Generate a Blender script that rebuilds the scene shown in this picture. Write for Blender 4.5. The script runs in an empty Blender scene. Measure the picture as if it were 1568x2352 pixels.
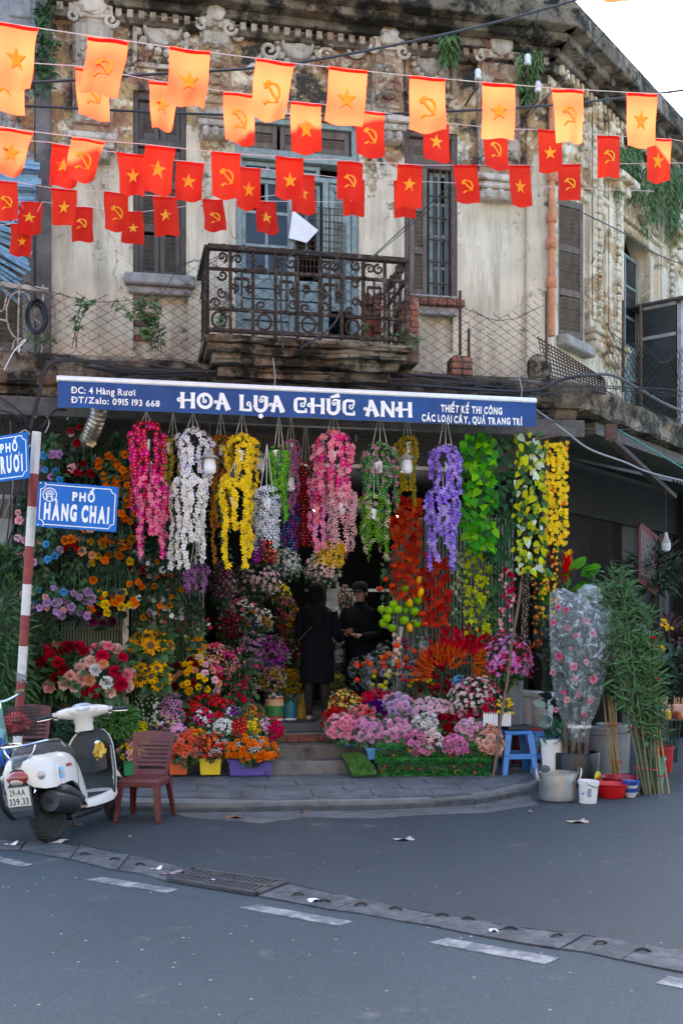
import bpy, bmesh, math, random
from mathutils import Vector, Matrix, Quaternion, noise
R = random.Random(11)
sc = bpy.context.scene
col = sc.collection
rad = math.radians
V = Vector
# ---------------------------------------------------------------- camera, sky, sun, exposure
F, U0, VH, H = 2411.4, 784.0, 1464.0, 1.65        # focal length / principal point in photo units, eye height
cd = bpy.data.cameras.new('camera'); cam = bpy.data.objects.new('camera', cd); col.objects.link(cam)
cam.location = (0, 0, H); cam.rotation_euler = (rad(90), 0, 0)
cd.sensor_fit = 'VERTICAL'; cd.sensor_height = 36; cd.sensor_width = 24
cd.lens = F / 2352 * 36; cd.shift_y = (VH - 1176) / 2352; cd.clip_end = 2000; cd.clip_start = .05
sc.camera = cam
SUN_EL, SUN_AZ = rad(50), rad(-4)                   # the sun stands behind the building, a little to the left
w = bpy.data.worlds.new('World'); sc.world = w; w.use_nodes = True
nt = w.node_tree
sky = nt.nodes.new('ShaderNodeTexSky'); sky.sky_type = 'NISHITA'; sky.sun_disc = False
sky.sun_elevation = SUN_EL; sky.sun_rotation = SUN_AZ; sky.dust_density = 3.0; sky.air_density = .95; sky.ozone_density = 1.6
nt.links.new(sky.outputs[0], nt.nodes['Background'].inputs[0]); nt.nodes['Background'].inputs[1].default_value = .06
sd = bpy.data.lights.new('sun', 'SUN'); sun = bpy.data.objects.new('sun', sd); col.objects.link(sun)
sd.energy = 5.0; sd.angle = rad(.5); sd.color = (1, .93, .82)
sun.rotation_euler = (rad(90) - SUN_EL, 0, rad(180) - SUN_AZ)
sc.view_settings.view_transform = 'Standard'; sc.view_settings.look = 'None'
sc.view_settings.exposure = 3.7; sc.view_settings.gamma = 1; sc.view_settings.use_curve_mapping = False
sc.render.engine = 'CYCLES'
sc.cycles.use_denoising = True
sc.cycles.max_bounces = 6; sc.cycles.diffuse_bounces = 3; sc.cycles.transparent_max_bounces = 10
# ---------------------------------------------------------------- helpers
def P(u, v, Y): return V(((u - U0) / F * Y, Y, H - (v - VH) / F * Y))
def G(u, v, z=0.0): return P(u, v, F * (H - z) / (v - VH))
def K(Y): return Y / F                              # metres per photo unit at depth Y
class Plane:
 """A vertical wall plane: local x along it, local y into the building, z up."""
 def __init__(s, x, y, ang):
  s.M = Matrix.Translation((x, y, 0)) @ Matrix.Rotation(ang, 4, 'Z'); s.I = s.M.inverted()
  s.e = V((math.cos(ang), math.sin(ang), 0)); s.n = V((math.sin(ang), -math.cos(ang), 0)); s.o = V((x, y, 0))
 def hit(s, u, v, t=0.0):                        # world point t metres in front of the wall seen at (u, v)
  d = P(u, v, 1.0) - V((0, 0, H)); o = s.o + s.n * t
  k = (o - V((0, 0, 0))).dot(s.n) / d.dot(s.n)
  return V((0, 0, H)) + d * k
 def sz(s, u, v, t=0.0):
  p = s.I @ s.hit(u, v, t); return p.x, p.z
FAC = Plane(0, 12.7, math.atan(.2))
_c = FAC.hit(1258, 900)
WNG = Plane(_c.x, _c.y, rad(52))
def fY(u, t): return FAC.hit(u, VH, t).y
WM = {}
def wmat(o): return WM.get(o.name, Matrix())
def props(o, label=None, cat=None, group=None, kind=None):
 if label: o['label'] = label
 if cat: o['category'] = cat
 if group: o['group'] = group
 if kind: o['kind'] = kind
 return o
def thing(name, label, cat, loc=(0, 0, 0), rz=0.0, group=None, M=None):
 o = bpy.data.objects.new(name, None); col.objects.link(o); o.empty_display_size = .1
 m = M if M is not None else Matrix.Translation(loc) @ Matrix.Rotation(rz, 4, 'Z')
 o.matrix_basis = m; WM[o.name] = m.copy()
 return props(o, label, cat, group)
class MB:
 """Collects shapes; build() links them as one mesh object. tf maps the given coordinates to world."""
 def __init__(s, tf=None): s.v = []; s.f = []; s.m = []; s.g = []; s.tf = tf; s.mi = 0; s.smooth = False; s.useg = False
 def add(s, vs, fs, g=None):
  b = len(s.v)
  s.v += [s.tf @ V(p) for p in vs] if s.tf else [V(p) for p in vs]
  s.f += [[i + b for i in f] for f in fs]; s.m += [s.mi] * len(fs)
  if g is not None: s.useg = True
  s.g += list(g) if g is not None else [1.0] * len(vs)
  return s
 def box(s, x0, x1, y0, y1, z0, z1, b=0.0):
  if x1 < x0: x0, x1 = x1, x0
  if y1 < y0: y0, y1 = y1, y0
  if z1 < z0: z0, z1 = z1, z0
  b = min(b, (x1 - x0) * .45, (y1 - y0) * .45, (z1 - z0) * .45)
  if b <= 0:
   vs = [(x, y, z) for x in (x0, x1) for y in (y0, y1) for z in (z0, z1)]
   return s.add(vs, [(0, 1, 3, 2), (4, 6, 7, 5), (0, 4, 5, 1), (2, 3, 7, 6), (0, 2, 6, 4), (1, 5, 7, 3)])
  vs = []; ix = {}
  for i, x in enumerate((x0, x1)):
   for j, y in enumerate((y0, y1)):
    for k, z in enumerate((z0, z1)):
     sx, sy, sz = b * (1 - 2 * i), b * (1 - 2 * j), b * (1 - 2 * k)
     for a, p in enumerate(((x, y + sy, z + sz), (x + sx, y, z + sz), (x + sx, y + sy, z))):
      ix[i, j, k, a] = len(vs); vs.append(p)
  fs = []
  for i in (0, 1):
   q = [ix[i, 0, 0, 0], ix[i, 1, 0, 0], ix[i, 1, 1, 0], ix[i, 0, 1, 0]]; fs.append(q if i else q[::-1])
   q = [ix[0, i, 0, 1], ix[1, i, 0, 1], ix[1, i, 1, 1], ix[0, i, 1, 1]]; fs.append(q[::-1] if i else q)
   q = [ix[0, 0, i, 2], ix[1, 0, i, 2], ix[1, 1, i, 2], ix[0, 1, i, 2]]; fs.append(q if i else q[::-1])
  for a in (0, 1):
   for c in (0, 1):
    fs.append([ix[0, a, c, 1], ix[1, a, c, 1], ix[1, a, c, 2], ix[0, a, c, 2]])
    fs.append([ix[a, 0, c, 0], ix[a, 1, c, 0], ix[a, 1, c, 2], ix[a, 0, c, 2]])
    fs.append([ix[a, c, 0, 0], ix[a, c, 1, 0], ix[a, c, 1, 1], ix[a, c, 0, 1]])
  for i in (0, 1):
   for j in (0, 1):
    for k in (0, 1): fs.append([ix[i, j, k, 0], ix[i, j, k, 1], ix[i, j, k, 2]])
  return s.add(vs, fs)
 def bar(s, a, b, wd, th, up=(0, 0, 1)):          # a straight rectangular bar from a to b
  a, b = V(a), V(b); d = (b - a); L = d.length
  if L < 1e-6: return s
  d /= L; x = d.cross(V(up))
  if x.length < 1e-4: x = d.cross(V((1, 0, 0)))
  x.normalize(); y = x.cross(d)
  vs = [p + x * i * wd / 2 + y * j * th / 2 for p in (a, b) for i, j in ((-1, -1), (1, -1), (1, 1), (-1, 1))]
  return s.add(vs, [(3, 2, 1, 0), (4, 5, 6, 7)] + [(i, (i + 1) % 4, 4 + (i + 1) % 4, 4 + i) for i in range(4)])
 def tube(s, pts, r, n=6, closed=False, caps=True, flat=1.0):
  pts = [V(p) for p in pts]; N = len(pts)
  rr = r if isinstance(r, (list, tuple)) else [r] * N
  vs, fs = [], []; x = None
  for i, p in enumerate(pts):
   if closed: d = pts[(i + 1) % N] - pts[i - 1]
   else: d = pts[min(i + 1, N - 1)] - pts[max(i - 1, 0)]
   if d.length < 1e-9: d = V((0, 0, 1))
   d.normalize()
   if x is None: x = d.orthogonal()
   x = x - d * x.dot(d)
   if x.length < 1e-6: x = d.orthogonal()
   x.normalize(); y = d.cross(x)
   vs += [p + (x * math.cos(2 * math.pi * k / n) + y * math.sin(2 * math.pi * k / n) * flat) * rr[i] for k in range(n)]
  for i in range(N if closed else N - 1):
   j = (i + 1) % N
   fs += [(i * n + k, i * n + (k + 1) % n, j * n + (k + 1) % n, j * n + k) for k in range(n)]
  if caps and not closed: fs += [list(range(n))[::-1], [(N - 1) * n + k for k in range(n)]]
  return s.add(vs, fs)
 def lathe(s, prof, n=16, M=None, squash=1.0):    # prof: (radius, height) pairs about local z
  M = M or Matrix(); vs, fs = [], []
  for r, z in prof: vs += [M @ V((r * math.cos(2 * math.pi * k / n), r * squash * math.sin(2 * math.pi * k / n), z)) for k in range(n)]
  for i in range(len(prof) - 1): fs += [(i * n + k, i * n + (k + 1) % n, (i + 1) * n + (k + 1) % n, (i + 1) * n + k) for k in range(n)]
  if prof[0][0] > 1e-4: fs.append(list(range(n))[::-1])
  if prof[-1][0] > 1e-4: fs.append([(len(prof) - 1) * n + k for k in range(n)])
  return s.add(vs, fs)
 def blob(s, c, r, n=8, m=5, M=None, jit=0.0):
  rx, ry, rz = r if isinstance(r, (tuple, list)) else (r, r, r)
  vs, fs = [], []
  for i in range(m + 1):
   a = math.pi * i / m
   for k in range(n):
    b = 2 * math.pi * k / n; j = 1 + R.uniform(-jit, jit)
    p = V((rx * math.sin(a) * math.cos(b) * j, ry * math.sin(a) * math.sin(b) * j, -rz * math.cos(a) * j))
    vs.append((M @ p if M else p) + V(c))
  for i in range(m): fs += [(i * n + k, i * n + (k + 1) % n, (i + 1) * n + (k + 1) % n, (i + 1) * n + k) for k in range(n)]
  return s.add(vs, fs)
 def prism(s, poly, y0, y1, ax='xz'):             # polygon in the xz (or xy) plane, extruded along the third axis
  n = len(poly)
  if ax == 'xz': vs = [(a, y0, b) for a, b in poly] + [(a, y1, b) for a, b in poly]
  else: vs = [(a, b, y0) for a, b in poly] + [(a, b, y1) for a, b in poly]
  return s.add(vs, [list(range(n)), list(range(n, 2 * n))[::-1]] + [(i, (i + 1) % n, n + (i + 1) % n, n + i) for i in range(n)])
 def grid(s, fn, nu, nv, g=None):
  vs = [fn(i / nu, j / nv) for j in range(nv + 1) for i in range(nu + 1)]
  W = nu + 1
  return s.add(vs, [(j * W + i, j * W + i + 1, (j + 1) * W + i + 1, (j + 1) * W + i) for j in range(nv) for i in range(nu)], g)
 def sheet(s, fn, nu, nv, th):                    # a grid with thickness th (closed)
  a = [V(fn(i / nu, j / nv)) for j in range(nv + 1) for i in range(nu + 1)]; W = nu + 1
  nrm = (a[1] - a[0]).cross(a[W] - a[0]).normalized() * th
  vs = a + [p + nrm for p in a]; n = len(a); fs = []
  for j in range(nv):
   for i in range(nu):
    q = (j * W + i, j * W + i + 1, (j + 1) * W + i + 1, (j + 1) * W + i); fs += [q[::-1], tuple(x + n for x in q)]
  rim = [i for i in range(W)] + [j * W + nu for j in range(1, nv + 1)] + [nv * W + i for i in range(nu - 1, -1, -1)] + [j * W for j in range(nv - 1, 0, -1)]
  fs += [(rim[i], rim[(i + 1) % len(rim)], rim[(i + 1) % len(rim)] + n, rim[i] + n) for i in range(len(rim))]
  return s.add(vs, fs)
 def loft(s, rings, cap=True):                    # rings of equal count, closed around
  n = len(rings[0]); vs = [p for r in rings for p in r]; fs = []
  for i in range(len(rings) - 1): fs += [(i * n + k, i * n + (k + 1) % n, (i + 1) * n + (k + 1) % n, (i + 1) * n + k) for k in range(n)]
  if cap: fs += [list(range(n))[::-1], [(len(rings) - 1) * n + k for k in range(n)]]
  return s.add(vs, fs)
 def mesh(s, name, mats, smooth=None, inv=None, angle=40):
  me = bpy.data.meshes.new(name)
  me.from_pydata([(inv @ p) if inv else p for p in s.v], [], s.f)
  for m in (mats if isinstance(mats, (list, tuple)) else [mats]): me.materials.append(m)
  if any(s.m): me.polygons.foreach_set('material_index', s.m)
  if smooth or (smooth is None and s.smooth):
   me.shade_smooth(); me.set_sharp_from_angle(angle=rad(angle))
  if s.useg:
   at = me.attributes.new('g', 'FLOAT', 'POINT'); at.data.foreach_set('value', s.g)
  me.update(); return me
def obj(name, mb, mats, parent=None, smooth=None, label=None, kind=None, cat=None, group=None, angle=40):
 """One mesh object from world coordinates, in its parent's space."""
 if parent is not None:
  M = wmat(parent)
 else:
  lo = V((min(p.x for p in mb.v), min(p.y for p in mb.v), min(p.z for p in mb.v))); hi = V((max(p.x for p in mb.v), max(p.y for p in mb.v), 0))
  M = Matrix.Translation(((lo.x + hi.x) / 2, (lo.y + hi.y) / 2, lo.z))
 me = mb.mesh(name, mats, smooth, M.inverted(), angle)
 o = bpy.data.objects.new(name, me); col.objects.link(o)
 if parent is not None: o.parent = parent
 else: o.matrix_basis = M
 WM[o.name] = M
 return props(o, label, cat, group, kind)
def inst(name, me, parent, M, color=None):
 """A piece that shares its mesh, M in world."""
 o = bpy.data.objects.new(name, me); col.objects.link(o)
 if parent is not None: o.parent = parent; o.matrix_basis = wmat(parent).inverted() @ M
 else: o.matrix_basis = M
 WM[o.name] = M
 if color: o.color = (*color[:3], 1)
 return o
def TRS(loc, q, s): return Matrix.LocRotScale(V(loc), q, V((s, s, s)) if not isinstance(s, (tuple, list, Vector)) else V(s))
def face(d, spin=None):
 q = V(d).to_track_quat('Z', 'Y')
 return q @ Quaternion((0, 0, 1), R.uniform(0, 6.28) if spin is None else spin)
def mix(a, b, t): return tuple(x + (y - x) * t for x, y in zip(a, b))
def catmull(pts, n=6):
 pts = [V(p) for p in pts]; out = []
 for i in range(len(pts) - 1):
  a, b, c, d = pts[max(i - 1, 0)], pts[i], pts[i + 1], pts[min(i + 2, len(pts) - 1)]
  for k in range(n):
   t = k / n
   out.append(.5 * ((2 * b) + (c - a) * t + (2 * a - 5 * b + 4 * c - d) * t * t + (3 * b - a - 3 * c + d) * t ** 3))
 return out + [pts[-1]]
# ---------------------------------------------------------------- materials
def _nodes(name):
 m = bpy.data.materials.new(name); m.use_nodes = True
 return m, m.node_tree, m.node_tree.nodes['Principled BSDF']
def _noise(nt, scale, detail=6, rough=.6, vec=None, dist=0.0):
 n = nt.nodes.new('ShaderNodeTexNoise'); n.inputs['Scale'].default_value = scale; n.inputs['Detail'].default_value = detail
 n.inputs['Roughness'].default_value = rough; n.inputs['Distortion'].default_value = dist
 if vec is not None: nt.links.new(vec, n.inputs['Vector'])
 return n.outputs['Fac']
def _ramp(nt, fac, a, b, ca=(0, 0, 0, 1), cb=(1, 1, 1, 1)):
 r = nt.nodes.new('ShaderNodeValToRGB'); r.color_ramp.elements[0].position = a; r.color_ramp.elements[1].position = b
 r.color_ramp.elements[0].color = (*ca[:3], 1); r.color_ramp.elements[1].color = (*cb[:3], 1)
 nt.links.new(fac, r.inputs[0]); return r.outputs[0]
def _mix(nt, fac, a, b, mode='MIX'):
 m = nt.nodes.new('ShaderNodeMix'); m.data_type = 'RGBA'; m.blend_type = mode
 for s, x in ((m.inputs[0], fac), (m.inputs[6], a), (m.inputs[7], b)):
  if isinstance(x, (int, float)): s.default_value = x
  elif isinstance(x, tuple): s.default_value = (*x[:3], 1)
  else: nt.links.new(x, s)
 return m.outputs[2]
def _math(nt, op, a, b=0.0, clamp=False):
 m = nt.nodes.new('ShaderNodeMath'); m.operation = op; m.use_clamp = clamp
 for s, x in ((m.inputs[0], a), (m.inputs[1], b)):
  if isinstance(x, (int, float)): s.default_value = x
  else: nt.links.new(x, s)
 return m.outputs[0]
def _bump(nt, bs, h, strength, dist=.01):
 b = nt.nodes.new('ShaderNodeBump'); b.inputs['Strength'].default_value = strength; b.inputs['Distance'].default_value = dist
 nt.links.new(h, b.inputs['Height']); nt.links.new(b.outputs[0], bs.inputs['Normal'])
def _pos(nt, scale=None):
 g = nt.nodes.new('ShaderNodeNewGeometry').outputs['Position']
 if scale is None: return g
 m = nt.nodes.new('ShaderNodeMapping'); m.inputs['Scale'].default_value = scale; nt.links.new(g, m.inputs[0]); return m.outputs[0]
_cache = {}
def M(c, rough=.6, metal=0.0, var=.25, scale=9.0, bump=.0, dirt=None, dirtc=(.05, .04, .03), spec=.5, trans=0.0, emit=0.0, coat=0.0, stretch=None):
 """A worn solid material: base colour varied by noise, optional dirt patches and relief."""
 key = (c, rough, metal, var, scale, bump, dirt, dirtc, spec, trans, emit, coat, stretch)
 if key in _cache: return _cache[key]
 m, nt, bs = _nodes('surface'); vec = _pos(nt, stretch)
 f = _noise(nt, scale, 5, .65, vec)
 out = _mix(nt, _ramp(nt, f, .3, .7), tuple(x * (1 - var) for x in c), tuple(min(1, x * (1 + var)) for x in c))
 if dirt is not None:
  f2 = _noise(nt, scale * .6, 9, .7, vec); out = _mix(nt, _ramp(nt, f2, dirt, dirt + .12), out, dirtc)
 nt.links.new(out, bs.inputs['Base Color'])
 bs.inputs['Roughness'].default_value = rough; bs.inputs['Metallic'].default_value = metal; bs.inputs['Specular IOR Level'].default_value = spec
 if trans: bs.inputs['Transmission Weight'].default_value = trans
 if coat: bs.inputs['Coat Weight'].default_value = coat
 if emit: bs.inputs['Emission Color'].default_value = (*c, 1); bs.inputs['Emission Strength'].default_value = emit
 if bump: _bump(nt, bs, _noise(nt, scale * 4, 6, .7, vec), bump)
 _cache[key] = m; return m
def plaster(name, c1, c2, peel=.58, zlo=6.0, zhi=8.0, zgain=.16, mould=.62, patch=(.42, .26, .10), brick=(.30, .11, .05), dark=(.045, .04, .033)):
 m, nt, bs = _nodes(name); p = _pos(nt); st = _pos(nt, (2.2, 2.2, .22))
 base = _mix(nt, _ramp(nt, _noise(nt, 1.4, 8, .6, p), .35, .65), c1, c2)
 base = _mix(nt, _math(nt, 'MULTIPLY', _ramp(nt, _noise(nt, 2.2, 7, .7, st), .46, .68), .75), base, tuple(x * .38 for x in c1))
 sep = nt.nodes.new('ShaderNodeSeparateXYZ'); nt.links.new(p, sep.inputs[0])
 mr = nt.nodes.new('ShaderNodeMapRange'); nt.links.new(sep.outputs[2], mr.inputs[0])
 mr.inputs[1].default_value = zlo; mr.inputs[2].default_value = zhi; mr.inputs[3].default_value = 0; mr.inputs[4].default_value = zgain
 f = _math(nt, 'ADD', _noise(nt, 1.1, 12, .62, p, .3), mr.outputs[0])
 pm = _ramp(nt, f, peel, peel + .025)
 under = _mix(nt, _ramp(nt, _noise(nt, 3.5, 8, .65, p), .42, .6), patch, brick)
 under = _mix(nt, _ramp(nt, _noise(nt, 5.0, 8, .7, p), .5, .62), under, c2)
 base = _mix(nt, pm, base, under)
 mm = _ramp(nt, _math(nt, 'ADD', _noise(nt, 2.6, 12, .74, p), _math(nt, 'MULTIPLY', mr.outputs[0], .35)), mould, mould + .09)
 base = _mix(nt, mm, base, dark)
 vo = nt.nodes.new('ShaderNodeTexVoronoi'); vo.feature = 'DISTANCE_TO_EDGE'; vo.inputs['Scale'].default_value = .8
 vm = nt.nodes.new('ShaderNodeVectorMath'); vm.operation = 'MULTIPLY_ADD'; nz = nt.nodes.new('ShaderNodeTexNoise'); nz.inputs['Scale'].default_value = 2.2; nz.inputs['Detail'].default_value = 6
 nt.links.new(p, nz.inputs['Vector']); nt.links.new(nz.outputs['Color'], vm.inputs[0]); vm.inputs[1].default_value = (1.1, 1.1, 1.1); nt.links.new(p, vm.inputs[2]); nt.links.new(vm.outputs[0], vo.inputs['Vector'])
 crack = _ramp(nt, _math(nt, 'ADD', vo.outputs['Distance'], _math(nt, 'MULTIPLY', _noise(nt, 4, 8, .7, p), .03)), .016, .021)
 base = _mix(nt, _math(nt, 'MULTIPLY', _math(nt, 'SUBTRACT', 1.0, crack), .6), base, dark)
 nt.links.new(base, bs.inputs['Base Color']); bs.inputs['Roughness'].default_value = .9; bs.inputs['Specular IOR Level'].default_value = .2
 h = _math(nt, 'SUBTRACT', _math(nt, 'MULTIPLY', _noise(nt, 14, 8, .7, p), .5), _math(nt, 'MULTIPLY', pm, .5))
 _bump(nt, bs, h, 1.0, .035); return m
WALL = plaster('aged_plaster', (.53, .455, .325), (.74, .645, .47), peel=.72, zlo=6.5, zhi=8.4, zgain=.38, mould=.59, patch=(.43, .29, .13), brick=(.24, .11, .07))
ORN = plaster('stucco_ornament', (.33, .27, .20), (.52, .45, .35), peel=.56, zgain=.10, mould=.58, patch=(.36, .25, .14), brick=(.25, .12, .08))
ORN2 = plaster('pale_ornament', (.42, .36, .29), (.66, .59, .48), peel=.64, zgain=.05, mould=.61, patch=(.40, .27, .14), brick=(.27, .13, .08))
MOSS = plaster('mossy_concrete', (.12, .095, .065), (.30, .25, .18), peel=.56, zgain=0, mould=.47, patch=(.17, .12, .075), brick=(.16, .085, .05), dark=(.022, .020, .015))
WINGW = plaster('lit_wing_plaster', (.62, .52, .37), (.80, .71, .54), peel=.58, zlo=5, zhi=8, zgain=.1, mould=.66, patch=(.50, .36, .20), brick=(.38, .25, .14))  # wing plaster, made paler and warmer to imitate the light falling on it
def asphalt(name, c, speck=.6):
 m, nt, bs = _nodes(name); p = _pos(nt)
 b = _mix(nt, _ramp(nt, _noise(nt, .55, 6, .6, p), .35, .7), tuple(x * .72 for x in c), tuple(x * 1.3 for x in c))
 b = _mix(nt, _ramp(nt, _noise(nt, 22, 6, .75, p), .38, .62), tuple(x * .58 for x in c), b)
 b = _mix(nt, _ramp(nt, _noise(nt, 130, 2, .5, p), .40, .62), tuple(x * .55 for x in c), b)
 vo = nt.nodes.new('ShaderNodeTexVoronoi'); vo.inputs['Scale'].default_value = 64; nt.links.new(p, vo.inputs['Vector'])
 b = _mix(nt, _math(nt, 'MULTIPLY', _ramp(nt, vo.outputs['Distance'], .16, .24, (1, 1, 1), (0, 0, 0)), speck), b, tuple(x * 3.0 for x in c))
 b = _mix(nt, _math(nt, 'MULTIPLY', _ramp(nt, _noise(nt, 1.7, 10, .72, p), .60, .68), .45), b, (.16, .15, .135))
 b = _mix(nt, _math(nt, 'MULTIPLY', _ramp(nt, _noise(nt, .9, 9, .7, p, .5), .56, .66), .55), b, tuple(x * .45 for x in c))
 vc = nt.nodes.new('ShaderNodeTexVoronoi'); vc.feature = 'DISTANCE_TO_EDGE'; vc.inputs['Scale'].default_value = .45; va = nt.nodes.new('ShaderNodeVectorMath'); va.operation = 'MULTIPLY_ADD'; na = nt.nodes.new('ShaderNodeTexNoise'); na.inputs['Scale'].default_value = 1.5; na.inputs['Detail'].default_value = 8
 nt.links.new(p, na.inputs['Vector']); nt.links.new(na.outputs['Color'], va.inputs[0]); va.inputs[1].default_value = (1, 1, 1); nt.links.new(p, va.inputs[2]); nt.links.new(va.outputs[0], vc.inputs['Vector'])
 b = _mix(nt, _ramp(nt, vc.outputs['Distance'], .0025, .006, (.4, .4, .4), (0, 0, 0)), b, (.015, .015, .016))
 nt.links.new(b, bs.inputs['Base Color']); bs.inputs['Roughness'].default_value = .72; bs.inputs['Specular IOR Level'].default_value = .45
 _bump(nt, bs, _noise(nt, 110, 3, .6, p), .7, .006); return m
ASPH = asphalt('asphalt', (.041, .067, .084), .38); ASPH2 = asphalt('old_asphalt', (.030, .048, .058), .35)
CONC = M((.16, .155, .145), .85, var=.3, scale=6, bump=.5, dirt=.58, dirtc=(.07, .066, .06))
STONE = M((.10, .108, .112), .7, var=.5, scale=3.5, bump=.35, dirt=.56, dirtc=(.06, .06, .06))
STEP = M((.15, .135, .12), .85, var=.35, scale=5, bump=.5, dirt=.55)
def petal_mat(name, trans=.25, rough=.6, deep=.72):
 """Blossom colour comes from the object; paler or deeper from the heart to the rim."""
 m, nt, bs = _nodes(name)
 oi = nt.nodes.new('ShaderNodeObjectInfo'); at = nt.nodes.new('ShaderNodeAttribute'); at.attribute_name = 'g'
 hs = nt.nodes.new('ShaderNodeHueSaturation'); nt.links.new(oi.outputs['Color'], hs.inputs['Color'])
 hs.inputs['Hue'].default_value = .5
 nt.links.new(_math(nt, 'ADD', .88, _math(nt, 'MULTIPLY', oi.outputs['Random'], .35)), hs.inputs['Value'])
 cdeep = _mix(nt, 1.0, hs.outputs[0], (deep, deep * .85, deep * .85), 'MULTIPLY')
 c = _mix(nt, at.outputs['Fac'], cdeep, hs.outputs[0])
 nt.links.new(c, bs.inputs['Base Color']); bs.inputs['Roughness'].default_value = rough; bs.inputs['Specular IOR Level'].default_value = .12; hs.inputs['Saturation'].default_value = 1.14
 tr = nt.nodes.new('ShaderNodeBsdfTranslucent'); nt.links.new(c, tr.inputs[0])
 ms = nt.nodes.new('ShaderNodeMixShader'); ms.inputs[0].default_value = trans
 nt.links.new(bs.outputs[0], ms.inputs[1]); nt.links.new(tr.outputs[0], ms.inputs[2])
 nt.links.new(ms.outputs[0], nt.nodes['Material Output'].inputs[0]); return m
PETAL = petal_mat('petal'); LEAFC = petal_mat('coloured_leaf', .2, .45, .8); FRUIT = petal_mat('fruit_skin', 0.0, .22, .8)
def leaf_mat(name, c, rough=.5):
 m, nt, bs = _nodes(name); p = _pos(nt)
 b = _mix(nt, _ramp(nt, _noise(nt, 11, 4, .6, p), .3, .7), tuple(x * .55 for x in c), tuple(x * 1.5 for x in c))
 nt.links.new(b, bs.inputs['Base Color']); bs.inputs['Roughness'].default_value = rough; bs.inputs['Specular IOR Level'].default_value = .35
 return m
LEAF = leaf_mat('leaf_green', (.035, .085, .025)); LEAFD = leaf_mat('leaf_dark', (.018, .042, .02)); LEAFB = leaf_mat('leaf_bright', (.09, .19, .03))
BAMB = leaf_mat('bamboo_leaf', (.045, .115, .03))
YEL = M((.75, .5, .05), .6); CREAM = M((.75, .68, .45), .6); BROWN = M((.09, .05, .02), .9, bump=.4)
WHITE = M((.74, .73, .70), .45, var=.08, dirt=.66, dirtc=(.4, .37, .32)); BLACK = M((.015, .015, .016), .5, var=.2)
CABLE = M((.018, .018, .02), .55, var=.3); RUST = M((.09, .05, .03), .85, var=.5, scale=25, bump=.5)
CHROME = M((.62, .62, .62), .18, 1.0, var=.1); ALU = M((.55, .55, .53), .33, .9, var=.15, scale=20); GREYM = M((.22, .23, .24), .5, var=.15)
TEAL = M((.21, .27, .25), .7, var=.3, scale=14, dirt=.57, dirtc=(.12, .11, .09)); WOOD = M((.10, .085, .07), .8, var=.4, scale=20, bump=.4, stretch=(1, 1, .15))
GLASS = M((.016, .021, .025), .1, var=.5, scale=2, spec=.4); DARK = M((.012, .012, .013), .9)
# ================================================================ SETTING
mb = MB(); mb.box(-60, 60, -40, 80, -.3, 0); road = obj('road', mb, ASPH, kind='structure')
# road markings, gutter strip and grate (photo points dropped onto the ground)
def gpoly(name, q, z, mat, parent=None, th=.004, kind='structure', **kw):
 b = MB(); a = [G(u, v) for u, v in q]; n = len(a)
 b.add([V((p.x, p.y, z)) for p in a] + [V((p.x, p.y, z - th)) for p in a], [list(range(n))[::-1], list(range(n, 2 * n))] + [(i, (i + 1) % n, n + (i + 1) % n, n + i) for i in range(n)])
 return obj(name, b, mat, parent, kind=kind, **kw)
PAINT = M((.22, .23, .23), .75, var=.45, scale=11, dirt=.44, dirtc=(.085, .10, .115))
for q in ([(-150, 1950), (-110, 1945), (77, 1986), (51, 1992)], [(195, 2022), (238, 2016), (410, 2044), (382, 2052)], [(548, 2086), (590, 2079), (810, 2118), (773, 2128)],
   [(984, 2167), (1025, 2156), (1286, 2202), (1251, 2216)], [(1505, 2260), (1533, 2244), (1640, 2262), (1610, 2280)]):
 gpoly('road_marking', q, .005, PAINT, road, .004, None)
up = [(-60, 1925), (60, 1932), (185, 1943), (300, 1964), (440, 2001), (658, 2031), (830, 2066), (1000, 2098), (1180, 2130), (1345, 2150), (1480, 2172), (1700, 2205)]
lo = [(-80, 1950), (45, 1955), (160, 1975), (270, 2001), (388, 2026), (592, 2061), (765, 2092), (930, 2119), (1105, 2152), (1285, 2182), (1425, 2207), (1640, 2250)]
GUTM = M((.078, .084, .09), .85, var=.55, scale=8, bump=.9, dirt=.47, dirtc=(.04, .046, .052))
gut = thing('gutter_strip', 'strip of worn concrete gutter slabs with iron lifting loops crossing the road', 'gutter', G(700, 2060))
for i in range(len(up) - 1):
 if i == 4: continue
 gpoly('gutter_slab', [(lo[i][0] + 3, lo[i][1]), (lo[i][0] * .6 + lo[i + 1][0] * .4, lo[i][1] * .6 + lo[i + 1][1] * .4 + R.uniform(-4, 2)), (lo[i + 1][0] - 1, lo[i + 1][1])] + [(up[i + 1][0] + (up[i][0] - up[i + 1][0]) * f, up[i + 1][1] + (up[i][1] - up[i + 1][1]) * f + R.uniform(-1, 6)) for f in (.02, .2, .4, .6, .8, .98)], .009 + .001 * (i % 3), GUTM, gut, .008, None)
for u, v in ((195, 1966), (264, 1978), (323, 1990), (684, 2060), (746, 2075), (828, 2083), (909, 2093), (1015, 2108), (1075, 2116), (1172, 2139), (1277, 2155), (1377, 2172), (1475, 2190)):
 p = G(u, v) + V((0, 0, .01)); a = R.uniform(-.5, .5); b = MB()
 b.tube([p + V((math.cos(a) * .038 * math.cos(t), math.sin(a) * .038 * math.cos(t), .019 * math.sin(t) - .004)) for t in [math.pi * k / 7 for k in range(8)]], .008, 5)
 obj('lifting_loop', b, BLACK, gut)
g4 = [G(u, v) for u, v in ((441, 2002), (656, 2031), (590, 2058), (390, 2024))]
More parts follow.
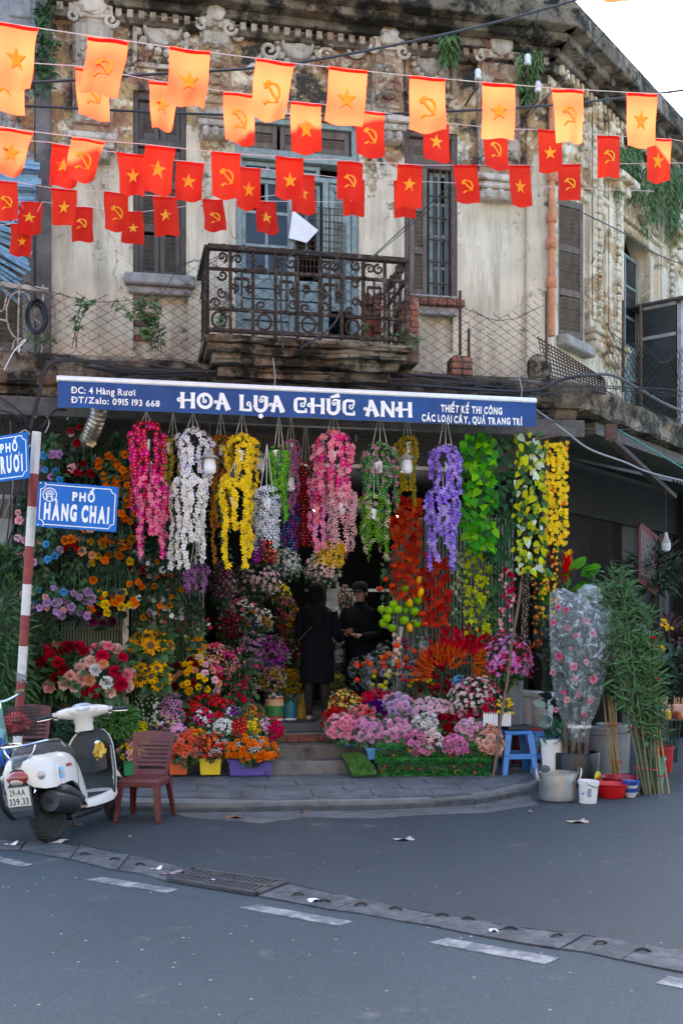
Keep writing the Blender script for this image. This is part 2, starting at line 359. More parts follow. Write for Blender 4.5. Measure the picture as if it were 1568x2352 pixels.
gr = thing('drain_grate', 'black iron drain grate with slanted bars set in the road gutter', 'drain grate', (g4[0] + g4[2]) / 2)
b = MB(); b.add([V((p.x, p.y, .004)) for p in g4], [(0, 1, 2, 3)]); obj('drain_pit', b, DARK, gr)
b = MB()
for i in range(4): b.bar(g4[i] + V((0, 0, .015)), g4[(i + 1) % 4] + V((0, 0, .015)), .05, .022)
b.bar((g4[0] + g4[3]) / 2 + V((0, 0, .016)), (g4[1] + g4[2]) / 2 + V((0, 0, .016)), .04, .02)
IRON = M((.05, .055, .06), .55, .3, var=.4, dirt=.55, dirtc=(.10, .085, .07)); obj('frame', b, IRON, gr)
for i in range(1, 19):
 t = i / 19; a = g4[0].lerp(g4[1], t); c = g4[3].lerp(g4[2], t)
 for k in (0, 1):
  b = MB(); q0, q1 = a.lerp(c, .03 + .5 * k), a.lerp(c, .47 + .5 * k); b.bar(q0 + V((0, 0, .014)), q1 + V((0, 0, .014)), .026, .018); obj('grate_bar', b, IRON, gr)
gpoly('road_patch', [(-260, 1850), (120, 1860), (400, 1868), (720, 1866), (1000, 1858), (1160, 1839), (1262, 1790), (1500, 1776), (3200, 1776), (3200, 2420)] + [(u, v + R.uniform(-3, 3)) for u, v in up[-2::-1]] + [(-260, 1920)], .0035, ASPH2, road, .003, None)
gpoly('kerb_apron', [(400, 1869), (560, 1867), (880, 1862), (1090, 1851), (1215, 1826), (1235, 1850), (1120, 1868), (960, 1874), (860, 1882), (700, 1879), (600, 1893), (520, 1886), (430, 1880)], .0075, M((.10, .098, .092), .9, var=.4, scale=4, bump=.6, dirt=.5, dirtc=(.05, .052, .055)), road, .003, None)
# pavement with kerb stones and paving slabs
kl = [(-260, 1846), (-60, 1850), (120, 1856), (280, 1862), (400, 1866), (560, 1865), (720, 1862), (880, 1859), (1000, 1855), (1090, 1847), (1160, 1836), (1215, 1820), (1245, 1802), (1258, 1780)]
kp = [G(u, v) for u, v in kl]
pav = thing('pavement', None, None, (0, 11.5, 0)); pav['kind'] = 'structure'
top = [(p.x, p.y) for p in kp] + [(2.75, 13.6), (-9, 13.6), (-9, kp[0].y)]
b = MB(); b.prism(top, -.05, .085, 'xy'); obj('pavement_bed', b, CONC, pav)
KERB = M((.06, .066, .07), .75, var=.4, scale=7, bump=.4, dirt=.54)
for i in range(len(kp) - 1):
 a, c = kp[i], kp[i + 1]; nseg = max(1, round((c - a).length / .62))
 for k in range(nseg):
  q0, q1 = a.lerp(c, k / nseg + .008), a.lerp(c, (k + 1) / nseg - .008); d = (q1 - q0).normalized(); nn = V((-d.y, d.x, 0)); zt = .082 + R.uniform(-.018, .012)
  b = MB(); b.loft([[q + nn * .13 + V((0, 0, -.02)), q + V((0, 0, -.02)) - nn * .012, q + V((0, 0, zt - .035)) - nn * .012, q + nn * .03 + V((0, 0, zt)), q + nn * .13 + V((0, 0, zt))] for q in (q0, q1)])
  obj('kerb_stone', b, KERB, pav)
def clip(poly, p, n):
 out = []
 for i in range(len(poly)):
  a, c = poly[i], poly[(i + 1) % len(poly)]; da, dc = (a - p).dot(n), (c - p).dot(n)
  if da >= 0: out.append(a)
  if da * dc < 0: out.append(a.lerp(c, da / (da - dc)))
 return out
dx, dy = V((.995, .1, 0)), V((-.1, .995, 0))
y = -2.2
while y < 2.6:
 x = -7 + R.uniform(0, .5); hgt = R.choice((.4, .4, .45))
 while x < 6:
  L = R.choice((.6, .6, .8, .7)); o = V((-1, 11.2, 0)) + dx * x + dy * y
  q = [o, o + dx * (L - .012), o + dx * (L - .012) + dy * (hgt - .012), o + dy * (hgt - .012)]
  for i in range(len(kp) - 1):
   d = (kp[i + 1] - kp[i]).normalized(); n = V((-d.y, d.x, 0))
   if len(q) > 2: q = clip(q, kp[i] + n * .14, n)
  x += L
  if len(q) > 2 and q[0].y < 12.9 and q[0].x > -5.2:
   b = MB(); z = .098 + R.uniform(-.004, .005); b.add([p + V((0, 0, z)) for p in q] + [p + V((0, 0, .08)) for p in q], [list(range(len(q)))] + [(i, (i + 1) % len(q), len(q) + (i + 1) % len(q), len(q) + i) for i in range(len(q))])
   obj('paving_stone', b, STONE, pav)
 y += hgt
# entrance steps: four rises from the pavement to the shop floor, in the shop's own direction
FLOOR = .62
stp = thing('entrance_steps', 'worn concrete and brick entrance steps rising from the pavement to the shop', 'steps', FAC.hit(700, 1780, .7)); stp['kind'] = 'structure'
s0, _ = FAC.sz(470, 1700, .3); s1, _ = FAC.sz(1240, 1700, .3)
sa, _ = FAC.sz(560, 1700, .5); sb, _ = FAC.sz(880, 1700, .5)
for k, (y0, z1, zz) in enumerate(((-.72, .245, .08), (-.42, .40, .2), (-.14, .515, .38))):
 b = MB(FAC.M); b.box(sa, sb, y0, .3, zz, z1, .012); obj('step', b, STEP, stp)
BRICK = M((.25, .09, .055), .9, var=.5, scale=9, bump=.8, dirt=.52, dirtc=(.10, .08, .07))
x = sa
while x < sb:
 L = .22; b = MB(FAC.M); b.box(x, min(x + L, sb), -.155, -.10, .41, .50, .006); obj('brick', b, BRICK, stp); x += L + .012
b = MB(FAC.M); b.box(s0, s1, -.05, 6, .515, FLOOR, .01); obj('shop_floor', b, M((.07, .068, .065), .6, var=.3), stp)
# ================================================================ THE OLD BUILDING
bld = thing('corner_building', 'decaying colonial corner building with peeling plaster, shutters and carved stucco', 'building', M=FAC.M)
FW = lambda: MB(FAC.M)
WW = lambda: MB(WNG.M)
def opening(u0, v0, u1, v1, pl=FAC):
 a = pl.sz(u0, v0); c = pl.sz(u1, v1); return [a[0], c[0], c[1], a[1]]
OA = opening(306, 205, 428, 640); OB = opening(541, 258, 824, 772); OC = opening(928, 296, 1050, 688)
NA = opening(306, 668, 432, 812); NC = opening(968, 716, 1040, 812)
def wall_with(mbx, x0, x1, z0, z1, ops, depth=.24, th=.3):
 """Front skin with rectangular holes plus their reveals."""
 xs = sorted({x0, x1, *[o[0] for o in ops], *[o[1] for o in ops]}); zs = sorted({z0, z1, *[o[2] for o in ops], *[o[3] for o in ops]})
 for i in range(len(xs) - 1):
  for j in range(len(zs) - 1):
   cx, cz = (xs[i] + xs[i + 1]) / 2, (zs[j] + zs[j + 1]) / 2
   if any(o[0] < cx < o[1] and o[2] < cz < o[3] for o in ops): continue
   mbx.add([(xs[i], 0, zs[j]), (xs[i + 1], 0, zs[j]), (xs[i + 1], 0, zs[j + 1]), (xs[i], 0, zs[j + 1])], [(0, 1, 2, 3)])
 for o in ops:
  d = o[4] if len(o) > 4 else depth
  c = [(o[0], o[2]), (o[1], o[2]), (o[1], o[3]), (o[0], o[3])]
  for i in range(4):
   (a, e), (f, g) = c[i], c[(i + 1) % 4]; mbx.add([(a, 0, e), (f, 0, g), (f, d, g), (a, d, e)], [(0, 1, 2, 3)])
  if len(o) > 5: mbx.add([(o[0], d, o[2]), (o[1], d, o[2]), (o[1], d, o[3]), (o[0], d, o[3])], [(0, 1, 2, 3)])
SL, _z = FAC.sz(112, 900); SR = FAC.sz(1258, 900)[0]
ZL, ZC = 4.74, 8.72                                  # ledge top, underside of the cornice
b = FW(); wall_with(b, SL, SR, 4.3, 9.9, [OA, OB, OC, NA + [.09, 1], NC + [.09, 1]])
obj('wall', b, WALL, bld)
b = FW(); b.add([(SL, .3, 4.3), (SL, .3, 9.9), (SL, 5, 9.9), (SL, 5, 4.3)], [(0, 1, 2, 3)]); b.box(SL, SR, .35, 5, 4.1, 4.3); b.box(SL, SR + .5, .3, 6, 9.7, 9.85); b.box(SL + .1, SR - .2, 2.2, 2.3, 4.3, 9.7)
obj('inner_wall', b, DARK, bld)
# cornice, string courses
def cornice(mbx, x0, x1, xend=0.0, xs=0.0):
 for t, za, zb in ((.10, 8.74, 8.85), (.18, 8.89, 8.99), (.34, 8.99, 9.09), (.50, 9.09, 9.31), (.44, 9.31, 9.44), (.30, 9.44, 9.52)):
  mbx.box(x0 - t * xs, x1 + (t * xend), -t, .05, za, zb, .012)
b = FW(); cornice(b, SL, SR, .372); obj('cornice', b, MOSS, bld)
b = FW(); b.box(SL, SR + .1, -.16, .1, 9.52, 9.95, .02)
for i in range(14):
 x = SL + (SR - SL) * (i + .5) / 14; b.box(x - .07, x + .07, -.22, -.15, 9.54, 9.92, .02)
obj('parapet', b, MOSS, bld)
b = FW()
x = SL + .1
while x < SR - .1: b.box(x, x + .07, -.15, -.0, 8.78, 8.87, .006); x += .13
obj('dentils', b, ORN, bld)
# carved relief helpers
def scroll(mbx, cx, cz, r, turns=1.4, flip=1, y=-.03, th=.028, a0=0.0):
 pts = []
 for i in range(26):
  t = i / 25; a = a0 + flip * t * turns * 6.283; q = r * (1 - .82 * t); pts.append((cx + q * math.cos(a), y - .03 * t, cz + q * math.sin(a)))
 mbx.tube(pts, [th * (1 - .35 * i / 25) for i in range(26)], 6)
def leafy(mbx, cx, cz, r, n=7, y=-.02, a0=-.3, a1=3.44):
 for i in range(n):
  a = a0 + (a1 - a0) * i / max(1, n - 1)
  mbx.blob((cx + math.cos(a) * r * .62, y, cz + math.sin(a) * r * .62), (r * .46, .05, r * .17), 6, 4, Matrix.Rotation(-a, 3, 'Y'))
def medallion(u, v, ru, rv, frame, name='medallion'):
 x, z = FAC.sz(u, v); k = K(fY(u, 0)); rx, rz = ru * k, rv * k
 o = FW(); prof = [(rx * 1.16, 0), (rx * 1.18, .05), (rx * 1.1, .09), (rx * .98, .08), (rx * .92, .045), (.0, .05)]
 Mx = Matrix.Translation((x, -.005, z)) @ Matrix.Rotation(rad(90), 4, 'X') @ Matrix.Diagonal((1, rz / rx, 1, 1))
 o.lathe(prof, 28, Mx); return obj(name, o, ORN2, bld, smooth=True, angle=60), x, z, rx, rz
for u, v, ru, rv in ((650, 115, 48, 60), (682, 103, 33, 38), (983, 138, 26, 36), (374, 60, 40, 46)):
 if u == 650: continue
 o, x, z, rx, rz = medallion(u, v, ru, rv, None)
 q = FW()
 for i in range(18):
  a = i / 18 * 6.283; q.blob((x + rx * 1.42 * math.cos(a), -.02, z + rz * 1.36 * math.sin(a)), (.055, .06, .045), 6, 4, Matrix.Rotation(-a + .6, 3, 'Y'), .15)
 q.blob((x + .04, -.05, z - rz * .15), (rx * .42, .03, rz * .4), 7, 5, None, .2)
 obj('wreath', q, ORN2, o, smooth=True)
q = FW()                                             # the big scrolled cartouche above the middle window
x, z = FAC.sz(682, 103)
for s in (-1, 1):
 scroll(q, x + s * .42, z + .20, .15, 1.5, s, th=.035); scroll(q, x + s * .70, z + .02, .12, 1.3, -s, th=.03); scroll(q, x + s * .34, z - .12, .11, 1.3, s, th=.03)
 leafy(q, x + s * .62, z + .30, .26, 8, -.03, 1.2 if s > 0 else -.2, 3.3 if s > 0 else 1.9); leafy(q, x + s * .95, z + .12, .22, 6)
 for i in range(9): q.blob((x + s * (.25 + .1 * i), -.03, z + .42 - .035 * i + .03 * math.sin(i * 2)), (.07, .06, .05), 6, 4, None, .2)
 for i in range(6): q.blob((x + s * (.33 + .05 * i), -.03, z - .22 - .03 * i), (.05, .05, .045), 6, 4, None, .2)
leafy(q, x, z + .42, .26, 9); obj('cartouche', q, ORN2, bld, smooth=True)
q = FW()
for u0_, u1_, v0_, v1_ in ((310, 428, 2, 150), (932, 1040, 78, 215)):
 xa, za = FAC.sz(u0_, v1_); xb, zb = FAC.sz(u1_, v0_)
 for a in ((xa, za, xb, za), (xa, zb, xb, zb), (xa, za, xa, zb), (xb, za, xb, zb)): q.bar((a[0], -.02, a[1]), (a[2], -.02, a[3]), .05, .05, (0, 1, 0))
 for i in range(46):
  px, pz = R.uniform(xa + .05, xb - .05), R.uniform(za + .05, zb - .05)
  if ((px - (xa + xb) / 2) / (.33 * (xb - xa))) ** 2 + ((pz - (za + zb) / 2) / (.40 * (zb - za))) ** 2 > .9:
   q.blob((px, -.01, pz), (.05, .055, .03), 6, 4, Matrix.Rotation(R.uniform(0, 3), 3, 'Y'), .2)
 obj('carved_panel', q, ORN, bld, smooth=True); q = FW()
# pilasters
def pilaster(pl, u0, u1, v0, v1, kind='plain', mat=ORN, t0=.1):
 a = pl.sz(u0, v1); c = pl.sz(u1, v0); x0, x1 = a[0], c[0]; z0, z1 = a[1], c[1]; wd = x1 - x0
 q = MB(pl.M)
 q.box(x0 + .04, x1 - .04, -t0, .02, z0 + .25, z1, .015)
 hc = min(.55, (z1 - z0) * .35); n0 = len(q.v)
 q.box(x0 + .07, x1 - .07, -t0 - .03, -t0, z0 + .4, z1 - hc - .12, .012)
 o = obj('pilaster', q, mat, bld)
 q = MB(pl.M)
 for t, e, za, zb in ((.06, .0, 0, .08), (.11, .04, -.09, 0), (.16, .08, .08, .16), (.04, -.02, -.40, -.12)):
  q.box(x0 - e + .02, x1 + e - .02, -t0 - t, .01, z1 - hc * 0 - .2 + za, z1 - .2 + zb, .015)
 q.blob(((x0 + x1) / 2, -t0 - .05, z1 - .46), (wd * .3, .07, .12), 8, 5, None, .15)
 scroll(q, x0 + .06, z1 - .62, .08, 1.3, 1, -t0 - .02, .025); scroll(q, x1 - .06, z1 - .62, .08, 1.3, -1, -t0 - .02, .025)
 obj('capital', q, ORN2 if mat is ORN else mat, o, smooth=True, angle=30)
 q = MB(pl.M)
 zz = z1 - .85
 while zz > z0 + .45:                              # garland pendant down the shaft
  q.blob(((x0 + x1) / 2 + R.uniform(-.02, .02), -t0 - .04, zz), (R.uniform(.05, .09), .05, .05), 7, 4, None, .2)
  for s in (-1, 1): q.blob(((x0 + x1) / 2 + s * .1, -t0 - .02, zz - .03), (.05, .04, .025), 6, 4, Matrix.Rotation(s * .7, 3, 'Y'), .2)
  zz -= .105
 obj('garland', q, mat, o, smooth=True)
 q = MB(pl.M)
 for t, e, za, zb in ((.16, .03, .20, .28), (.12, .0, .12, .20), (.08, -.05, .0, .12)): q.box(x0 - e + .02, x1 + e - .02, -t0 - t + .05, .01, z0 + za, z0 + zb, .015)
 for i in range(3): q.blob((x0 + wd * (i + 1) / 4, -t0 - .04, z0 + .05), (.05, .07, .07), 7, 4)
 obj('corbel', q, ORN2 if mat is ORN else mat, o, smooth=True, angle=30)
for a in ((160, 268, -60, 372), (450, 537, -40, 322), (844, 930, 18, 330), (1085, 1195, 42, 462)): pilaster(FAC, *a)
q = FW(); x0 = FAC.sz(1205, 500)[0]; q.box(x0, SR + .02, -.07, .1, 4.7, 8.6, .02); obj('corner_strip', q, WALL, bld)
q = FW(); x0 = FAC.sz(84, 500)[0]; x1 = FAC.sz(119, 500)[0]; q.box(x0, x1, -.14, .3, 4.7, 9.9, .02); obj('party_pier', q, M((.13, .11, .10), .9, var=.4, scale=3, bump=.4, dirt=.52, dirtc=(.05, .04, .04)), bld)
# windows
def slat_mesh(wd, nm='louvre', th=.012, dp=.05):
 q = MB(); q.box(-wd / 2, wd / 2, -dp / 2, dp / 2, -th / 2, th / 2); return q.mesh(nm, WOOD)
def shutter(pl, x0, x1, z0, z1, y, mat, mids=(.5,), hinge=None, ang=0.0, slat=.052, parent=None):
 """A louvred leaf; y is its depth in the reveal. hinge -1/1 swings it about that edge."""
 hx = x0 if hinge != 1 else x1
 T = pl.M @ Matrix.Translation((hx, y, 0)) @ Matrix.Rotation(ang, 4, 'Z') @ Matrix.Translation((-hx, 0, 0))
 q = MB(T); fw = .06
 q.box(x0, x0 + fw, -.02, .02, z0, z1, .004); q.box(x1 - fw, x1, -.02, .02, z0, z1, .004)
 rails = [z0, z1 - .09] + [z0 + (z1 - z0) * m for m in mids]
 for r in rails: q.box(x0 + fw, x1 - fw, -.018, .018, r, r + .09, .004)
 o = obj('shutter', q, mat, parent or bld)
 me = slat_mesh(x1 - x0 - 2 * fw + .01); me.materials[0] = mat
 rails.sort()
 for i in range(len(rails) - 1):
  z = rails[i] + .09 + .03
  while z < rails[i + 1] - .02:
   inst('louvre', me, o, T @ Matrix.Translation(((x0 + x1) / 2, 0, z)) @ Matrix.Rotation(rad(-48 + R.uniform(-5, 5)), 4, 'X')); z += slat
 return o
SHUT = M((.085, .072, .06), .8, var=.35, scale=16, bump=.3, dirt=.6, dirtc=(.03, .028, .026), stretch=(1, 1, .3))
SHUT2 = M((.13, .10, .075), .8, var=.4, scale=14, bump=.3, dirt=.57, dirtc=(.04, .035, .03), stretch=(1, 1, .3))
xa, xb, za, zb = OA; xm = (xa + xb) / 2
q = FW(); q.box(xa, xa + .06, .05, .2, za, zb, .006); q.box(xb - .06, xb, .05, .2, za, zb, .006); q.box(xa + .06, xb - .06, .05, .2, zb - .08, zb, .006); q.box(xa + .06, xb - .06, .06, .19, zb - .62, zb - .54, .006)
obj('window_frame', q, SHUT, bld)
shutter(FAC, xa + .06, xm - .004, za + .01, zb - .63, .12, SHUT, (.36, .7)); shutter(FAC, xm + .004, xb - .06, za + .01, zb - .63, .12, SHUT, (.36, .7))
shutter(FAC, xa + .06, xm - .004, zb - .53, zb - .09, .12, SHUT, ()); shutter(FAC, xm + .004, xb - .06, zb - .53, zb - .09, .12, SHUT, ())
SILLM = M((.30, .28, .25), .9, var=.3, bump=.4, dirt=.56, dirtc=(.09, .08, .07))
q = FW(); q.box(xa - .1, xb + .1, -.13, .1, za - .13, za - .0, .02); q.box(xa - .05, xb + .05, -.06, .02, za - .22, za - .13, .015); obj('window_sill', q, SILLM, bld)
# middle door window: transom of shutters, glazed teal leaves, panelled below
xa, xb, za, zb = OB; wB = xb - xa; zt = FAC.sz(680, 352)[1]; zm = FAC.sz(680, 575)[1]; zk = FAC.sz(680, 640)[1]
q = FW()
for x in (xa, xb - .08): q.box(x, x + .08, .04, .2, za, zb, .006)
q.box(xa, xb, .02, .2, zt - .09, zt + .03, .006); q.box(xa, xb, .04, .2, zb - .07, zb, .006); q.box(xa + .08, xb - .08, .05, .19, zt - .30, zt - .24, .006)
fr = obj('window_frame', q, TEAL, bld)
for i in range(3):
 w3 = (wB - .16) / 3; shutter(FAC, xa + .08 + i * w3 + .02, xa + .08 + (i + 1) * w3 - .02, zt + .04, zb - .08, .1, SHUT2, ())
def glazed(pl, x0, x1, z0, z1, y, nx, nz, mat, glass=GLASS, parent=None, bw=.035):
 q = MB(pl.M); q.box(x0, x0 + .05, y - .02, y + .02, z0, z1, .004); q.box(x1 - .05, x1, y - .02, y + .02, z0, z1, .004); q.box(x0 + .05, x1 - .05, y - .02, y + .02, z0, z0 + .05, .004); q.box(x0 + .05, x1 - .05, y - .02, y + .02, z1 - .05, z1, .004)
 for i in range(1, nx): x = x0 + (x1 - x0) * i / nx; q.box(x - bw / 2, x + bw / 2, y - .015, y + .015, z0 + .05, z1 - .05)
 for j in range(1, nz): z = z0 + (z1 - z0) * j / nz; q.box(x0 + .05, x1 - .05, y - .013, y + .013, z - bw / 2, z + bw / 2)
 o = obj('sash', q, mat, parent or bld)
 for i in range(nx):
  for j in range(nz):
   if R.random() < .12: continue
   p = MB(pl.M); a, c = x0 + (x1 - x0) * i / nx, x0 + (x1 - x0) * (i + 1) / nx; e, f = z0 + (z1 - z0) * j / nz, z0 + (z1 - z0) * (j + 1) / nz
   p.box(a + .02, c - .02, y - .002 + R.uniform(-.003, .003), y + .002, e + .02, f - .02); obj('pane', p, glass, o)
 return o
xs = [xa + .08, xa + .08 + (wB - .16) * .45, xa + .08 + (wB - .16) * .72, xb - .08]
glazed(FAC, xs[0], xs[1], zk, zt - .31, .10, 2, 3, TEAL); glazed(FAC, xs[0], xs[1] + .35, zt - .23, zt - .10, .11, 3, 1, TEAL); glazed(FAC, xs[1] + .02, xs[2], zm, zt - .31, .14, 2, 3, TEAL)
q = FW(); q.box(xs[1] - .03, xs[1] + .04, .06, .14, za, zt - .3, .005); q.box(xs[2] + .02, xs[2] + .09, .04, .12, za, zt - .3, .005)
for i in range(2):
 a, c = ((xs[0], xs[1] - .03), (xs[1] + .05, xs[2]))[i]
 z = za + .02
 while z < zk - .05:
  q.box(a, c, .09, .12, z, z + .115, .006); z += .13
obj('boarded_panel', q, TEAL, bld)
shutter(FAC, xs[2] + .1, xb - .09, za + .3, zt - .32, .06, TEAL, (.4, .7))
q = FW()                                             # grille of thin rods and a loose white board in the broken pane
a, c = xs[1] + .03, xs[2] + .25
for i in range(13): q.bar((a + (c - a) * i / 12, .035, zm - .25), (a + (c - a) * i / 12, .035, zm + .55), .006, .006)
for j in range(11): q.bar((a, .03, zm - .25 + .08 * j), (c, .03, zm - .25 + .08 * j), .006, .006)
obj('window_grille', q, RUST, bld)
q = FW(); xx, zz = FAC.sz(695, 530); q.prism([(xx - .17, zz - .10), (xx - .12, zz + .24), (xx + .19, zz + .02), (xx + .05, zz - .14)], .0, .012); obj('loose_board', q, WHITE, bld)
# right window: open louvred leaf, teal casement with bars
xa, xb, za, zb = OC; zt = FAC.sz(990, 385)[1]
q = FW()
for x in (xa, xb - .07): q.box(x, x + .07, .02, .2, za, zb, .006)
q.box(xa + .07, xb - .07, .03, .2, zt, zt + .08, .006); q.box(xa + .07, xb - .07, .03, .2, zb - .06, zb, .006)
obj('window_frame', q, M((.11, .075, .06), .8, var=.4, scale=15, dirt=.55), bld)
xm = xa + .07 + (xb - xa - .14) * .42
shutter(FAC, xa + .07, xm, za + .01, zt - .01, .03, SHUT2, (.33, .66)); shutter(FAC, xa + .08, xb - .08, zt + .09, zb - .07, .1, SHUT2, ())
glazed(FAC, xm + .05, xb - .08, za + .02, zt - .01, .13, 2, 4, TEAL)
q = FW()
for i in range(3): q.bar((xm + .1 + .08 * i, .06, za), (xm + .1 + .08 * i, .06, zt), .014, .014)
for j in range(5): q.bar((xm + .02, .055, za + .2 + .27 * j), (xb - .1, .055, za + .2 + .27 * j), .022, .012)
obj('window_bar', q, RUST, bld)
q = FW(); q.box(xa + .05, xb + .02, -.12, .1, za - .03, za, .01); q.box(xa + .08, xb - .01, -.06, .02, za - .22, za - .12, .01); sl = obj('window_sill', q, SILLM, bld)
x = xa + .04
while x < xb - .02: q = FW(); q.box(x, x + .11, -.14 + R.uniform(0, .02), .02, za - .12, za - .032, .012); obj('brick', q, BRICK, sl); x += .118
for (u, v, nx, nz) in ((318, 690, 1, 3),):           # bare bricks where the plaster has fallen
 xx, zz = FAC.sz(u, v)
 for i in range(nx):
  for j in range(nz + 1):
   q = FW(); q.box(xx + i * .2 + (j % 2) * .06 - .05, xx + i * .2 + .17 + (j % 2) * .06 - .05, .06, .095, zz - .45 + j * .085, zz - .45 + j * .085 + .07, .008); obj('brick', q, BRICK, bld)
# ---- ledge under the upper storey, along both faces
TL = .65; ZB = 4.40
ue, _ = FAC.sz(-420, 850, TL)
er = SR + TL * math.tan(rad(52 - 11.31) / 2)
def ragged(mbx, x0, x1, t, za, zb, seg=.22):
 """A slab edge with a crumbling, uneven face."""
 n = max(2, int((x1 - x0) / seg)); rows = [(.02, za), (-t + .03, za), (-t, za + .05), (-t + .015, (za + zb) / 2), (-t - .01, zb - .05), (-t + .02, zb), (.02, zb)]
 rings = []
 for i in range(n + 1):
  x = x0 + (x1 - x0) * i / n
  rings.append([(x, y + (R.uniform(-.022, .022) if 0 < k < 6 else 0), z + (R.uniform(-.02, .02) if 0 < k < 6 else 0)) for k, (y, z) in enumerate(rows)])
 mbx.loft(rings)
q = FW(); ragged(q, ue, er, TL, ZB, ZL); obj('ledge', q, MOSS, bld)
q = FW(); ragged(q, ue, er - .1, TL - .1, ZB - .1, ZB + .01); obj('ledge', q, MOSS, bld)
q = WW(); ragged(q, -TL * math.tan(rad(52 - 11.31) / 2), 7, TL, ZB - .02, ZL - .02); obj('ledge', q, MOSS, bld)
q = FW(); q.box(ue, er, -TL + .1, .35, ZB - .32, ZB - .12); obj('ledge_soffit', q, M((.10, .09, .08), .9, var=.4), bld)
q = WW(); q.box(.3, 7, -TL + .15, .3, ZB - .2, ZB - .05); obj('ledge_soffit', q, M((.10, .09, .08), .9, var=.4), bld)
for k, (x, wd_, h_) in enumerate(((-11, 7, 10.5), (-3.5, 7, 9), (4, 7, 11), (11.5, 7, 9.5))):  # unseen houses, added to bounce warm sunlight onto the facade
 th = thing('added_house_across_street', 'unseen plastered house added behind the viewer to bounce sunlight, %s along the row' % ('first', 'second', 'third', 'fourth')[k], 'house', (x, -7, 0), group='added houses across the street'); th['kind'] = 'structure'; q = MB(); q.box(x, x + wd_, -13, -7, 0, h_); obj('wall', q, M(((.17, .135, .08), (.15, .14, .115), (.17, .12, .075), (.13, .13, .11))[k], .9, var=.3, scale=1, dirt=.55), th)
 for i in range(3):
  for j in range(3): q = MB(); q.box(x + .7 + 2.1 * i, x + 2.1 + 2.1 * i, -7.05, -6.97, .2 + 3.1 * j, 2.4 + 3.1 * j); obj('window', q, SHUT, th)
th = thing('next_house', 'low plain house beyond the far end of the side wing', 'house', WNG.M @ V((9, 0, 0))); q = WW(); q.box(5.45, 13, .2, 6, 0, 6.2); obj('wall', q, M((.34, .30, .24), .9, var=.3, scale=1, dirt=.55), th); q = WW(); q.box(5.4, 13.1, -.1, 6, 6.2, 6.4); obj('roof', q, MOSS, th)
for i in range(3): q = WW(); q.box(6.4 + 2.2 * i, 7.5 + 2.2 * i, .14, .25, 3.9, 5.6); obj('window', q, SHUT, th)
# ---- side wing running away to the right
wl = 5.2
OW1 = opening(1281, 440, 1338, 800, WNG); OW2 = opening(1432, 505, 1492, 960, WNG)
q = WW(); wall_with(q, 0, wl, 4.3, 9.4, [OW1, OW2 + [.3]], .35); obj('wall', q, WINGW, bld)
q = WW(); cornice(q, 0, wl + .3, 0, .368); obj('cornice', q, MOSS, bld)
q = WW(); q.box(.1, wl, -.12, .1, 9.52, 9.72, .02); obj('parapet', q, MOSS, bld)
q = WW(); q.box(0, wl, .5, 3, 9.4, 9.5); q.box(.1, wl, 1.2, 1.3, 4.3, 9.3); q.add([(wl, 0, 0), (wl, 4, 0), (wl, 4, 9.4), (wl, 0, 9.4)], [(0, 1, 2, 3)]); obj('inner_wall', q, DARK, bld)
shutter(WNG, OW1[0] + .02, OW1[0] + .48, OW1[2] + .02, OW1[3] - .05, .05, SHUT2, (.3, .62), -1, rad(-22)); shutter(WNG, OW1[0] + .5, OW1[1] - .03, OW1[2] + .02, OW1[3] - .05, .2, SHUT2, (.3, .62))
q = WW(); q.box(OW1[0] - .06, OW1[1] + .06, -.16, .05, OW1[2] - .14, OW1[2], .02); obj('window_sill', q, SILLM, bld)
glazed(WNG, OW2[0] + .04, OW2[1] - .04, OW2[2] + 1.0, OW2[3] - .3, .2, 2, 3, TEAL)
shutter(WNG, OW2[0] + .03, (OW2[0] + OW2[1]) / 2, OW2[2], OW2[2] + 1.0, .15, TEAL, (.5,)); shutter(WNG, (OW2[0] + OW2[1]) / 2 + .01, OW2[1] - .03, OW2[2], OW2[2] + 1.0, .15, TEAL, (.5,))
q = WW(); cx = (OW2[0] + OW2[1]) / 2; hw = (OW2[1] - OW2[0]) / 2; n = 10      # arch filling the head of the far window
for s in (-1, 1):
 poly = [(cx + s * hw, OW2[3] + .001), (cx + s * hw, OW2[3] - .42)] + [(cx + s * hw * math.cos(a), OW2[3] - .42 + .42 * math.sin(a)) for a in [math.pi / 2 * k / n for k in range(1, n + 1)]]
 q.prism(poly, -.004, .29)
obj('arch', q, WINGW, bld)
for u0, u1, v0, v1 in ((1340, 1372, 130, 800), (1378, 1420, 190, 830), (1500, 1545, 330, 950)): pilaster(WNG, u0, u1, v0, v1, 'plain', WINGW, .08)
for u, v in ((1400, 440), (1526, 560)):
 x, z = WNG.sz(u, v); q = WW()
 for t, e, za, zb in ((.10, .12, -.20, -.08), (.17, .2, -.08, .04), (.26, .3, .04, .13), (.2, .24, .13, .18)): q.box(x - e, x + e, -t - .06, .0, z + za, z + zb, .012)
 obj('capital', q, WINGW, bld)
q = WW()
for i in range(60):
 x = R.uniform(.2, wl); z = R.uniform(7.7, 8.6); q.blob((x, -.02, z), (.09, .06, .05), 6, 4, Matrix.Rotation(R.uniform(0, 3), 3, 'Y'), .2)
x = .1
while x < wl: q.box(x, x + .07, -.15, 0, 8.76, 8.86, .006); x += .14
q.box(0, wl, -.07, .02, 7.45, 7.58, .015); q.box(0, wl, -.12, .02, 7.58, 7.64, .015); obj('frieze', q, WINGW, bld, smooth=True, angle=30)
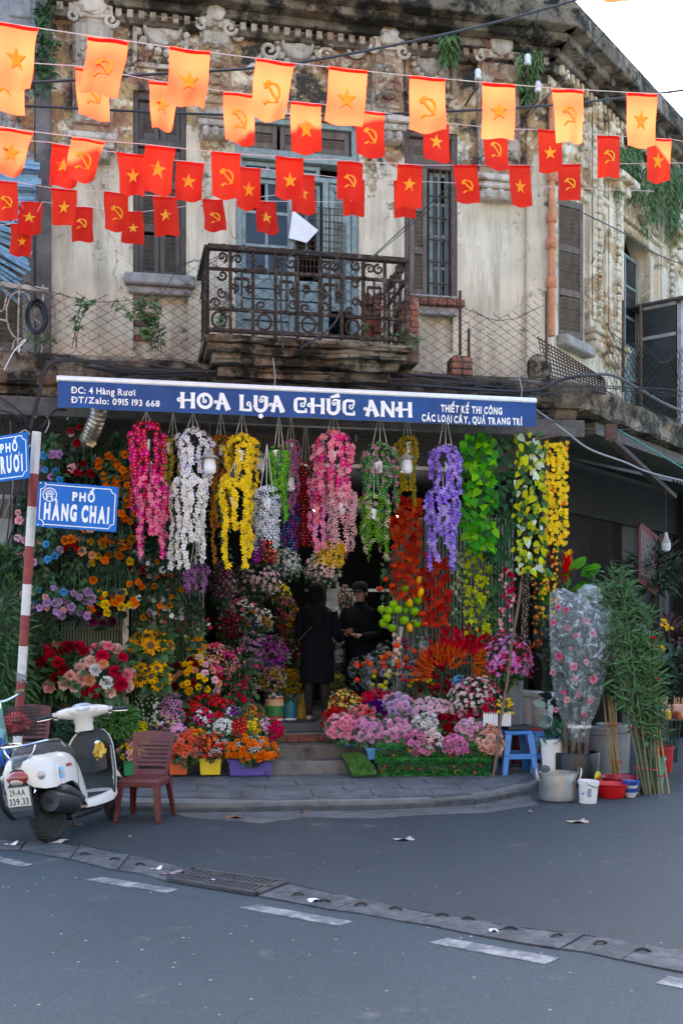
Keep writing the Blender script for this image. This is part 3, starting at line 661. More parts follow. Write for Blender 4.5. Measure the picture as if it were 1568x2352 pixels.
# ---- drainpipe on the corner
dp = thing('drainpipe', 'orange clay drainpipe running down the corner of the old building', 'drainpipe', FAC.hit(1265, 780, .12))
CLAY = M((.50, .20, .09), .75, var=.3, scale=12, dirt=.6, dirtc=(.16, .09, .06))
def fz(u, v, t): p = FAC.hit(u, v, t); return p
a, c = fz(1266, 235, .13), fz(1266, 772, .13)
zs = [c.z, fz(1266, 650, .13).z, fz(1266, 560, .13).z, fz(1266, 500, .13).z, fz(1266, 405, .13).z, a.z]
for i in range(5):
 q = MB(); q.lathe([(.042, 0), (.042, zs[i + 1] - zs[i])], 12, Matrix.Translation((a.x, a.y, zs[i]))); s = obj('pipe_section', q, CLAY, dp, smooth=True)
 q = MB(); q.lathe([(.055, -.06), (.066, -.04), (.066, .05), (.055, .07)], 12, Matrix.Translation((a.x, a.y, zs[i + 1]))); obj('collar', q, CLAY, s, smooth=True)
# ---- ground floor of the old building
sL0 = FAC.sz(-420, 1500)[0]; sO0 = FAC.sz(132, 1500)[0]; sO1 = FAC.sz(1262, 1500)[0]
q = FW(); wall_with(q, sL0, SR, 0, 4.3, [[sO0, sO1, 0, 3.75, .25]]); GW = M((.07, .06, .05), .9, var=.4, scale=3, bump=.4, dirt=.5, dirtc=(.06, .05, .045)); obj('ground_wall', q, GW, bld)
INT = M((.009, .0095, .011), .95, var=.4, scale=2, spec=.1)  # near-black colour stands in for the shade inside the shop
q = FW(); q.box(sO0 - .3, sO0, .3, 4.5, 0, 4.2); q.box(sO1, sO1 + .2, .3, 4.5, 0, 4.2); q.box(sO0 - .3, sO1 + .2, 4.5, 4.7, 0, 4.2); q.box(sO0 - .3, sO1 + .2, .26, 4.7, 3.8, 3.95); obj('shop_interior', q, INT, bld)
q = FW(); a = FAC.sz(640, 1695, .12); c = FAC.sz(1262, 1790, .12); q.box(sO0 + .55, sO1, -.14, .2, a[1] - .28, a[1] + .05, .01); obj('roller_shutter_box', q, M((.07, .075, .08), .6, var=.2, dirt=.6), bld)
q = FW(); q.box(sO0, sO1, .0, .2, a[1] - .42, a[1] - .285, .01); obj('shop_lintel', q, M((.11, .085, .075), .8, var=.4), bld)
# far-right ground floor: corrugated hoarding, piers and set-back recess, all coloured dark to imitate the ledge's shade
RC = .35
cg = thing('corrugated_hoarding', 'dark rusty corrugated metal hoarding beside the flower shop', 'hoarding', WNG.hit(1350, 1500, -RC))
x0, x1 = .32, WNG.sz(1420, 1400, -RC)[0]
q = WW(); n = int((x1 - x0) / .035)
rings = [[(x0 + (x1 - x0) * i / n, RC + (.02 if i % 2 else -.02), z) for z in (.05, 3.6)] for i in range(n + 1)]
q.add([p for r in rings for p in r], [(2 * i, 2 * i + 2, 2 * i + 3, 2 * i + 1) for i in range(n)]); obj('corrugated_sheet', q, M((.016, .014, .013), .8, 0, var=.5, scale=6, dirt=.52, dirtc=(.02, .02, .02), stretch=(1, 1, .2)), cg)
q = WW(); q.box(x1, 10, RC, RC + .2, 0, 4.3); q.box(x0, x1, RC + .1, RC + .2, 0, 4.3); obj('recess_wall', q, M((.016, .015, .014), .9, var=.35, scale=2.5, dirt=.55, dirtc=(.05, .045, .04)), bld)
for u0, u1 in ((1422, 1450), (1508, 1530)):
 a = WNG.sz(u0, 1400, -RC + .1)[0]; c = WNG.sz(u1, 1400, -RC + .1)[0]; q = WW(); q.box(a, c, RC - .14, RC + .01, 0, 3.3, .01); obj('pier', q, M((.045, .042, .04), .9, var=.3, scale=3, dirt=.55, dirtc=(.10, .09, .08)), bld)
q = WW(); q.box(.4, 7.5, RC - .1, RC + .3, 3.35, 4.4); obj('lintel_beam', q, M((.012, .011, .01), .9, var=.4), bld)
# ================================================================ NEIGHBOUR ON THE LEFT
nb = thing('neighbour_house', 'stained grey neighbouring house at the far left with a small upper window', 'house', M=FAC.M)
xl = FAC.sz(-460, 900)[0]; xr = FAC.sz(84, 900)[0] - .02
ON = opening(-70, 380, 52, 800)
q = FW(); wall_with(q, xl, xr, 4.3, 10.2, [ON], .2); obj('wall', q, plaster('stained_plaster', (.24, .215, .19), (.40, .36, .31), peel=.66, mould=.56), nb)
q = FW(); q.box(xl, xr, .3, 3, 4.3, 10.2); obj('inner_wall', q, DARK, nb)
shutter(FAC, ON[0], ON[1], ON[2], ON[3], .12, SHUT2, (.3, .6), parent=nb)
x, z = FAC.sz(55, 20); q = FW(); q.box(x - .25, x + .2, -.12, .02, z - .28, z + .28, .02); q.box(x - .15, x + .1, -.15, -.1, z - .18, z + .18, .015); obj('carved_panel', q, M((.22, .22, .22), .9, var=.3, dirt=.58), nb)
# blue slatted blind hanging in front of it
bb = thing('blue_blind', 'sagging broken blue slatted blind hanging from the house at far left', 'blind', FAC.hit(20, 400, .5))
BLUE = M((.15, .28, .38), .6, var=.4, scale=10)
sl = MB(); sl.box(-.48, .48, -.012, .012, -.018, .018); slm = sl.mesh('blind_slat', BLUE)
for i in range(34):
 v = 362 + i * 7.2 if i < 16 else 470 + (i - 16) * 9
 c = FAC.hit(R.uniform(-28, -8) - (0 if i < 16 else 14), v, .45 + .05 * math.sin(i)); tilt = (-.02 - .03 * i / 16 if i < 16 else .10 + .035 * (i - 16)) + R.uniform(-.05, .05)
 inst('blind_slat', slm, bb, Matrix.Translation(c) @ FAC.M.to_3x3().to_4x4() @ Matrix.Rotation(tilt, 4, 'Y'))
for u in (-40, 10, 40): q = MB(); q.tube([FAC.hit(u, 340, .45), FAC.hit(u - 12, 600, .45)], .006, 5); obj('blind_cord', q, BLUE, bb)
# white scrollwork balcony rail with coiled cable
nr = thing('scroll_balcony_rail', 'rusty white iron balcony rail with curling bars at far left', 'railing', FAC.hit(40, 800, .55))
RW = M((.42, .37, .30), .8, var=.4, scale=14, bump=.3, dirt=.54, dirtc=(.20, .10, .05))
q = MB(); q.bar(FAC.hit(-60, 645, .55), FAC.hit(112, 668, .55), .05, .05); obj('top_rail', q, RW, nr)
for u in (-22, 45, 100): q = MB(); q.tube([FAC.hit(u, 655, .55), FAC.hit(u - 4, 815, .55)], .011, 6); obj('post', q, RW, nr)
for pts in ([(18, 668), (14, 690), (8, 712), (-6, 716)], [(14, 712), (26, 680), (46, 670), (66, 680), (74, 705), (90, 712)], [(-30, 740), (-6, 734), (16, 738), (22, 756), (34, 774), (50, 778)], [(50, 778), (34, 782), (26, 806), (0, 812), (-20, 808)], [(16, 738), (16, 700)], [(84, 690), (80, 730), (92, 742), (98, 765)]):
 q = MB(); q.tube(catmull([FAC.hit(u, v, .55) for u, v in pts], 5), .009, 5); obj('scroll_bar', q, RW, nr)
cc = MB()
for k in range(12):
 c = FAC.hit(84 + R.uniform(-3, 3), 728 + R.uniform(-4, 4), .6 + .006 * k); a, e = .10 + R.uniform(-.02, .02), .17 + R.uniform(-.02, .02)
 cc.tube([c + FAC.e * a * math.cos(t) + V((0, 0, e * math.sin(t))) + FAC.n * .02 * math.sin(2 * t + k) for t in [6.283 * i / 20 for i in range(20)]], .009, 5, True)
obj('cable_coil', cc, CABLE, smooth=True, label='coil of black cable tied to the white scroll balcony rail', cat='cable')
# ================================================================ BALCONY OF THE MIDDLE WINDOW
bal = thing('iron_balcony', 'rusted wrought iron balcony on a mossy slab under the middle window', 'balcony', FAC.hit(705, 780, .6))
TB = 1.15
xa, _ = FAC.sz(478, 780, TB); xb, _ = FAC.sz(936, 780, TB); zf = FAC.sz(705, 776, TB)[1]; ztop = FAC.sz(705, 578, TB)[1]
q = FW()
for t, za, zb in ((TB, zf - .08, zf), (TB - .06, zf - .17, zf - .08), (TB - .16, zf - .27, zf - .17), (TB - .28, zf - .38, zf - .27)): ragged(q, xa - .04 + (TB - t) * .6, xb + .04 - (TB - t) * .6, t, za, zb)
obj('slab', q, MOSS, bal)
IRB = M((.045, .030, .020), .95, 0, var=.5, scale=20, bump=.6, dirt=.54, dirtc=(.19, .16, .12))
yb = -TB + .07
def rail(a, c, w_=.05, h_=.045, nm='rail'): q = FW(); q.bar(a, c, w_, h_); return obj(nm, q, IRB, bal)
rail((xa, yb, ztop), (xb, yb, ztop), .09, .05, 'top_rail'); rail((xa, yb, zf + .05), (xb, yb, zf + .05), .05, .035); rail((xa, yb, ztop - .23), (xb, yb, ztop - .23), .035, .03); rail((xa, yb, zf + .28), (xb, yb, zf + .28), .035, .03)
for s in (xa, xb):
 rail((s, yb, ztop), (s - (.02 if s == xa else -.02), -.05, ztop), .07, .05, 'top_rail'); rail((s, yb, zf + .05), (s, -.05, zf + .05)); rail((s, yb, ztop - .23), (s, -.05, ztop - .23), .03, .03)
 for k in range(4): rail((s, yb + .27 * k, zf), (s, yb + .27 * k, ztop), .03, .03, 'post')
def scr(cx, cz, r, fl, turns=1.3, th=.015):
 if R.random() < .24: return
 q = FW(); scroll(q, cx, cz, r, turns, fl, yb, th, R.uniform(0, 6)); obj('scroll', q, IRB, bal, smooth=True)
nb_ = 9; wd = (xb - xa) / nb_
for i in range(nb_ + 1): rail((xa + wd * i, yb, zf), (xa + wd * i, yb, ztop), .045 if i % 2 else .03, .035, 'post')
for i in range(nb_):
 cx = xa + wd * (i + .5)
 if i % 2 == 0:
  for k in range(6): scr(cx + (.035 if k % 2 else -.035), zf + .34 + .10 * k, .055, 1 if k % 2 else -1)
  q = FW(); q.tube([(cx + .075 * math.cos(t), yb, zf + .165 + .085 * math.sin(t)) for t in [6.283 * j / 16 for j in range(16)]], .013, 6, True); obj('ring', q, IRB, bal)
 else:
  for s in (-1, 1):
   scr(cx + s * .07, zf + .36, .065, s); scr(cx + s * .08, zf + .52, .05, -s); scr(cx + s * .05, ztop - .12, .06, s)
  rail((cx, yb, zf + .30), (cx, yb, ztop - .24), .022, .02, 'bar'); rail((cx - wd * .3, yb, zf + .62), (cx + wd * .3, yb, zf + .62), .03, .025, 'bar')
  for s in (-1, 1): rail((cx + s * wd * .3, yb, zf + .45), (cx + s * wd * .3, yb, zf + .62), .025, .02, 'bar')
q = FW()
for i in range(90):
 x = R.uniform(xa, xb); q.blob((x, yb + R.uniform(-.02, .02), R.choice((ztop + .02, ztop - .23, zf + .28, zf + .06))), R.uniform(.014, .032), 5, 3, None, .3)
obj('moss_clumps', q, MOSS, bal, kind='stuff')
bp = thing('brick_pier', 'crumbling brick pier standing at the right end of the iron balcony', 'pier', FAC.hit(942, 770, .95))
x0, z0 = FAC.sz(922, 772, .95); x1, z1 = FAC.sz(966, 690, .95)
q = FW(); q.box(x0 + .01, x1 - .01, -.93, -.55, z0 - .3, z1, .02); obj('core', q, MOSS, bp)
z = z0 - .02; k = 0
while z < z1 - .1:
 for i in range(2):
  q = FW(); a = x0 + (x1 - x0) * .5 * i - (.02 if k % 2 else 0); q.box(a, a + (x1 - x0) * .5 - .012, -.95 + R.uniform(-.01, .012), -.8, z, z + .055, .008); obj('brick', q, BRICK, bp)
 z += .066; k += 1
bp2 = thing('brick_stack', 'small heap of broken orange bricks behind the balcony rail', 'bricks', FAC.hit(858, 770, .5))
for k in range(8):
 for i in range(2):
  q = FW(); x, z = FAC.sz(832 + i * 22 + (k % 2) * 3, 778 - 13 * k, .5); q.box(x, x + .105, -.52 + R.uniform(-.03, .03), -.38, z, z + .058, .008); obj('brick', q, BRICK, bp2)
# ================================================================ CHAIN LINK FENCES ON THE LEDGE
MESHW = M((.03, .027, .025), .7, .3, var=.4)
def chainlink(name, label, pl, x0, x1, zb, ztops, t, posts=(), pitch=.085, th=.0046):
 th_ = thing(name, label, 'fence', pl.M @ V(((x0 + x1) / 2, -t, zb)))
 q = MB(pl.M); n = int((x1 - x0) / pitch)
 for i in range(n):
  zt = ztops((i + .5) / n); pts = []; z = zb; k = 0
  while z < zt + R.uniform(0, .08):
   s = 1 if (k + i) % 2 else -1
   pts.append((x0 + (i + .5) * pitch + s * pitch * .52, -t + s * .006 + .03 * math.sin(z * 3 + i * .2), z - .02 * math.sin(i * .35))); z += pitch * .62; k += 1
  if len(pts) > 2: q.tube(pts, th, 3, caps=False)
 obj('netting', q, MESHW, th_, kind='stuff')
 q = MB(pl.M)
 for z in (.02, .98):
  q.tube([(x0 + (x1 - x0) * i / 14, -t, zb + (ztops(i / 14) - zb) * z + R.uniform(-.01, .01)) for i in range(15)], .004, 4)
 obj('strand_wire', q, MESHW, th_)
 for (u, v0, v1) in posts:
  a, c = pl.hit(u, v1, t - .02), pl.hit(u, v0, t - .02); q = MB(); q.tube([a, c], .018, 6); obj('post', q, RUST, th_)
 return th_
zl = ZL - .01
x0, _ = FAC.sz(-30, 800, .6); x1, _ = FAC.sz(482, 800, .6)
chainlink('chain_link_fence', 'long sagging rusty chain link fence on the ledge left of the balcony', FAC, x0, x1, zl, lambda f: zl + .95 - .32 * math.sin(min(1, f * 1.05) * 3.1) + (.25 if f > .85 else 0) + (.2 if f < .12 else 0), .6)
chainlink('chain_link_fence', 'torn chain link netting hung over the iron balcony rail', FAC, xa, xb, zf, lambda f: zf + .72 + .16 * math.sin(f * 11) - .35 * (.3 < f < .45), TB + .04)
x0, _ = FAC.sz(940, 850, .6); x1, _ = FAC.sz(1250, 850, .6)
chainlink('chain_link_fence', 'chain link fence with a drooping top between brick stumps right of the balcony', FAC, x0, x1, zl, lambda f: zl + .92 - .22 * math.sin(max(0, f - .3) / .7 * 3.14), .6, [(1056, 668, 815), (1076, 755, 840), (1254, 668, 850)])
chainlink('chain_link_fence', 'tangled chain link fence running along the side wing above the food stall', WNG, .35, 4.6, zl, lambda f: zl + .9 - .15 * math.sin(f * 6.28) - .1 * math.sin(f * 17), .6, [(1430, 690, 900), (1470, 700, 930)])
for (u, v, lab) in ((1058, 870, 'square broken brick stump on the ledge at the foot of the fence post'), (1240, 872, 'rounded dark mossy stump on the ledge near the corner pipe')):
 st = thing('brick_stump', lab, 'stump', FAC.hit(u, v, .55)); x, z = FAC.sz(u, v, .55)
 q = FW(); q.blob((x, -.50, z + .12), (.16, .16, .20), 10, 6, None, .12) if u > 1200 else q.box(x - .13, x + .13, -.62, -.38, z, z + .26, .03); obj('core', q, MOSS, st)
 if u < 1200:
  for i in range(2):
   for k in range(3): q = FW(); q.box(x - .135 + i * .13, x - .015 + i * .13, -.64 + R.uniform(0, .012), -.5, z + .03 + .075 * k, z + .09 + .075 * k, .008); obj('brick', q, BRICK, st)
ft = thing('fallen_trellis', 'rusty lattice trellis lying slumped on the ledge at the corner', 'trellis', FAC.hit(1330, 850, .6))
LAT = M((.055, .035, .028), .9, var=.5, bump=.3)
for d in (0, 1):
 for i in range(13 if d == 0 else 22):
  if d == 0: a, c = (1232 + 4 * i, 775 + i * 11), (1385 + 2 * i, 868 + i * 4)
  else: a, c = (1236 + i * 7, 772 + i * 4.5), (1250 + i * 6.5, 872 + i * 1.2)
  q = MB(); q.bar(FAC.hit(*a, .56 + d * .012), FAC.hit(min(c[0], 1392), min(c[1], 905), .60 + d * .012), .018, .008); obj('slat', q, LAT, ft)
# glazed metal cabin further along the ledge
cab = thing('glazed_cabin', 'white metal framed glazed cabin on the ledge at the far right', 'cabin', WNG.hit(1530, 1000, .5))
x0 = WNG.sz(1482, 900, .05)[0]; zt = WNG.sz(1482, 636, .55)[1]; zm = WNG.sz(1482, 720, .55)[1]
q = WW()
for x in (x0, x0 + 1.2, x0 + 2.4): q.box(x, x + .07, -.58, -.52, ZL - .03, zt)
for z in (zt - .05, zm): q.box(x0, x0 + 2.47, -.585, -.515, z, z + .06)
q.box(x0, x0 + .06, -.5, .0, zt - .05, zt); q.box(x0, x0 + .06, -.5, .0, zm, zm + .05)
obj('frame', q, M((.30, .30, .30), .6, var=.25, dirt=.56), cab)
for (za, zb) in ((ZL, zm), (zm + .06, zt - .05)):
 for i in range(2): q = WW(); q.box(x0 + .07 + 1.2 * i, x0 + 1.2 + 1.2 * i, -.552, -.546, za, zb); obj('pane', q, M((.035, .04, .042), .3, var=.4, scale=2, spec=.25), cab)
q = WW(); q.box(x0 + .01, x0 + .02, -.5, .0, ZL, zt - .05); obj('pane', q, M((.035, .04, .042), .3, var=.4, scale=2, spec=.25), cab)
q = WW(); q.box(x0 - .08, x0 + 2.6, -.68, .2, zt, zt + .03); obj('roof', q, M((.05, .05, .055), .6), cab)
q = WW(); q.box(x0 + .1, x0 + 2.4, -.3, -.28, ZL, zt); obj('curtain', q, M((.10, .10, .095), .9, var=.4), cab)
# ================================================================ LEAF AND FLOWER PIECES (shared meshes)
def petal_pts(L, wd, tilt, az, curl=.0, z0=0.0, jit=0.0, r0=.04):
 """A seven-point petal rising from the heart; tilt from the axis, curl bends the tip."""
 out = []
 for (a, b) in ((0, 0), (.55, -.5), (.55, 0), (.55, .5), (.92, -.34), (1, 0), (.92, .34)):
  tl = tilt + curl * a * a; r = r0 + L * a * math.sin(tl) * (1 + R.uniform(-jit, jit)); z = z0 + L * a * math.cos(tl) + (-.10 * L if b == 0 and a == .55 else 0) + R.uniform(-jit, jit) * L * .4
  out.append(V((math.cos(az) * r - math.sin(az) * b * wd * 2, math.sin(az) * r + math.cos(az) * b * wd * 2, z)))
 return out
PF = [(0, 2, 1), (0, 3, 2), (1, 2, 5, 4), (2, 3, 6, 5)]
def blossom(name, rings, center=None, mat=None, cmat=None, g0=.0, leafring=0):
 q = MB()
 for k, (n, L, wd, tilt, curl, z0, jit) in enumerate(rings):
  for i in range(n):
   az = 6.283 * (i + .5 * (k % 2)) / n + R.uniform(-.12, .12); pts = petal_pts(L, wd, rad(tilt), az, curl, z0, jit)
   q.add(pts, PF, [g0, .7, .6, .7, 1, 1, 1])
 if center: q.mi = 1; q.lathe(center, 8)
 if leafring:
  q.mi = 2
  for i in range(leafring): q.add(petal_pts(.9, .12, rad(100), 6.283 * i / leafring, .3, -.08), PF)
 return q.mesh(name, [mat or PETAL, cmat or YEL, LEAF])
FL = {
 'five': blossom('blossom', [(5, .95, .34, 66, .35, 0, .05)], [(.16, .02), (.12, .14), (0, .16)], cmat=CREAM),
 'fivey': blossom('blossom', [(5, .95, .34, 66, .35, 0, .05)], [(.2, .02), (.15, .16), (0, .18)], cmat=YEL),
 'star': blossom('blossom', [(5, 1.05, .15, 72, .5, 0, .1)], None),
 'mum': blossom('chrysanthemum', [(12, 1.0, .13, 84, .15, -.05, .08), (10, .85, .13, 60, .1, 0, .08), (7, .62, .13, 32, -.1, .05, .1)], None),
 'rose': blossom('rose', [(5, 1.0, .50, 64, .30, -.05, .06), (5, .98, .48, 42, .1, 0, .06), (4, .86, .40, 24, -.25, .05, .05), (4, .72, .28, 10, -.4, .1, .04)], None, leafring=4),
 'carn': blossom('carnation', [(10, 1.0, .26, 84, .2, -.05, .2), (10, 1.0, .26, 58, .1, 0, .2), (8, .95, .25, 34, .1, .05, .2), (5, .85, .24, 12, 0, .1, .2)], None, leafring=3),
 'sun': blossom('sunflower', [(15, 1.0, .12, 86, .1, 0, .06), (13, .82, .11, 70, .15, .03, .06)], [(.42, .0), (.42, .08), (.3, .15), (0, .12)], cmat=BROWN, g0=.4, leafring=5),
 'tulip': blossom('tulip', [(3, 1.3, .34, 30, -.55, 0, .03), (3, 1.25, .34, 26, -.5, 0, .03)], None, g0=.7, leafring=3),
 'lily': blossom('lily', [(6, 1.15, .17, 46, .75, 0, .05)], [(.05, .1), (.03, .6), (0, .65)], cmat=YEL, g0=.2),
 'orch': blossom('orchid_blossom', [(2, 1.0, .46, 75, .2, 0, .05), (3, .95, .28, 70, .3, -.03, .05)], [(.18, .02), (.1, .25), (0, .25)], cmat=M((.5, .12, .25), .6)),
 'daisy': blossom('daisy', [(11, 1.0, .12, 80, .1, 0, .05)], [(.3, .0), (.22, .16), (0, .2)], cmat=YEL),
 'peony': blossom('peony', [(9, 1.0, .34, 88, .1, -.05, .14), (10, 1.02, .32, 64, .05, 0, .16), (9, .98, .28, 42, 0, .05, .17), (7, .9, .25, 22, -.1, .08, .16), (4, .8, .22, 6, -.1, .1, .12)], None, leafring=5),
 'trump': blossom('blossom', [(6, .9, .26, 62, .4, 0, .06)], [(.2, .0), (.34, .35), (.3, .36), (.1, .05)], cmat=YEL, g0=.5),
}
def leaf_mesh(name, outline, mat, bend=.25, fold=.12, ridge=True):
 """outline: half-outline (x along the leaf, y half width); the midrib is folded and the leaf bends down."""
 q = MB(); up_, dn, md = [], [], []
 for x, y in outline:
  z = -bend * x * x; md.append((x, 0, z)); up_.append((x, y, z + fold * y)); dn.append((x, -y, z + fold * y))
 n = len(outline); fs = []
 for i in range(n - 1): fs += [(i, i + 1, n + i + 1, n + i), (i + 1, i, 2 * n + i, 2 * n + i + 1)]
 q.add(md + up_ + dn, fs, [.35] * n + [1] * (2 * n)); return q.mesh(name, mat)
LF = {
 'oval': leaf_mesh('leaf', [(0, 0), (.2, .2), (.5, .3), (.8, .18), (1, 0)], LEAFC),
 'heart': leaf_mesh('leaf', [(-.05, 0), (-.12, .25), (.15, .42), (.5, .33), (.8, .14), (1, 0)], LEAFC),
 'maple': leaf_mesh('leaf', [(0, 0), (-.08, .16), (.06, .24), (.05, .55), (.28, .34), (.42, .52), (.5, .22), (.72, .26), (.74, .1), (1, 0)], LEAFC),
 'ivy': leaf_mesh('leaf', [(0, 0), (-.15, .3), (.1, .34), (.22, .55), (.45, .25), (.7, .16), (1, 0)], LEAFC),
 'long': leaf_mesh('leaf', [(0, 0), (.3, .09), (.6, .08), (1, 0)], LEAFC, .35),
 'feather': leaf_mesh('leaf', [(0, 0), (.2, .07), (.5, .10), (.8, .06), (1, 0)], LEAFC, -.1),
}
def add_leaf(q, p, d, L, wd=.3, up_=None, bend=.25):
 """One small leaf joined into a foliage mesh: folded, six points."""
 d = V(d).normalized(); s = d.cross(up_ or V((R.uniform(-.4, .4), -.7, .7))); s = s.normalized() if s.length > 1e-3 else d.orthogonal().normalized(); n = s.cross(d)
 p = V(p); a = p + d * L * .45 - n * bend * L * .2; t = p + d * L - n * bend * L
 q.add([p, a + s * wd * L + n * .05 * L, a, a - s * wd * L + n * .05 * L, t], [(0, 2, 1), (0, 3, 2), (1, 2, 4), (2, 3, 4)])
def rdir(up_=0.0, fwd=0.0):
 while True:
  d = V((R.uniform(-1, 1), R.uniform(-1, 1), R.uniform(-1, 1)))
  if .05 < d.length < 1: break
 d.normalize(); return (d + V((0, -fwd, up_))).normalized()
# weeds sprouting on the ledge, creepers on the wing
WEED = leaf_mat('weed_leaf', (.09, .16, .055))
def weed(label, u0, u1, v0, v1, t, n=5, lf=26, pl=FAC, size=.088, cat='plant', name='ledge_weed'):
 base = pl.hit((u0 + u1) / 2, v1, t); th = thing(name, label, cat, base); st = MB(); fo = MB(); pl_ = K(base.y)
 for i in range(n):
  e = pl.hit(R.uniform(u0, u1), v0 + abs(R.gauss(0, .25)) * (v1 - v0), t + R.uniform(0, .12)); r0 = base + V((R.uniform(-.1, .1) * (u1 - u0) * pl_, 0, 0)); m = r0.lerp(e, .5) + V((R.uniform(-.05, .05), R.uniform(-.05, 0), .06))
  pts = catmull([r0, m, e], 5); st.tube(pts, .005, 4)
  for k in range(lf // n + 3):
   p = pts[min(len(pts) - 1, 2 + int(R.random() ** .7 * (len(pts) - 2)))]; add_leaf(fo, p, rdir(.1, .5), size * R.uniform(.6, 1.3), .38)
 obj('stem', st, M((.06, .06, .03), .8), th); obj('leaves', fo, WEED, th, kind='stuff')
weed('leafy green weed with broad leaves growing on the ledge under the left shuttered window', 262, 450, 672, 808, .5, 9, 130)
weed('thin weed with sparse leaves growing behind the left end of the fence', 125, 220, 690, 800, .4, 3, 16)
weed('young vine growing at the left foot of the iron balcony', 470, 540, 700, 770, .9, 4, 24, size=.06)
weed('bright green creeper hanging beside the brick pier on the balcony edge', 890, 968, 758, 830, 1.0, 4, 26)
weed('low green weed beside the white twisted wire on the ledge at far left', 60, 120, 770, 812, .5, 3, 12)
weed('small green fern growing out of the corner by the drainpipe', 1190, 1240, 175, 235, .2, 6, 30, size=.06)
weed('wisps of grass on the mossy balcony slab under the right railing', 800, 850, 740, 800, 1.1, 4, 20, size=.04)
cr = leaf_mat('creeper_leaf', (.075, .14, .04))
def creeper(label, pl, u0, u1, v0, v1, t, n):
 th = thing('hanging_creeper', label, 'plant', pl.hit((u0 + u1) / 2, v0, t)); st = MB(); fo = MB()
 for i in range(n):
  u = R.uniform(u0, u1); a = pl.hit(u, v0 + R.uniform(-10, 20), t); L = R.uniform(.4, 1) * (v1 - v0); pts = [pl.hit(u + R.uniform(-6, 6), v0 + L * k / 6, t + .05 * math.sin(k)) for k in range(7)]
  st.tube(catmull(pts, 3), .004, 3)
  for p in catmull(pts, 3)[2:]:
   for _ in range(3): add_leaf(fo, p, (R.uniform(-1, 1), R.uniform(-1, .2), -.6), R.uniform(.08, .16), .1, bend=.5)
 obj('stem', st, LEAFD, th); obj('leaves', fo, cr, th, kind='stuff')
creeper('thin green creeper on the upper wall right of the right pilaster', FAC, 1196, 1232, 110, 230, .25, 7)
creeper('thin green creeper on the cornice above the right window', FAC, 1010, 1050, 75, 150, .3, 5)
q = MB()
for i in range(26):
 u = R.uniform(-60, 1150); n_ = R.randint(3, 6); du = R.uniform(60, 150); v = 836 + u * .045 + R.uniform(-20, 26); q.tube(catmull([FAC.hit(u + du * k, v + du * k * .045 + R.uniform(-12, 16), .72 + R.uniform(0, .08)) for k in range(n_)], 5), R.uniform(.003, .008), 4)
for i in range(16):
 u = R.uniform(-40, 130); q.tube(catmull([FAC.hit(u, 900, .5), FAC.hit(u + R.uniform(-40, 40), 950, .5), FAC.hit(u + R.uniform(-30, 30), 990, .35), FAC.hit(u + R.uniform(-50, 50), 1040, .3)], 5), R.uniform(.003, .009), 4)
obj('wire_tangle', q, CABLE, kind='stuff', label='tangle of thin black wires strung along the ledge and its left corner', cat='wires')
creeper('feathery green creeper hanging down the far part of the side wing', WNG, 1412, 1470, 330, 470, .2, 14)
creeper('dense green creeper spilling over the far right end of the wing wall', WNG, 1478, 1600, 370, 560, .3, 26)
for i, (u, v, r, y, lab) in enumerate(((1572, 610, .55, 18.5, 'dark leafy tree crown behind the far end of the wing'),)):
 c = P(u, v, y); th = thing('leafy_tree', lab, 'tree', (c.x, c.y, 0)); q = MB(); q.tube([(c.x, c.y, 0), (c.x + .1, c.y, c.z * .6), (c.x, c.y, c.z + .3)], [.14, .11, .04], 8); obj('trunk', q, WOOD, th)
 q = MB()
 for k in range(900):
  d = rdir(); rr = r * R.uniform(.4, 1.05) * (1 + .35 * math.sin(d.x * 5 + d.z * 7)); add_leaf(q, c + V((d.x * rr, d.y * rr, d.z * rr * 1.7)), rdir(-.3), R.uniform(.12, .22), .3)
 obj('crown', q, cr, th, kind='stuff')
th = thing('roof_sprig', 'small bright sprig growing on the roof edge against the sky', 'plant', WNG.hit(1462, 215, .3)); q = MB()
for k in range(26): add_leaf(q, WNG.hit(R.uniform(1448, 1476), R.uniform(196, 232), .3), rdir(.3), .09, .35)
obj('leaves', q, LEAFB, th, kind='stuff')
c = FAC.hit(62, 60, .35); th = thing('wall_vine', 'green vine trailing down the wall between the two houses at top left', 'plant', c); q = MB(); s = MB()
for k in range(5):
 pts = [FAC.hit(R.uniform(80, 125), 0 + R.uniform(-20, 20), .3)]
 while pts[-1].z > FAC.hit(100, R.choice((150, 230, 330)), .3).z and len(pts) < 24: pts.append(pts[-1] + V((R.uniform(-.05, .05), R.uniform(-.02, .02), -.09)))
 s.tube(pts, .005, 4)
 for p in pts:
  for _ in range(3): add_leaf(q, p, rdir(-.4, .5), R.uniform(.07, .13), .36)
obj('stem', s, LEAFD, th); obj('leaves', q, LEAF, th, kind='stuff')
# ================================================================ CABLES
def cable(label, pts, r=.012, group=None, mat=CABLE, name='cable', n=5):
 q = MB(); q.tube(catmull(pts, n), r, 5); return obj(name, q, mat, smooth=True, label=label, cat='cable', group=group)
L = lambda u, v, t=.74: FAC.hit(u, v, t)
cable('thick black cable rising in a hoop at left then running along the ledge', [L(70, 985), L(92, 900), L(100, 860), L(118, 834), L(160, 826), L(220, 832), L(300, 846), L(420, 852), L(560, 852)], .022, 'cables on the ledge')
cable('black cable sagging along the front of the ledge above the awning', [L(200, 842), L(330, 858), L(480, 852), L(640, 850), L(800, 852), L(930, 862), L(1040, 868), L(1130, 890), L(1190, 905)], .017, 'cables on the ledge')
cable('lower black cable running just over the awning tube', [L(280, 868), L(420, 862), L(560, 864), L(720, 872), L(880, 880), L(1040, 893), L(1160, 905), L(1235, 906)], .014, 'cables on the ledge')
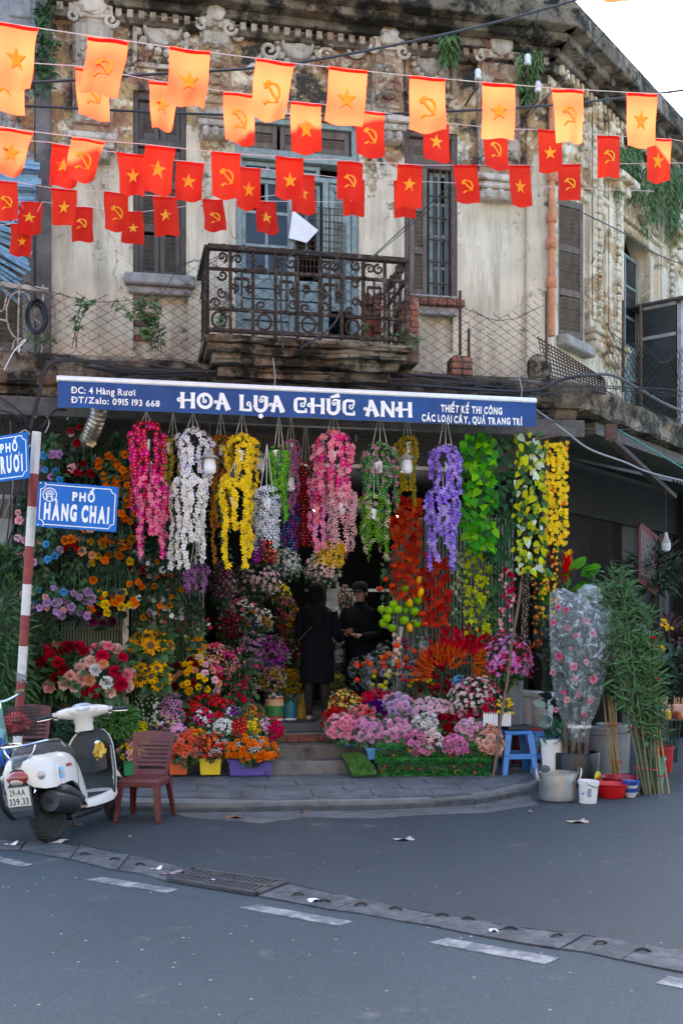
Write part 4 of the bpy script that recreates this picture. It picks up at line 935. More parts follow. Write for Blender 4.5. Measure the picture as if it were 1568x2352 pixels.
cable('cable looping from the ledge over the trellis to the far right', [L(560, 858, .78), L(760, 876, .78), L(960, 886, .78), L(1140, 898, .78), L(1235, 896, .8), L(1290, 872, .8), L(1350, 862, .8), WNG.hit(1405, 862, .8), WNG.hit(1460, 890, .8), WNG.hit(1530, 930, .8), WNG.hit(1640, 975, .8)], .02, 'cables on the ledge')
cable('grey cable dropping from the awning end down to the right', [L(1225, 938, 1.2), P(1290, 985, 11.9), P(1350, 1030, 12.2), P(1430, 1060, 12.6), P(1500, 1088, 13), P(1640, 1120, 13.4)], .014, 'cables at the corner', GREYM)
cable('thin wire stretched from the awning end to the corrugated lean-to', [L(1225, 938, 1.2), P(1290, 975, 11.9), P(1440, 986, 12.8), P(1600, 950, 13.5)], .005, 'cables at the corner')
cable('loose cable hanging at far left beneath the ledge', [L(-60, 880, .7), L(20, 925, .7), L(70, 980, .6), L(64, 1060, .4), L(58, 1150, .3), L(90, 1260, .2)], .012, 'cables at far left')
cable('second loose cable crossing under the ledge at far left', [L(-60, 930, .7), L(30, 950, .75), L(90, 985, .6), L(130, 940, .6), L(200, 960, .4)], .012, 'cables at far left')
cable('white twisted wire sticking up from the ledge at far left', [L(10, 850, .7), L(34, 805, .7), L(50, 792, .7), L(60, 780, .7), L(48, 788, .7), L(44, 810, .7)], .006, None, WHITE)
cable('thick black overhead cable rising across the facade to the roof corner', [P(-120, 190, 10), P(72, 190, 10.3), P(330, 172, 10.8), P(590, 156, 11.2), P(764, 131, 11.4), P(1030, 77, 11.9), P(1225, 28, 12.3), P(1420, -30, 12.6)], .016, 'overhead cables', n=8)
cable('black overhead cable running level behind the bunting to the far right', [P(-120, 236, 10.6), P(52, 243, 10.8), P(400, 260, 11.2), P(640, 266, 11.4), P(887, 262, 11.6), P(1215, 246, 12), P(1435, 224, 12.6), P(1700, 190, 13)], .014, 'overhead cables', n=8)
cable('thin black wire slanting from the sky down to the middle window', [P(1500, -60, 11), P(1456, 0, 11), P(1184, 297, 11.4), P(1082, 380, 11.5), P(860, 585, 11.7)], .006, 'overhead cables')
cable('second thin wire slanting down past the right window', [P(1184, 300, 11.5), P(1090, 392, 11.6), P(940, 520, 11.8), P(800, 640, 11.9)], .005, 'overhead cables')
cable('wire strung along the side wing to the glazed cabin', [WNG.hit(1340, 490, .2), WNG.hit(1440, 540, .3), WNG.hit(1520, 590, .4), WNG.hit(1640, 630, .5)], .008, 'wires along the wing')
cable('black wire drooping from the roof corner bracket', [FAC.hit(1236, 28, .6), FAC.hit(1228, 55, .6), FAC.hit(1242, 70, .6), FAC.hit(1250, 80, .6)], .008)
cable('black hose hooped over the iron balcony rail', [FAC.hit(650, 800, 1.3), FAC.hit(645, 690, 1.22), FAC.hit(655, 600, 1.2), FAC.hit(700, 578, 1.2), FAC.hit(770, 590, 1.22), FAC.hit(790, 640, 1.25), FAC.hit(770, 740, 1.25), FAC.hit(690, 800, 1.3)], .011)
for u, v, lab in ((1097, 172, 'white ceramic insulator on an iron bracket between the two right pilasters'), (1211, 138, 'white ceramic insulator highest up near the roof corner'), (1235, 201, 'white ceramic insulator beside the fern at the corner')):
 p = FAC.hit(u, v, .35); th = thing('insulator', lab, 'insulator', p, group='insulators on the facade')
 q = MB(); q.lathe([(.03, -.06), (.046, -.05), (.04, -.01), (.03, 0), (.044, .02), (.034, .06), (.018, .075), (0, .078)], 12, Matrix.Translation(p)); obj('ceramic_body', q, M((.7, .7, .7), .2), th, smooth=True)
 q = MB(); q.tube([p + V((0, 0, -.05)), p + V((0, 0, -.16)), p + V((-.05, .05, -.18)), p + V((-.12, .3, -.22))], .014, 6); obj('bracket', q, RUST, th)
# ================================================================ LETTERING
_gl = {}
def glyph(ch, bold):
 if (ch, bold) in _gl: return _gl[ch, bold]
 cu = bpy.data.curves.new('glyph', 'FONT'); cu.body = ch; cu.size = 1; cu.offset = bold; cu.resolution_u = 3
 ob = bpy.data.objects.new('glyph', cu); me = bpy.data.meshes.new_from_object(ob)
 vs = [(v.co.x, v.co.y) for v in me.vertices]; fs = [list(p.vertices) for p in me.polygons]
 bpy.data.objects.remove(ob); bpy.data.curves.remove(cu); bpy.data.meshes.remove(me)
 _gl[ch, bold] = (vs, fs); return vs, fs
_hv = glyph('H', 0.0)[0]; CAP = max(v[1] for v in _hv)
SPLIT = {'Đ': ('D', 'bar'), 'ơ': ('o', 'horn'), 'ư': ('u', 'horn'), 'Ơ': ('O', 'Horn'), 'Ư': ('U', 'Horn'), 'ờ': ('o', 'horn')}
def text_fit(q, s, x0, z0, x1, h, bold=.02, put=None, gap=.10, lift=.0):
 """Lay a line of lettering from x0 to x1 on baseline z0 with capital height h; put(x, z, lift) places a point."""
 items, x = [], 0.0
 for ch in s:
  if ch == ' ': x += .32; continue
  b, extra = SPLIT.get(ch, (ch, None)); vs, fs = glyph(b, bold); a = min(v[0] for v in vs); c = max(v[0] for v in vs)
  items.append(([(v[0] - a + x, v[1]) for v in vs], fs, 0)); xc = x + c - a; top = max(v[1] for v in vs)
  if extra == 'bar': items.append(([(x - .10, CAP * .45), (x + .30, CAP * .45), (x + .30, CAP * .58), (x - .10, CAP * .58)], [[0, 1, 2, 3]], 1))
  elif extra: items.append(([(xc - .09, top - .12), (xc + .03, top - .10), (xc + .12, top + .10), (xc + .01, top + .10)], [[0, 1, 2, 3]], 1))
  x = xc + gap + (.08 if extra and extra != 'bar' else 0)
 W_ = x - gap; sx = (x1 - x0) / W_; sz = h / CAP
 for vs, fs, l in items:
  if not l: q.flush()
  q.add([put(x0 + a * sx, z0 + b * sz, lift + l * .0012) for a, b in vs], fs)
 q.flush()
class Letters(MB):
 """Each glyph becomes a piece of its own under the board it is printed on."""
 def __init__(s, parent, mat): MB.__init__(s); s.par = parent; s.mat = mat
 def flush(s):
  if s.v: obj('letter', s, s.mat, s.par); s.v = []; s.f = []; s.m = []; s.g = []
def ribbon(q, pts, wd, put, lift):
 n = len(pts); L_, R_ = [], []
 for i, p in enumerate(pts):
  a, c = pts[max(i - 1, 0)], pts[min(i + 1, n - 1)]; dx_, dz_ = c[0] - a[0], c[1] - a[1]; l = math.hypot(dx_, dz_) or 1; w_ = (wd[i] if isinstance(wd, list) else wd) / 2
  L_.append(put(p[0] - dz_ / l * w_, p[1] + dx_ / l * w_, lift)); R_.append(put(p[0] + dz_ / l * w_, p[1] - dx_ / l * w_, lift))
 q.add(L_ + R_, [(i, i + 1, n + i + 1, n + i) for i in range(n - 1)])
def arc(cx, cz, r, a0, a1, n=12, rz=None): return [(cx + r * math.cos(rad(a0 + (a1 - a0) * i / n)), cz + (rz or r) * math.sin(rad(a0 + (a1 - a0) * i / n))) for i in range(n + 1)]
def curl(cx, cz, r, a0, turn, n=14): return [(cx + r * (1 - .75 * i / n) * math.cos(rad(a0 + turn * i / n)), cz + r * (1 - .75 * i / n) * math.sin(rad(a0 + turn * i / n))) for i in range(n + 1)]
def fancy(q, ch, x0, x1, z, h, put):
 """Art-nouveau capitals with flared stems and curled bars."""
 Wd = x1 - x0; e = [0.0]
 def rb(pts, wd): e[0] += .0006; ribbon(q, [(x0 + a * Wd, z + b * h) for a, b in pts], [w_ * h for w_ in wd] if isinstance(wd, list) else wd * h, put, e[0])
 def stem(a, b0=0, b1=1, w_=.24): rb([(a, b0 + (b1 - b0) * t) for t in (0, .06, .2, .8, .94, 1)], [w_ * 1.35, w_ * 1.1, w_, w_, w_ * 1.1, w_ * 1.35])
 if ch == 'H': stem(.30); stem(.87); rb([(.30, .48), (.55, .52), (.87, .50)], .13); rb(curl(.13, .50, .13, 20, 330), .12)
 elif ch == 'A':
  rb([(.46, 1), (.40, .6), (.25, 0)], [.20, .18, .26]); rb([(.50, 1), (.66, .6), (.88, 0)], [.24, .26, .34]); rb([(.36, 1), (.62, 1)], .10); rb([(.2, .36), (.5, .40), (.72, .36)], .11); rb(curl(.13, .44, .12, -40, 330), .11)
 elif ch == 'L': stem(.17); rb([(.1, .07), (.55, .07), (.9, .07)], [.15, .15, .15]); rb([(.90, .02), (.90, .25), (.88, .45)], [.2, .16, .1]); rb(curl(.72, .42, .17, 0, 340), .10)
 elif ch == 'O': rb(arc(.5, .5, .40, 0, 360, 24, .42), .20); rb([(.52, .92), (.40, .75), (.42, .5)], [.12, .12, .1]); rb(curl(.50, .50, .13, 180, 330), .10)
 elif ch == 'U': stem(.14, .3); rb([(.14, .34)] + arc(.48, .36, .36, 180, 360, 12, .30), .22); stem(.86, .3, .95); rb([(.86, .93), (.60, .95), (.44, .85)], [.1, .12, .1]); rb(curl(.56, .72, .15, 150, 330), .10)
 elif ch == 'C': rb([(.88, .92), (.35, .92), (.16, .82), (.14, .5), (.16, .2), (.32, .08), (.92, .08)], [.16, .18, .22, .24, .22, .18, .16]); rb([(.90, .98), (.90, .75), (.82, .58)], [.1, .14, .1]); rb(curl(.66, .56, .19, 20, -340), .10); rb([(.92, .02), (.92, .30)], [.2, .1])
 elif ch == 'N': stem(.16); stem(.86, w_=.2); rb([(.12, .98), (.86, .04)], .24)
def flat(pl, t): return lambda x, z, l: pl.M @ V((x, -t - l, z))
# ================================================================ SHOP AWNING
TA = 1.45
aw = thing('shop_awning', 'shop awning with a white front tube and a blue lettered valance', 'awning', FAC.hit(680, 900, TA))
xa, zA = FAC.sz(131, 866, TA); xb, _z = FAC.sz(1230, 925, TA); zA = (zA + _z) / 2
q = FW(); q.lathe([(.030, 0), (.036, .01), (.036, xb - xa - .01), (.030, xb - xa)], 14, Matrix.Translation((xa, -TA, zA)) @ Matrix.Rotation(rad(90), 4, 'Y')); obj('front_tube', q, M((.72, .71, .69), .3, .3, var=.1, scale=12, dirt=.66, dirtc=(.3, .28, .25)), aw, smooth=True)
NAVY = M((.008, .056, .200), .5, var=.3, scale=2.5, bump=.05, spec=.3, dirt=.70, dirtc=(.05, .045, .16))
zb_ = FAC.sz(131, 937, TA)[1]; hv = zA - zb_
def vy(x, f): return -TA - .026 + .014 * math.sin(x * 5.3 + f * 2) * f + .009 * math.sin(x * 17 + 1 + 3 * f) * f
q = FW(); q.grid(lambda a, f: (xa + .01 + (xb - xa - .02) * a, vy(xa + (xb - xa) * a, f), zA - .01 - (hv - .01) * f + .004 * math.sin(a * 40) * f), 90, 6); val = obj('valance', q, NAVY, aw, smooth=True)
put = lambda x, z, l: FAC.M @ V((x, vy(x, max(0, min(1, (zA - z) / hv))) - .007 - l, z))
LET = M((.80, .79, .76), .5, var=.04)
q = Letters(val, LET)
def line(s, u0, v0, u1, cap, bold, gap=.10):
 a, z = FAC.sz(u0, v0, TA); c, _ = FAC.sz(u1, v0, TA); text_fit(q, s, a, z, c, cap * K(fY(u0, TA)), bold, put, gap)
line('ĐC: 4 Hàng Rươi', 165.5, 904.5, 311, 14.5, .022, .09); line('ĐT/Zalo: 0915 193 668', 165.5, 926.8, 367, 14, .022, .09)
line('THIẾT KẾ THI CÔNG', 1009.7, 947, 1150.5, 15.2, .042, .13); line('CÁC LOẠI CÂY, QUẢ TRANG TRÍ', 965.8, 968.4, 1196, 15, .042, .13)
bx = lambda zx: 367.5 + .3881 * zx
zb0 = FAC.sz(430, 939.7, TA)[1]; hC = 37.2 * K(fY(430, TA))
for ch, a, c in (('H', 100, 208), ('O', 216, 312), ('A', 315, 414), ('L', 468, 542), ('U', 552, 638), ('A', 640, 735), ('C', 788, 864), ('H', 866, 972), ('U', 982, 1062), ('C', 1074, 1150), ('A', 1198, 1292), ('N', 1299, 1386), ('H', 1388, 1485)):
 q.flush(); fancy(q, ch, FAC.sz(bx(a), 930, TA)[0], FAC.sz(bx(c), 930, TA)[0], zb0, hC, put)
x = FAC.sz(bx(595), 930, TA)[0]; q.flush(); q.add([put(x + .025 * math.cos(t), zb0 - .045 + .025 * math.sin(t), .003) for t in [6.283 * k / 14 for k in range(14)]], [list(range(14))])
q.flush(); x = FAC.sz(bx(1030), 930, TA)[0]; ribbon(q, [(x - .05, zb0 + hC * 1.08), (x + .05, zb0 + hC * 1.24)], [.02, .045], put, .003)
q.flush()
q = FW(); q.sheet(lambda a, f: (xa + .03 + (xb - xa - .06) * a, -TA + (TA - .1) * f, zA + .02 + .18 * f), 8, 4, .006); obj('awning_cloth', q, M((.10, .12, .17), .7, var=.2), aw)
for f in (.03, .34, .66, .97):
 x = xa + (xb - xa) * f; q = FW(); q.bar((x, -TA, zA - .02), (x, -.1, zA + .12), .05, .03); q.bar((x, -.4, zA + .08), (x, -.05, zA - .25), .03, .03); obj('folding_arm', q, GREYM, aw)
for u in (630, 1196): q = FW(); x, z = FAC.sz(u, 890, TA); q.tube([(x, -TA, zA + .03), (x + .01, -TA, zA + .12), (x, -TA + .1, zA + .35)], .006, 5); obj('hanger_wire', q, GREYM, aw)
# rail that the baskets hang from
hr = thing('hanging_rail', 'grey steel rail under the awning from which the flower baskets hang', 'rail', FAC.hit(680, 960, 1.2)); zR = FAC.sz(700, 948, 1.2)[1]
q = FW(); q.tube([(xa + .3, -1.2, zR), (xb - .05, -1.2, zR)], .014, 8); obj('front_bar', q, GREYM, hr); q = FW(); q.tube([(xa + .3, -.75, zR + .05), (xb - .05, -.75, zR + .05)], .014, 8); obj('rear_bar', q, GREYM, hr)
# ================================================================ STREET SIGNS ON THE STRIPED POLE
pt = P(85, 992, 10.5); pb = V((P(34, 1800, 10.6).x, 10.6, .09))
pole = thing('sign_pole', 'leaning red and white striped rusty steel sign pole at left', 'pole', pb)
WP = M((.62, .60, .55), .6, var=.15, scale=10, dirt=.60, dirtc=(.25, .12, .05)); RP = M((.24, .035, .03), .6, var=.3, scale=10, dirt=.64, dirtc=(.5, .08, .04))
vs_ = [992, 1090, 1165, 1255, 1342, 1413, 1484, 1560, 1660, 1800]; dlt = pt - pb
def pol(v): return pb + dlt * max(0, min(1, (P(0, v, 10.55).z - pb.z) / dlt.z))
zz = [pol(v) for v in vs_]; zz[-1] = pb
for i in range(9):
 q = MB(); q.tube([zz[i], zz[i + 1]], [.045 + .001 * (i % 2)] * 2, 14); obj('painted_band', q, WP if i % 2 == 0 else RP, pole, smooth=True)
q = MB(); c = pol(1556)
for k in range(8): q.tube([c + V((.047 * math.cos(t), .047 * math.sin(t), -.04 + .012 * k + .01 * math.sin(2 * t + k))) for t in [6.283 * i / 12 for i in range(12)]], .004, 4, True)
for k in range(5): q.tube([c + V((R.uniform(-.05, .05), -.045, R.uniform(-.05, .05))), c + V((R.uniform(-.1, .1), -.08, R.uniform(-.08, .08)))], .003, 4)
obj('wrapped_wire', q, GREYM, pole)
SIGNB = M((.003, .125, .46), .45, var=.2, scale=3, spec=.25, dirt=.68, dirtc=(.03, .07, .18))
def street_sign(label, c, wdt, hgt, yaw, roll, big, emb=True, small_c=.0, frame=True):
 Mx = Matrix.Translation(c) @ Matrix.Rotation(yaw, 4, 'Z') @ Matrix.Rotation(roll, 4, 'Y'); th = thing('street_sign', label, 'sign', M=Mx)
 q = MB(Mx); q.box(-wdt / 2, wdt / 2, -.004, .004, -hgt / 2, hgt / 2, .002); pl_ = obj('plate', q, SIGNB, th)
 pu = lambda x, z, l: Mx @ V((x, -.0055 - l, z)); q = MB()
 a, b_, n_ = wdt / 2 - .028, hgt / 2 - .028, .045
 pts = [(-a + n_, b_), (a - n_, b_)] + arc(a, b_, n_, 180, 270, 5) + [(a, -b_ + n_)] + arc(a, -b_, n_, 90, 180, 5) + [(-a + n_, -b_)] + arc(-a, -b_, n_, 0, 90, 5) + [(-a, b_ - n_)] + arc(-a, b_, n_, 270, 360, 5)
 ribbon(q, pts, .009, pu, 0); obj('border', q, LET, pl_)
 q = Letters(pl_, LET); text_fit(q, 'PHỐ', wdt * (-.07 + small_c), hgt * .13, wdt * (.21 + small_c), hgt * .18, .045, pu, .2); text_fit(q, big, -wdt * .41, -hgt * .31, wdt * .40, hgt * .33, .055, pu, .17)
 q = MB(); ex, ez, r = -wdt * .35, hgt * .22, hgt * .145                # the round pavilion emblem
 ribbon(q, arc(ex, ez, r, 0, 360, 24), r * .14, pu, 0)
 for (x0, x1, z, t) in ((-.55, .55, .38, .13), (-.35, .35, .62, .12), (-.7, .7, .10, .16)): ribbon(q, [(ex + x0 * r, ez + (z + .08) * r), (ex + x0 * r * .6, ez + z * r), (ex + x1 * r * .6, ez + z * r), (ex + x1 * r, ez + (z + .08) * r)], t * r, pu, .0004)
 for x in (-.45, .3): ribbon(q, [(ex + x * r, ez - .75 * r), (ex + x * r, ez + .1 * r)], .16 * r, pu, .0008); ribbon(q, [(ex + (x + .17) * r, ez - .75 * r), (ex + (x + .17) * r, ez - .2 * r)], .1 * r, pu, .0008)
 ribbon(q, [(ex - .5 * r, ez - .25 * r), (ex + .5 * r, ez - .25 * r)], .12 * r, pu, .0012); obj('emblem', q, LET, pl_)
 for x in (-.47, -.41):
  for z in (-.46, .46): q = MB(Mx); q.lathe([(.009, 0), (.008, .006), (0, .008)], 10, Matrix.Translation((x * wdt, -.004, z * hgt)) @ Matrix.Rotation(rad(90), 4, 'X')); obj('rivet', q, CHROME, th)
 return th
street_sign('blue street sign reading PHỐ HÀNG CHAI right of the striped pole', P(178.5, 1164, 10.3), .77, .445, rad(8), rad(3.4), 'HÀNG CHAI')
street_sign('blue street sign reading PHỐ HÀNG RƯƠI left of the pole top', P(-4, 1055, 10.2), .74, .445, rad(-22), rad(-3), 'HÀNG RƯƠI', small_c=.12)
# ================================================================ BUNTING
def flag_mat():
 m, nt, bs = _nodes('flag_cloth'); out = nt.nodes['Material Output']
 c = (.78, .012, .006, 1); bs.inputs['Base Color'].default_value = c; bs.inputs['Roughness'].default_value = .75; bs.inputs['Specular IOR Level'].default_value = .2
 tr = nt.nodes.new('ShaderNodeBsdfTranslucent'); tr.inputs[0].default_value = (.92, .085, .033, 1)
 ms = nt.nodes.new('ShaderNodeMixShader'); ms.inputs[0].default_value = .5; nt.links.new(bs.outputs[0], ms.inputs[1]); nt.links.new(tr.outputs[0], ms.inputs[2]); nt.links.new(ms.outputs[0], out.inputs[0])
 _bump(nt, bs, _noise(nt, 400, 2, .5, _pos(nt)), .1); return m
FLAGM = flag_mat(); GOLD = M((.95, .46, .01), .6, var=.05)
def gold_cloth():
 m, nt, bs = _nodes('gold_print'); bs.inputs['Base Color'].default_value = (.95, .45, .012, 1); bs.inputs['Roughness'].default_value = .7
 tr = nt.nodes.new('ShaderNodeBsdfTranslucent'); tr.inputs[0].default_value = (.9, .4, .02, 1)
 ms = nt.nodes.new('ShaderNodeMixShader'); ms.inputs[0].default_value = .3; nt.links.new(bs.outputs[0], ms.inputs[1]); nt.links.new(tr.outputs[0], ms.inputs[2]); nt.links.new(ms.outputs[0], nt.nodes['Material Output'].inputs[0]); return m
GOLDC = gold_cloth(); STRING = M((.62, .50, .47), .8, var=.2)
ROWS = {  # string: (left end, right end, depth left, depth right, words)
 'a': ((-40, 44), (1640, 214), 6.3, 8.9, 'highest string'), 'b': ((-40, 112), (1640, 340), 7.6, 11.3, 'second string down'), 'c': ((-40, 286), (1640, 374), 7.8, 11.6, 'third string down'),
 'd': ((-40, 316), (1500, 440), 8.6, 11.9, 'fourth string down'), 'e': ((-40, 408), (900, 466), 9.4, 11.7, 'fifth string down'), 'f': ((-40, 520), (700, 440), 10.6, 11.7, 'lowest string')}
FLG = [
 ('a', 'S', -6, 51, 90, 66, 70, 206, -8, 195), ('a', 'H', 200, 82, 293, 95, 275, 235, 190, 222), ('a', 'S', 393, 110, 485, 122, 470, 258, 385, 245), ('a', 'H', 590, 135, 678, 147, 652, 278, 573, 262), ('a', 'S', 757, 155, 845, 165, 832, 292, 745, 285),
 ('a', 'H', 941, 175, 1022, 182, 1022, 303, 939, 300), ('a', 'S', 1107, 190, 1182, 196, 1182, 316, 1107, 312), ('a', 'H', 1266, 203, 1338, 207, 1340, 320, 1283, 315), ('a', 'S', 1438, 213, 1508, 216, 1503, 333, 1442, 330),
 ('b', 'S', -30, 130, 62, 145, 50, 252, -34, 240), ('b', 'H', 172, 152, 252, 166, 252, 278, 182, 262), ('b', 'S', 340, 183, 412, 195, 397, 303, 350, 295), ('b', 'H', 512, 210, 588, 218, 583, 330, 518, 322), ('b', 'S', 668, 234, 738, 240, 738, 348, 668, 345),
 ('b', 'H', 817, 253, 883, 260, 882, 366, 817, 363), ('b', 'S', 971, 278, 1030, 284, 1033, 378, 972, 375), ('b', 'H', 1108, 292, 1166, 297, 1166, 392, 1113, 388), ('b', 'S', 1235, 298, 1290, 302, 1287, 402, 1235, 398), ('b', 'H', 1370, 310, 1422, 313, 1422, 408, 1374, 406), ('b', 'S', 1486, 318, 1540, 320, 1536, 415, 1485, 412),
 ('c', 'S', -8, 291, 75, 303, 55, 410, -8, 402), ('c', 'H', 165, 314, 240, 325, 217, 420, 150, 412), ('c', 'S', 332, 332, 402, 340, 393, 445, 330, 440), ('c', 'H', 487, 349, 554, 354, 551, 453, 486, 450), ('c', 'S', 634, 360, 698, 366, 697, 465, 633, 462), ('c', 'H', 773, 368, 832, 373, 833, 466, 775, 465),
 ('c', 'S', 912, 376, 968, 380, 970, 470, 908, 470), ('c', 'H', 1041, 380, 1096, 380, 1101, 471, 1047, 470), ('c', 'S', 1168, 380, 1217, 380, 1222, 472, 1172, 472), ('c', 'H', 1280, 378, 1333, 378, 1330, 466, 1280, 466),
 ('d', 'S', 117, 328, 185, 340, 182, 438, 116, 432), ('d', 'S', 270, 351, 338, 358, 333, 455, 277, 445), ('d', 'S', 404, 369, 468, 374, 465, 466, 404, 466), ('d', 'S', 543, 384, 600, 388, 598, 482, 543, 474), ('d', 'S', 670, 399, 722, 402, 725, 488, 670, 488), ('d', 'S', 784, 410, 836, 413, 838, 496, 790, 493), ('d', 'S', 903, 414, 955, 417, 955, 503, 906, 500),
 ('e', 'H', -16, 414, 43, 420, 43, 508, -14, 502), ('e', 'S', 118, 432, 178, 438, 172, 518, 118, 512), ('e', 'H', 240, 440, 297, 446, 295, 528, 240, 524), ('e', 'S', 350, 450, 405, 454, 412, 535, 354, 535), ('e', 'H', 466, 458, 513, 460, 523, 538, 472, 535), ('e', 'S', 586, 462, 632, 463, 642, 542, 592, 540),
 ('f', 'S', 28, 515, 73, 517, 73, 593, 25, 585), ('f', 'S', 46, 461, 98, 464, 98, 541, 42, 542), ('f', 'H', 165, 474, 212, 476, 215, 552, 162, 550), ('f', 'S', 282, 486, 328, 487, 332, 562, 280, 558)]
ORD = ['leftmost', 'second', 'third', 'fourth', 'fifth', 'sixth', 'seventh', 'eighth', 'ninth', 'tenth', 'eleventh', 'twelfth']
def rowY(r, u): (u0, _), (u1, _), a, c, _w = ROWS[r]; f = (u - u0) / (u1 - u0); return a + (c - a) * f
cnt = {}
rowpts = {r: [] for r in ROWS}
def make_flag(r, k, q8, label):
 T0, T1, B1, B0 = [(q8[i], q8[i + 1]) for i in (0, 2, 4, 6)]; y0, y1 = rowY(r, T0[0]), rowY(r, T1[0])
 A, B_, C_, D_ = P(*T0, y0), P(*T1, y1), P(*B1, y1), P(*B0, y0); ph = R.uniform(0, 6); am = R.uniform(.012, .034); dr = R.uniform(-.09, .05); tw = R.uniform(-.05, .05)
 def S(a, b):
  p = A.lerp(B_, a).lerp(D_.lerp(C_, a), b)
  return p + V((0, 1, 0)) * (am * math.sin(a * 6.5 + ph + b * 1.5) * (.25 + b) + dr * b * b + tw * (a - .5) * b + .012 * math.sin(b * 7 + ph)) + V((.004 * math.sin(b * 5 + ph), 0, -.012 * b * math.sin(a * 3.14)))
 th = thing('bunting_flag', label, 'flag', (A + B_) / 2, group='red flags on the bunting strings')
 q = MB(); q.grid(S, 10, 12); obj('cloth', q, FLAGM, th, smooth=True)
 q = MB(); q.grid(lambda a, b: S(a, b * .05) + V((0, -.003, 0)), 10, 1); q.grid(lambda a, b: S(a, b * .05) + V((0, .003, 0)), 10, 1); obj('hem', q, FLAGM, th, smooth=True)
 asp = (B_ - A).length / max(.05, (D_ - A).length); q = MB()
 for off in (-.0035, .0035):
  pe = lambda x, z, l, o=off: S(.5 + x, .5 - z * asp) + V((0, o + (l if o > 0 else -l), 0))
  if k == 'S':
   rr = .27; pts = [pe(0, 0, 0)] + [pe((rr if i % 2 == 0 else rr * .40) * math.sin(math.pi * i / 5), (rr if i % 2 == 0 else rr * .40) * math.cos(math.pi * i / 5) - .0, 0) for i in range(10)]
   q.add(pts, [(0, i + 1, (i + 1) % 10 + 1) for i in range(10)])
  else:
   ac = arc(.03, -.01, .19, 110, -120, 14); ribbon(q, ac, [.015 + .055 * math.sin(math.pi * min(1, i / 11)) ** .8 for i in range(14)] + [.04], pe, 0); ribbon(q, [ac[-1], (-.15, -.24), (-.19, -.27)], [.045, .06, .05], pe, .0005)
   ribbon(q, [(-.12, .13), (.04, -.02), (.20, -.19)], .06, pe, .001); ribbon(q, [(-.20, .07), (-.12, .14), (-.04, .20)], [.10, .10, .08], pe, .0015)
 obj('star' if k == 'S' else 'hammer_and_sickle', q, GOLDC, th)
 return (A, B_)
for r, k, *q8 in FLG:
 n = cnt.get(r, 0); cnt[r] = n + 1
 lab = 'red flag with gold %s, %s on the %s' % ('star' if k == 'S' else 'hammer and sickle', ORD[n] if n == 0 else ORD[n] + ' from left', ROWS[r][4])
 rowpts[r] += list(make_flag(r, k, q8, lab))
for r, ((u0, v0), (u1, v1), a, c, wds) in ROWS.items():
 pts = sorted([P(u0, v0, a)] + rowpts[r] + [P(u1, v1, c)], key=lambda p: p.x / p.y); q = MB(); q.tube([p + V((0, 0, .003)) for p in pts], .0035, 5)
 obj('bunting_string', q, STRING, label='thin pale cord carrying the %s of flags' % {'highest string': 'highest row', 'second string down': 'second row', 'third string down': 'third row', 'fourth string down': 'fourth row', 'fifth string down': 'fifth row', 'lowest string': 'lowest short row'}[wds], cat='string', group='bunting strings')
ROWS['z'] = ((1300, -120), (1500, -100), 7.5, 7.8, '')
make_flag('z', 'S', (1365, -118, 1440, -112, 1441, 5, 1368, -1), 'red flag of which only the bottom edge dips into the sky at top right')
# ================================================================ FLOWERS AND PLANTS
CR, RD, DRD, PK, LPK, HPK, MAU, LIL, VIO, DPU, WH, YE, MUS, ORA, DOR, SAL, PEA, CRE, BLU = ((.62, .012, .06), (.55, .012, .015), (.20, .006, .012), (.85, .25, .36), (.90, .52, .55), (.72, .06, .24), (.62, .20, .42), (.62, .42, .72), (.27, .16, .60), (.12, .02, .22), (.86, .86, .84), (.90, .62, .02), (.48, .32, .04), (.85, .20, .01), (.42, .13, .01), (.85, .24, .16), (.88, .48, .30), (.85, .74, .55), (.16, .42, .68))
GRN, LGR, DGR, YGR = (.045, .16, .025), (.16, .34, .045), (.02, .065, .025), (.42, .46, .03)
POTW = M((.72, .71, .68), .4, var=.06, scale=6, dirt=.70, dirtc=(.4, .38, .34))
CORD = M((.68, .65, .58), .8, var=.1)
HG = 'baskets of artificial flowers hanging under the awning'
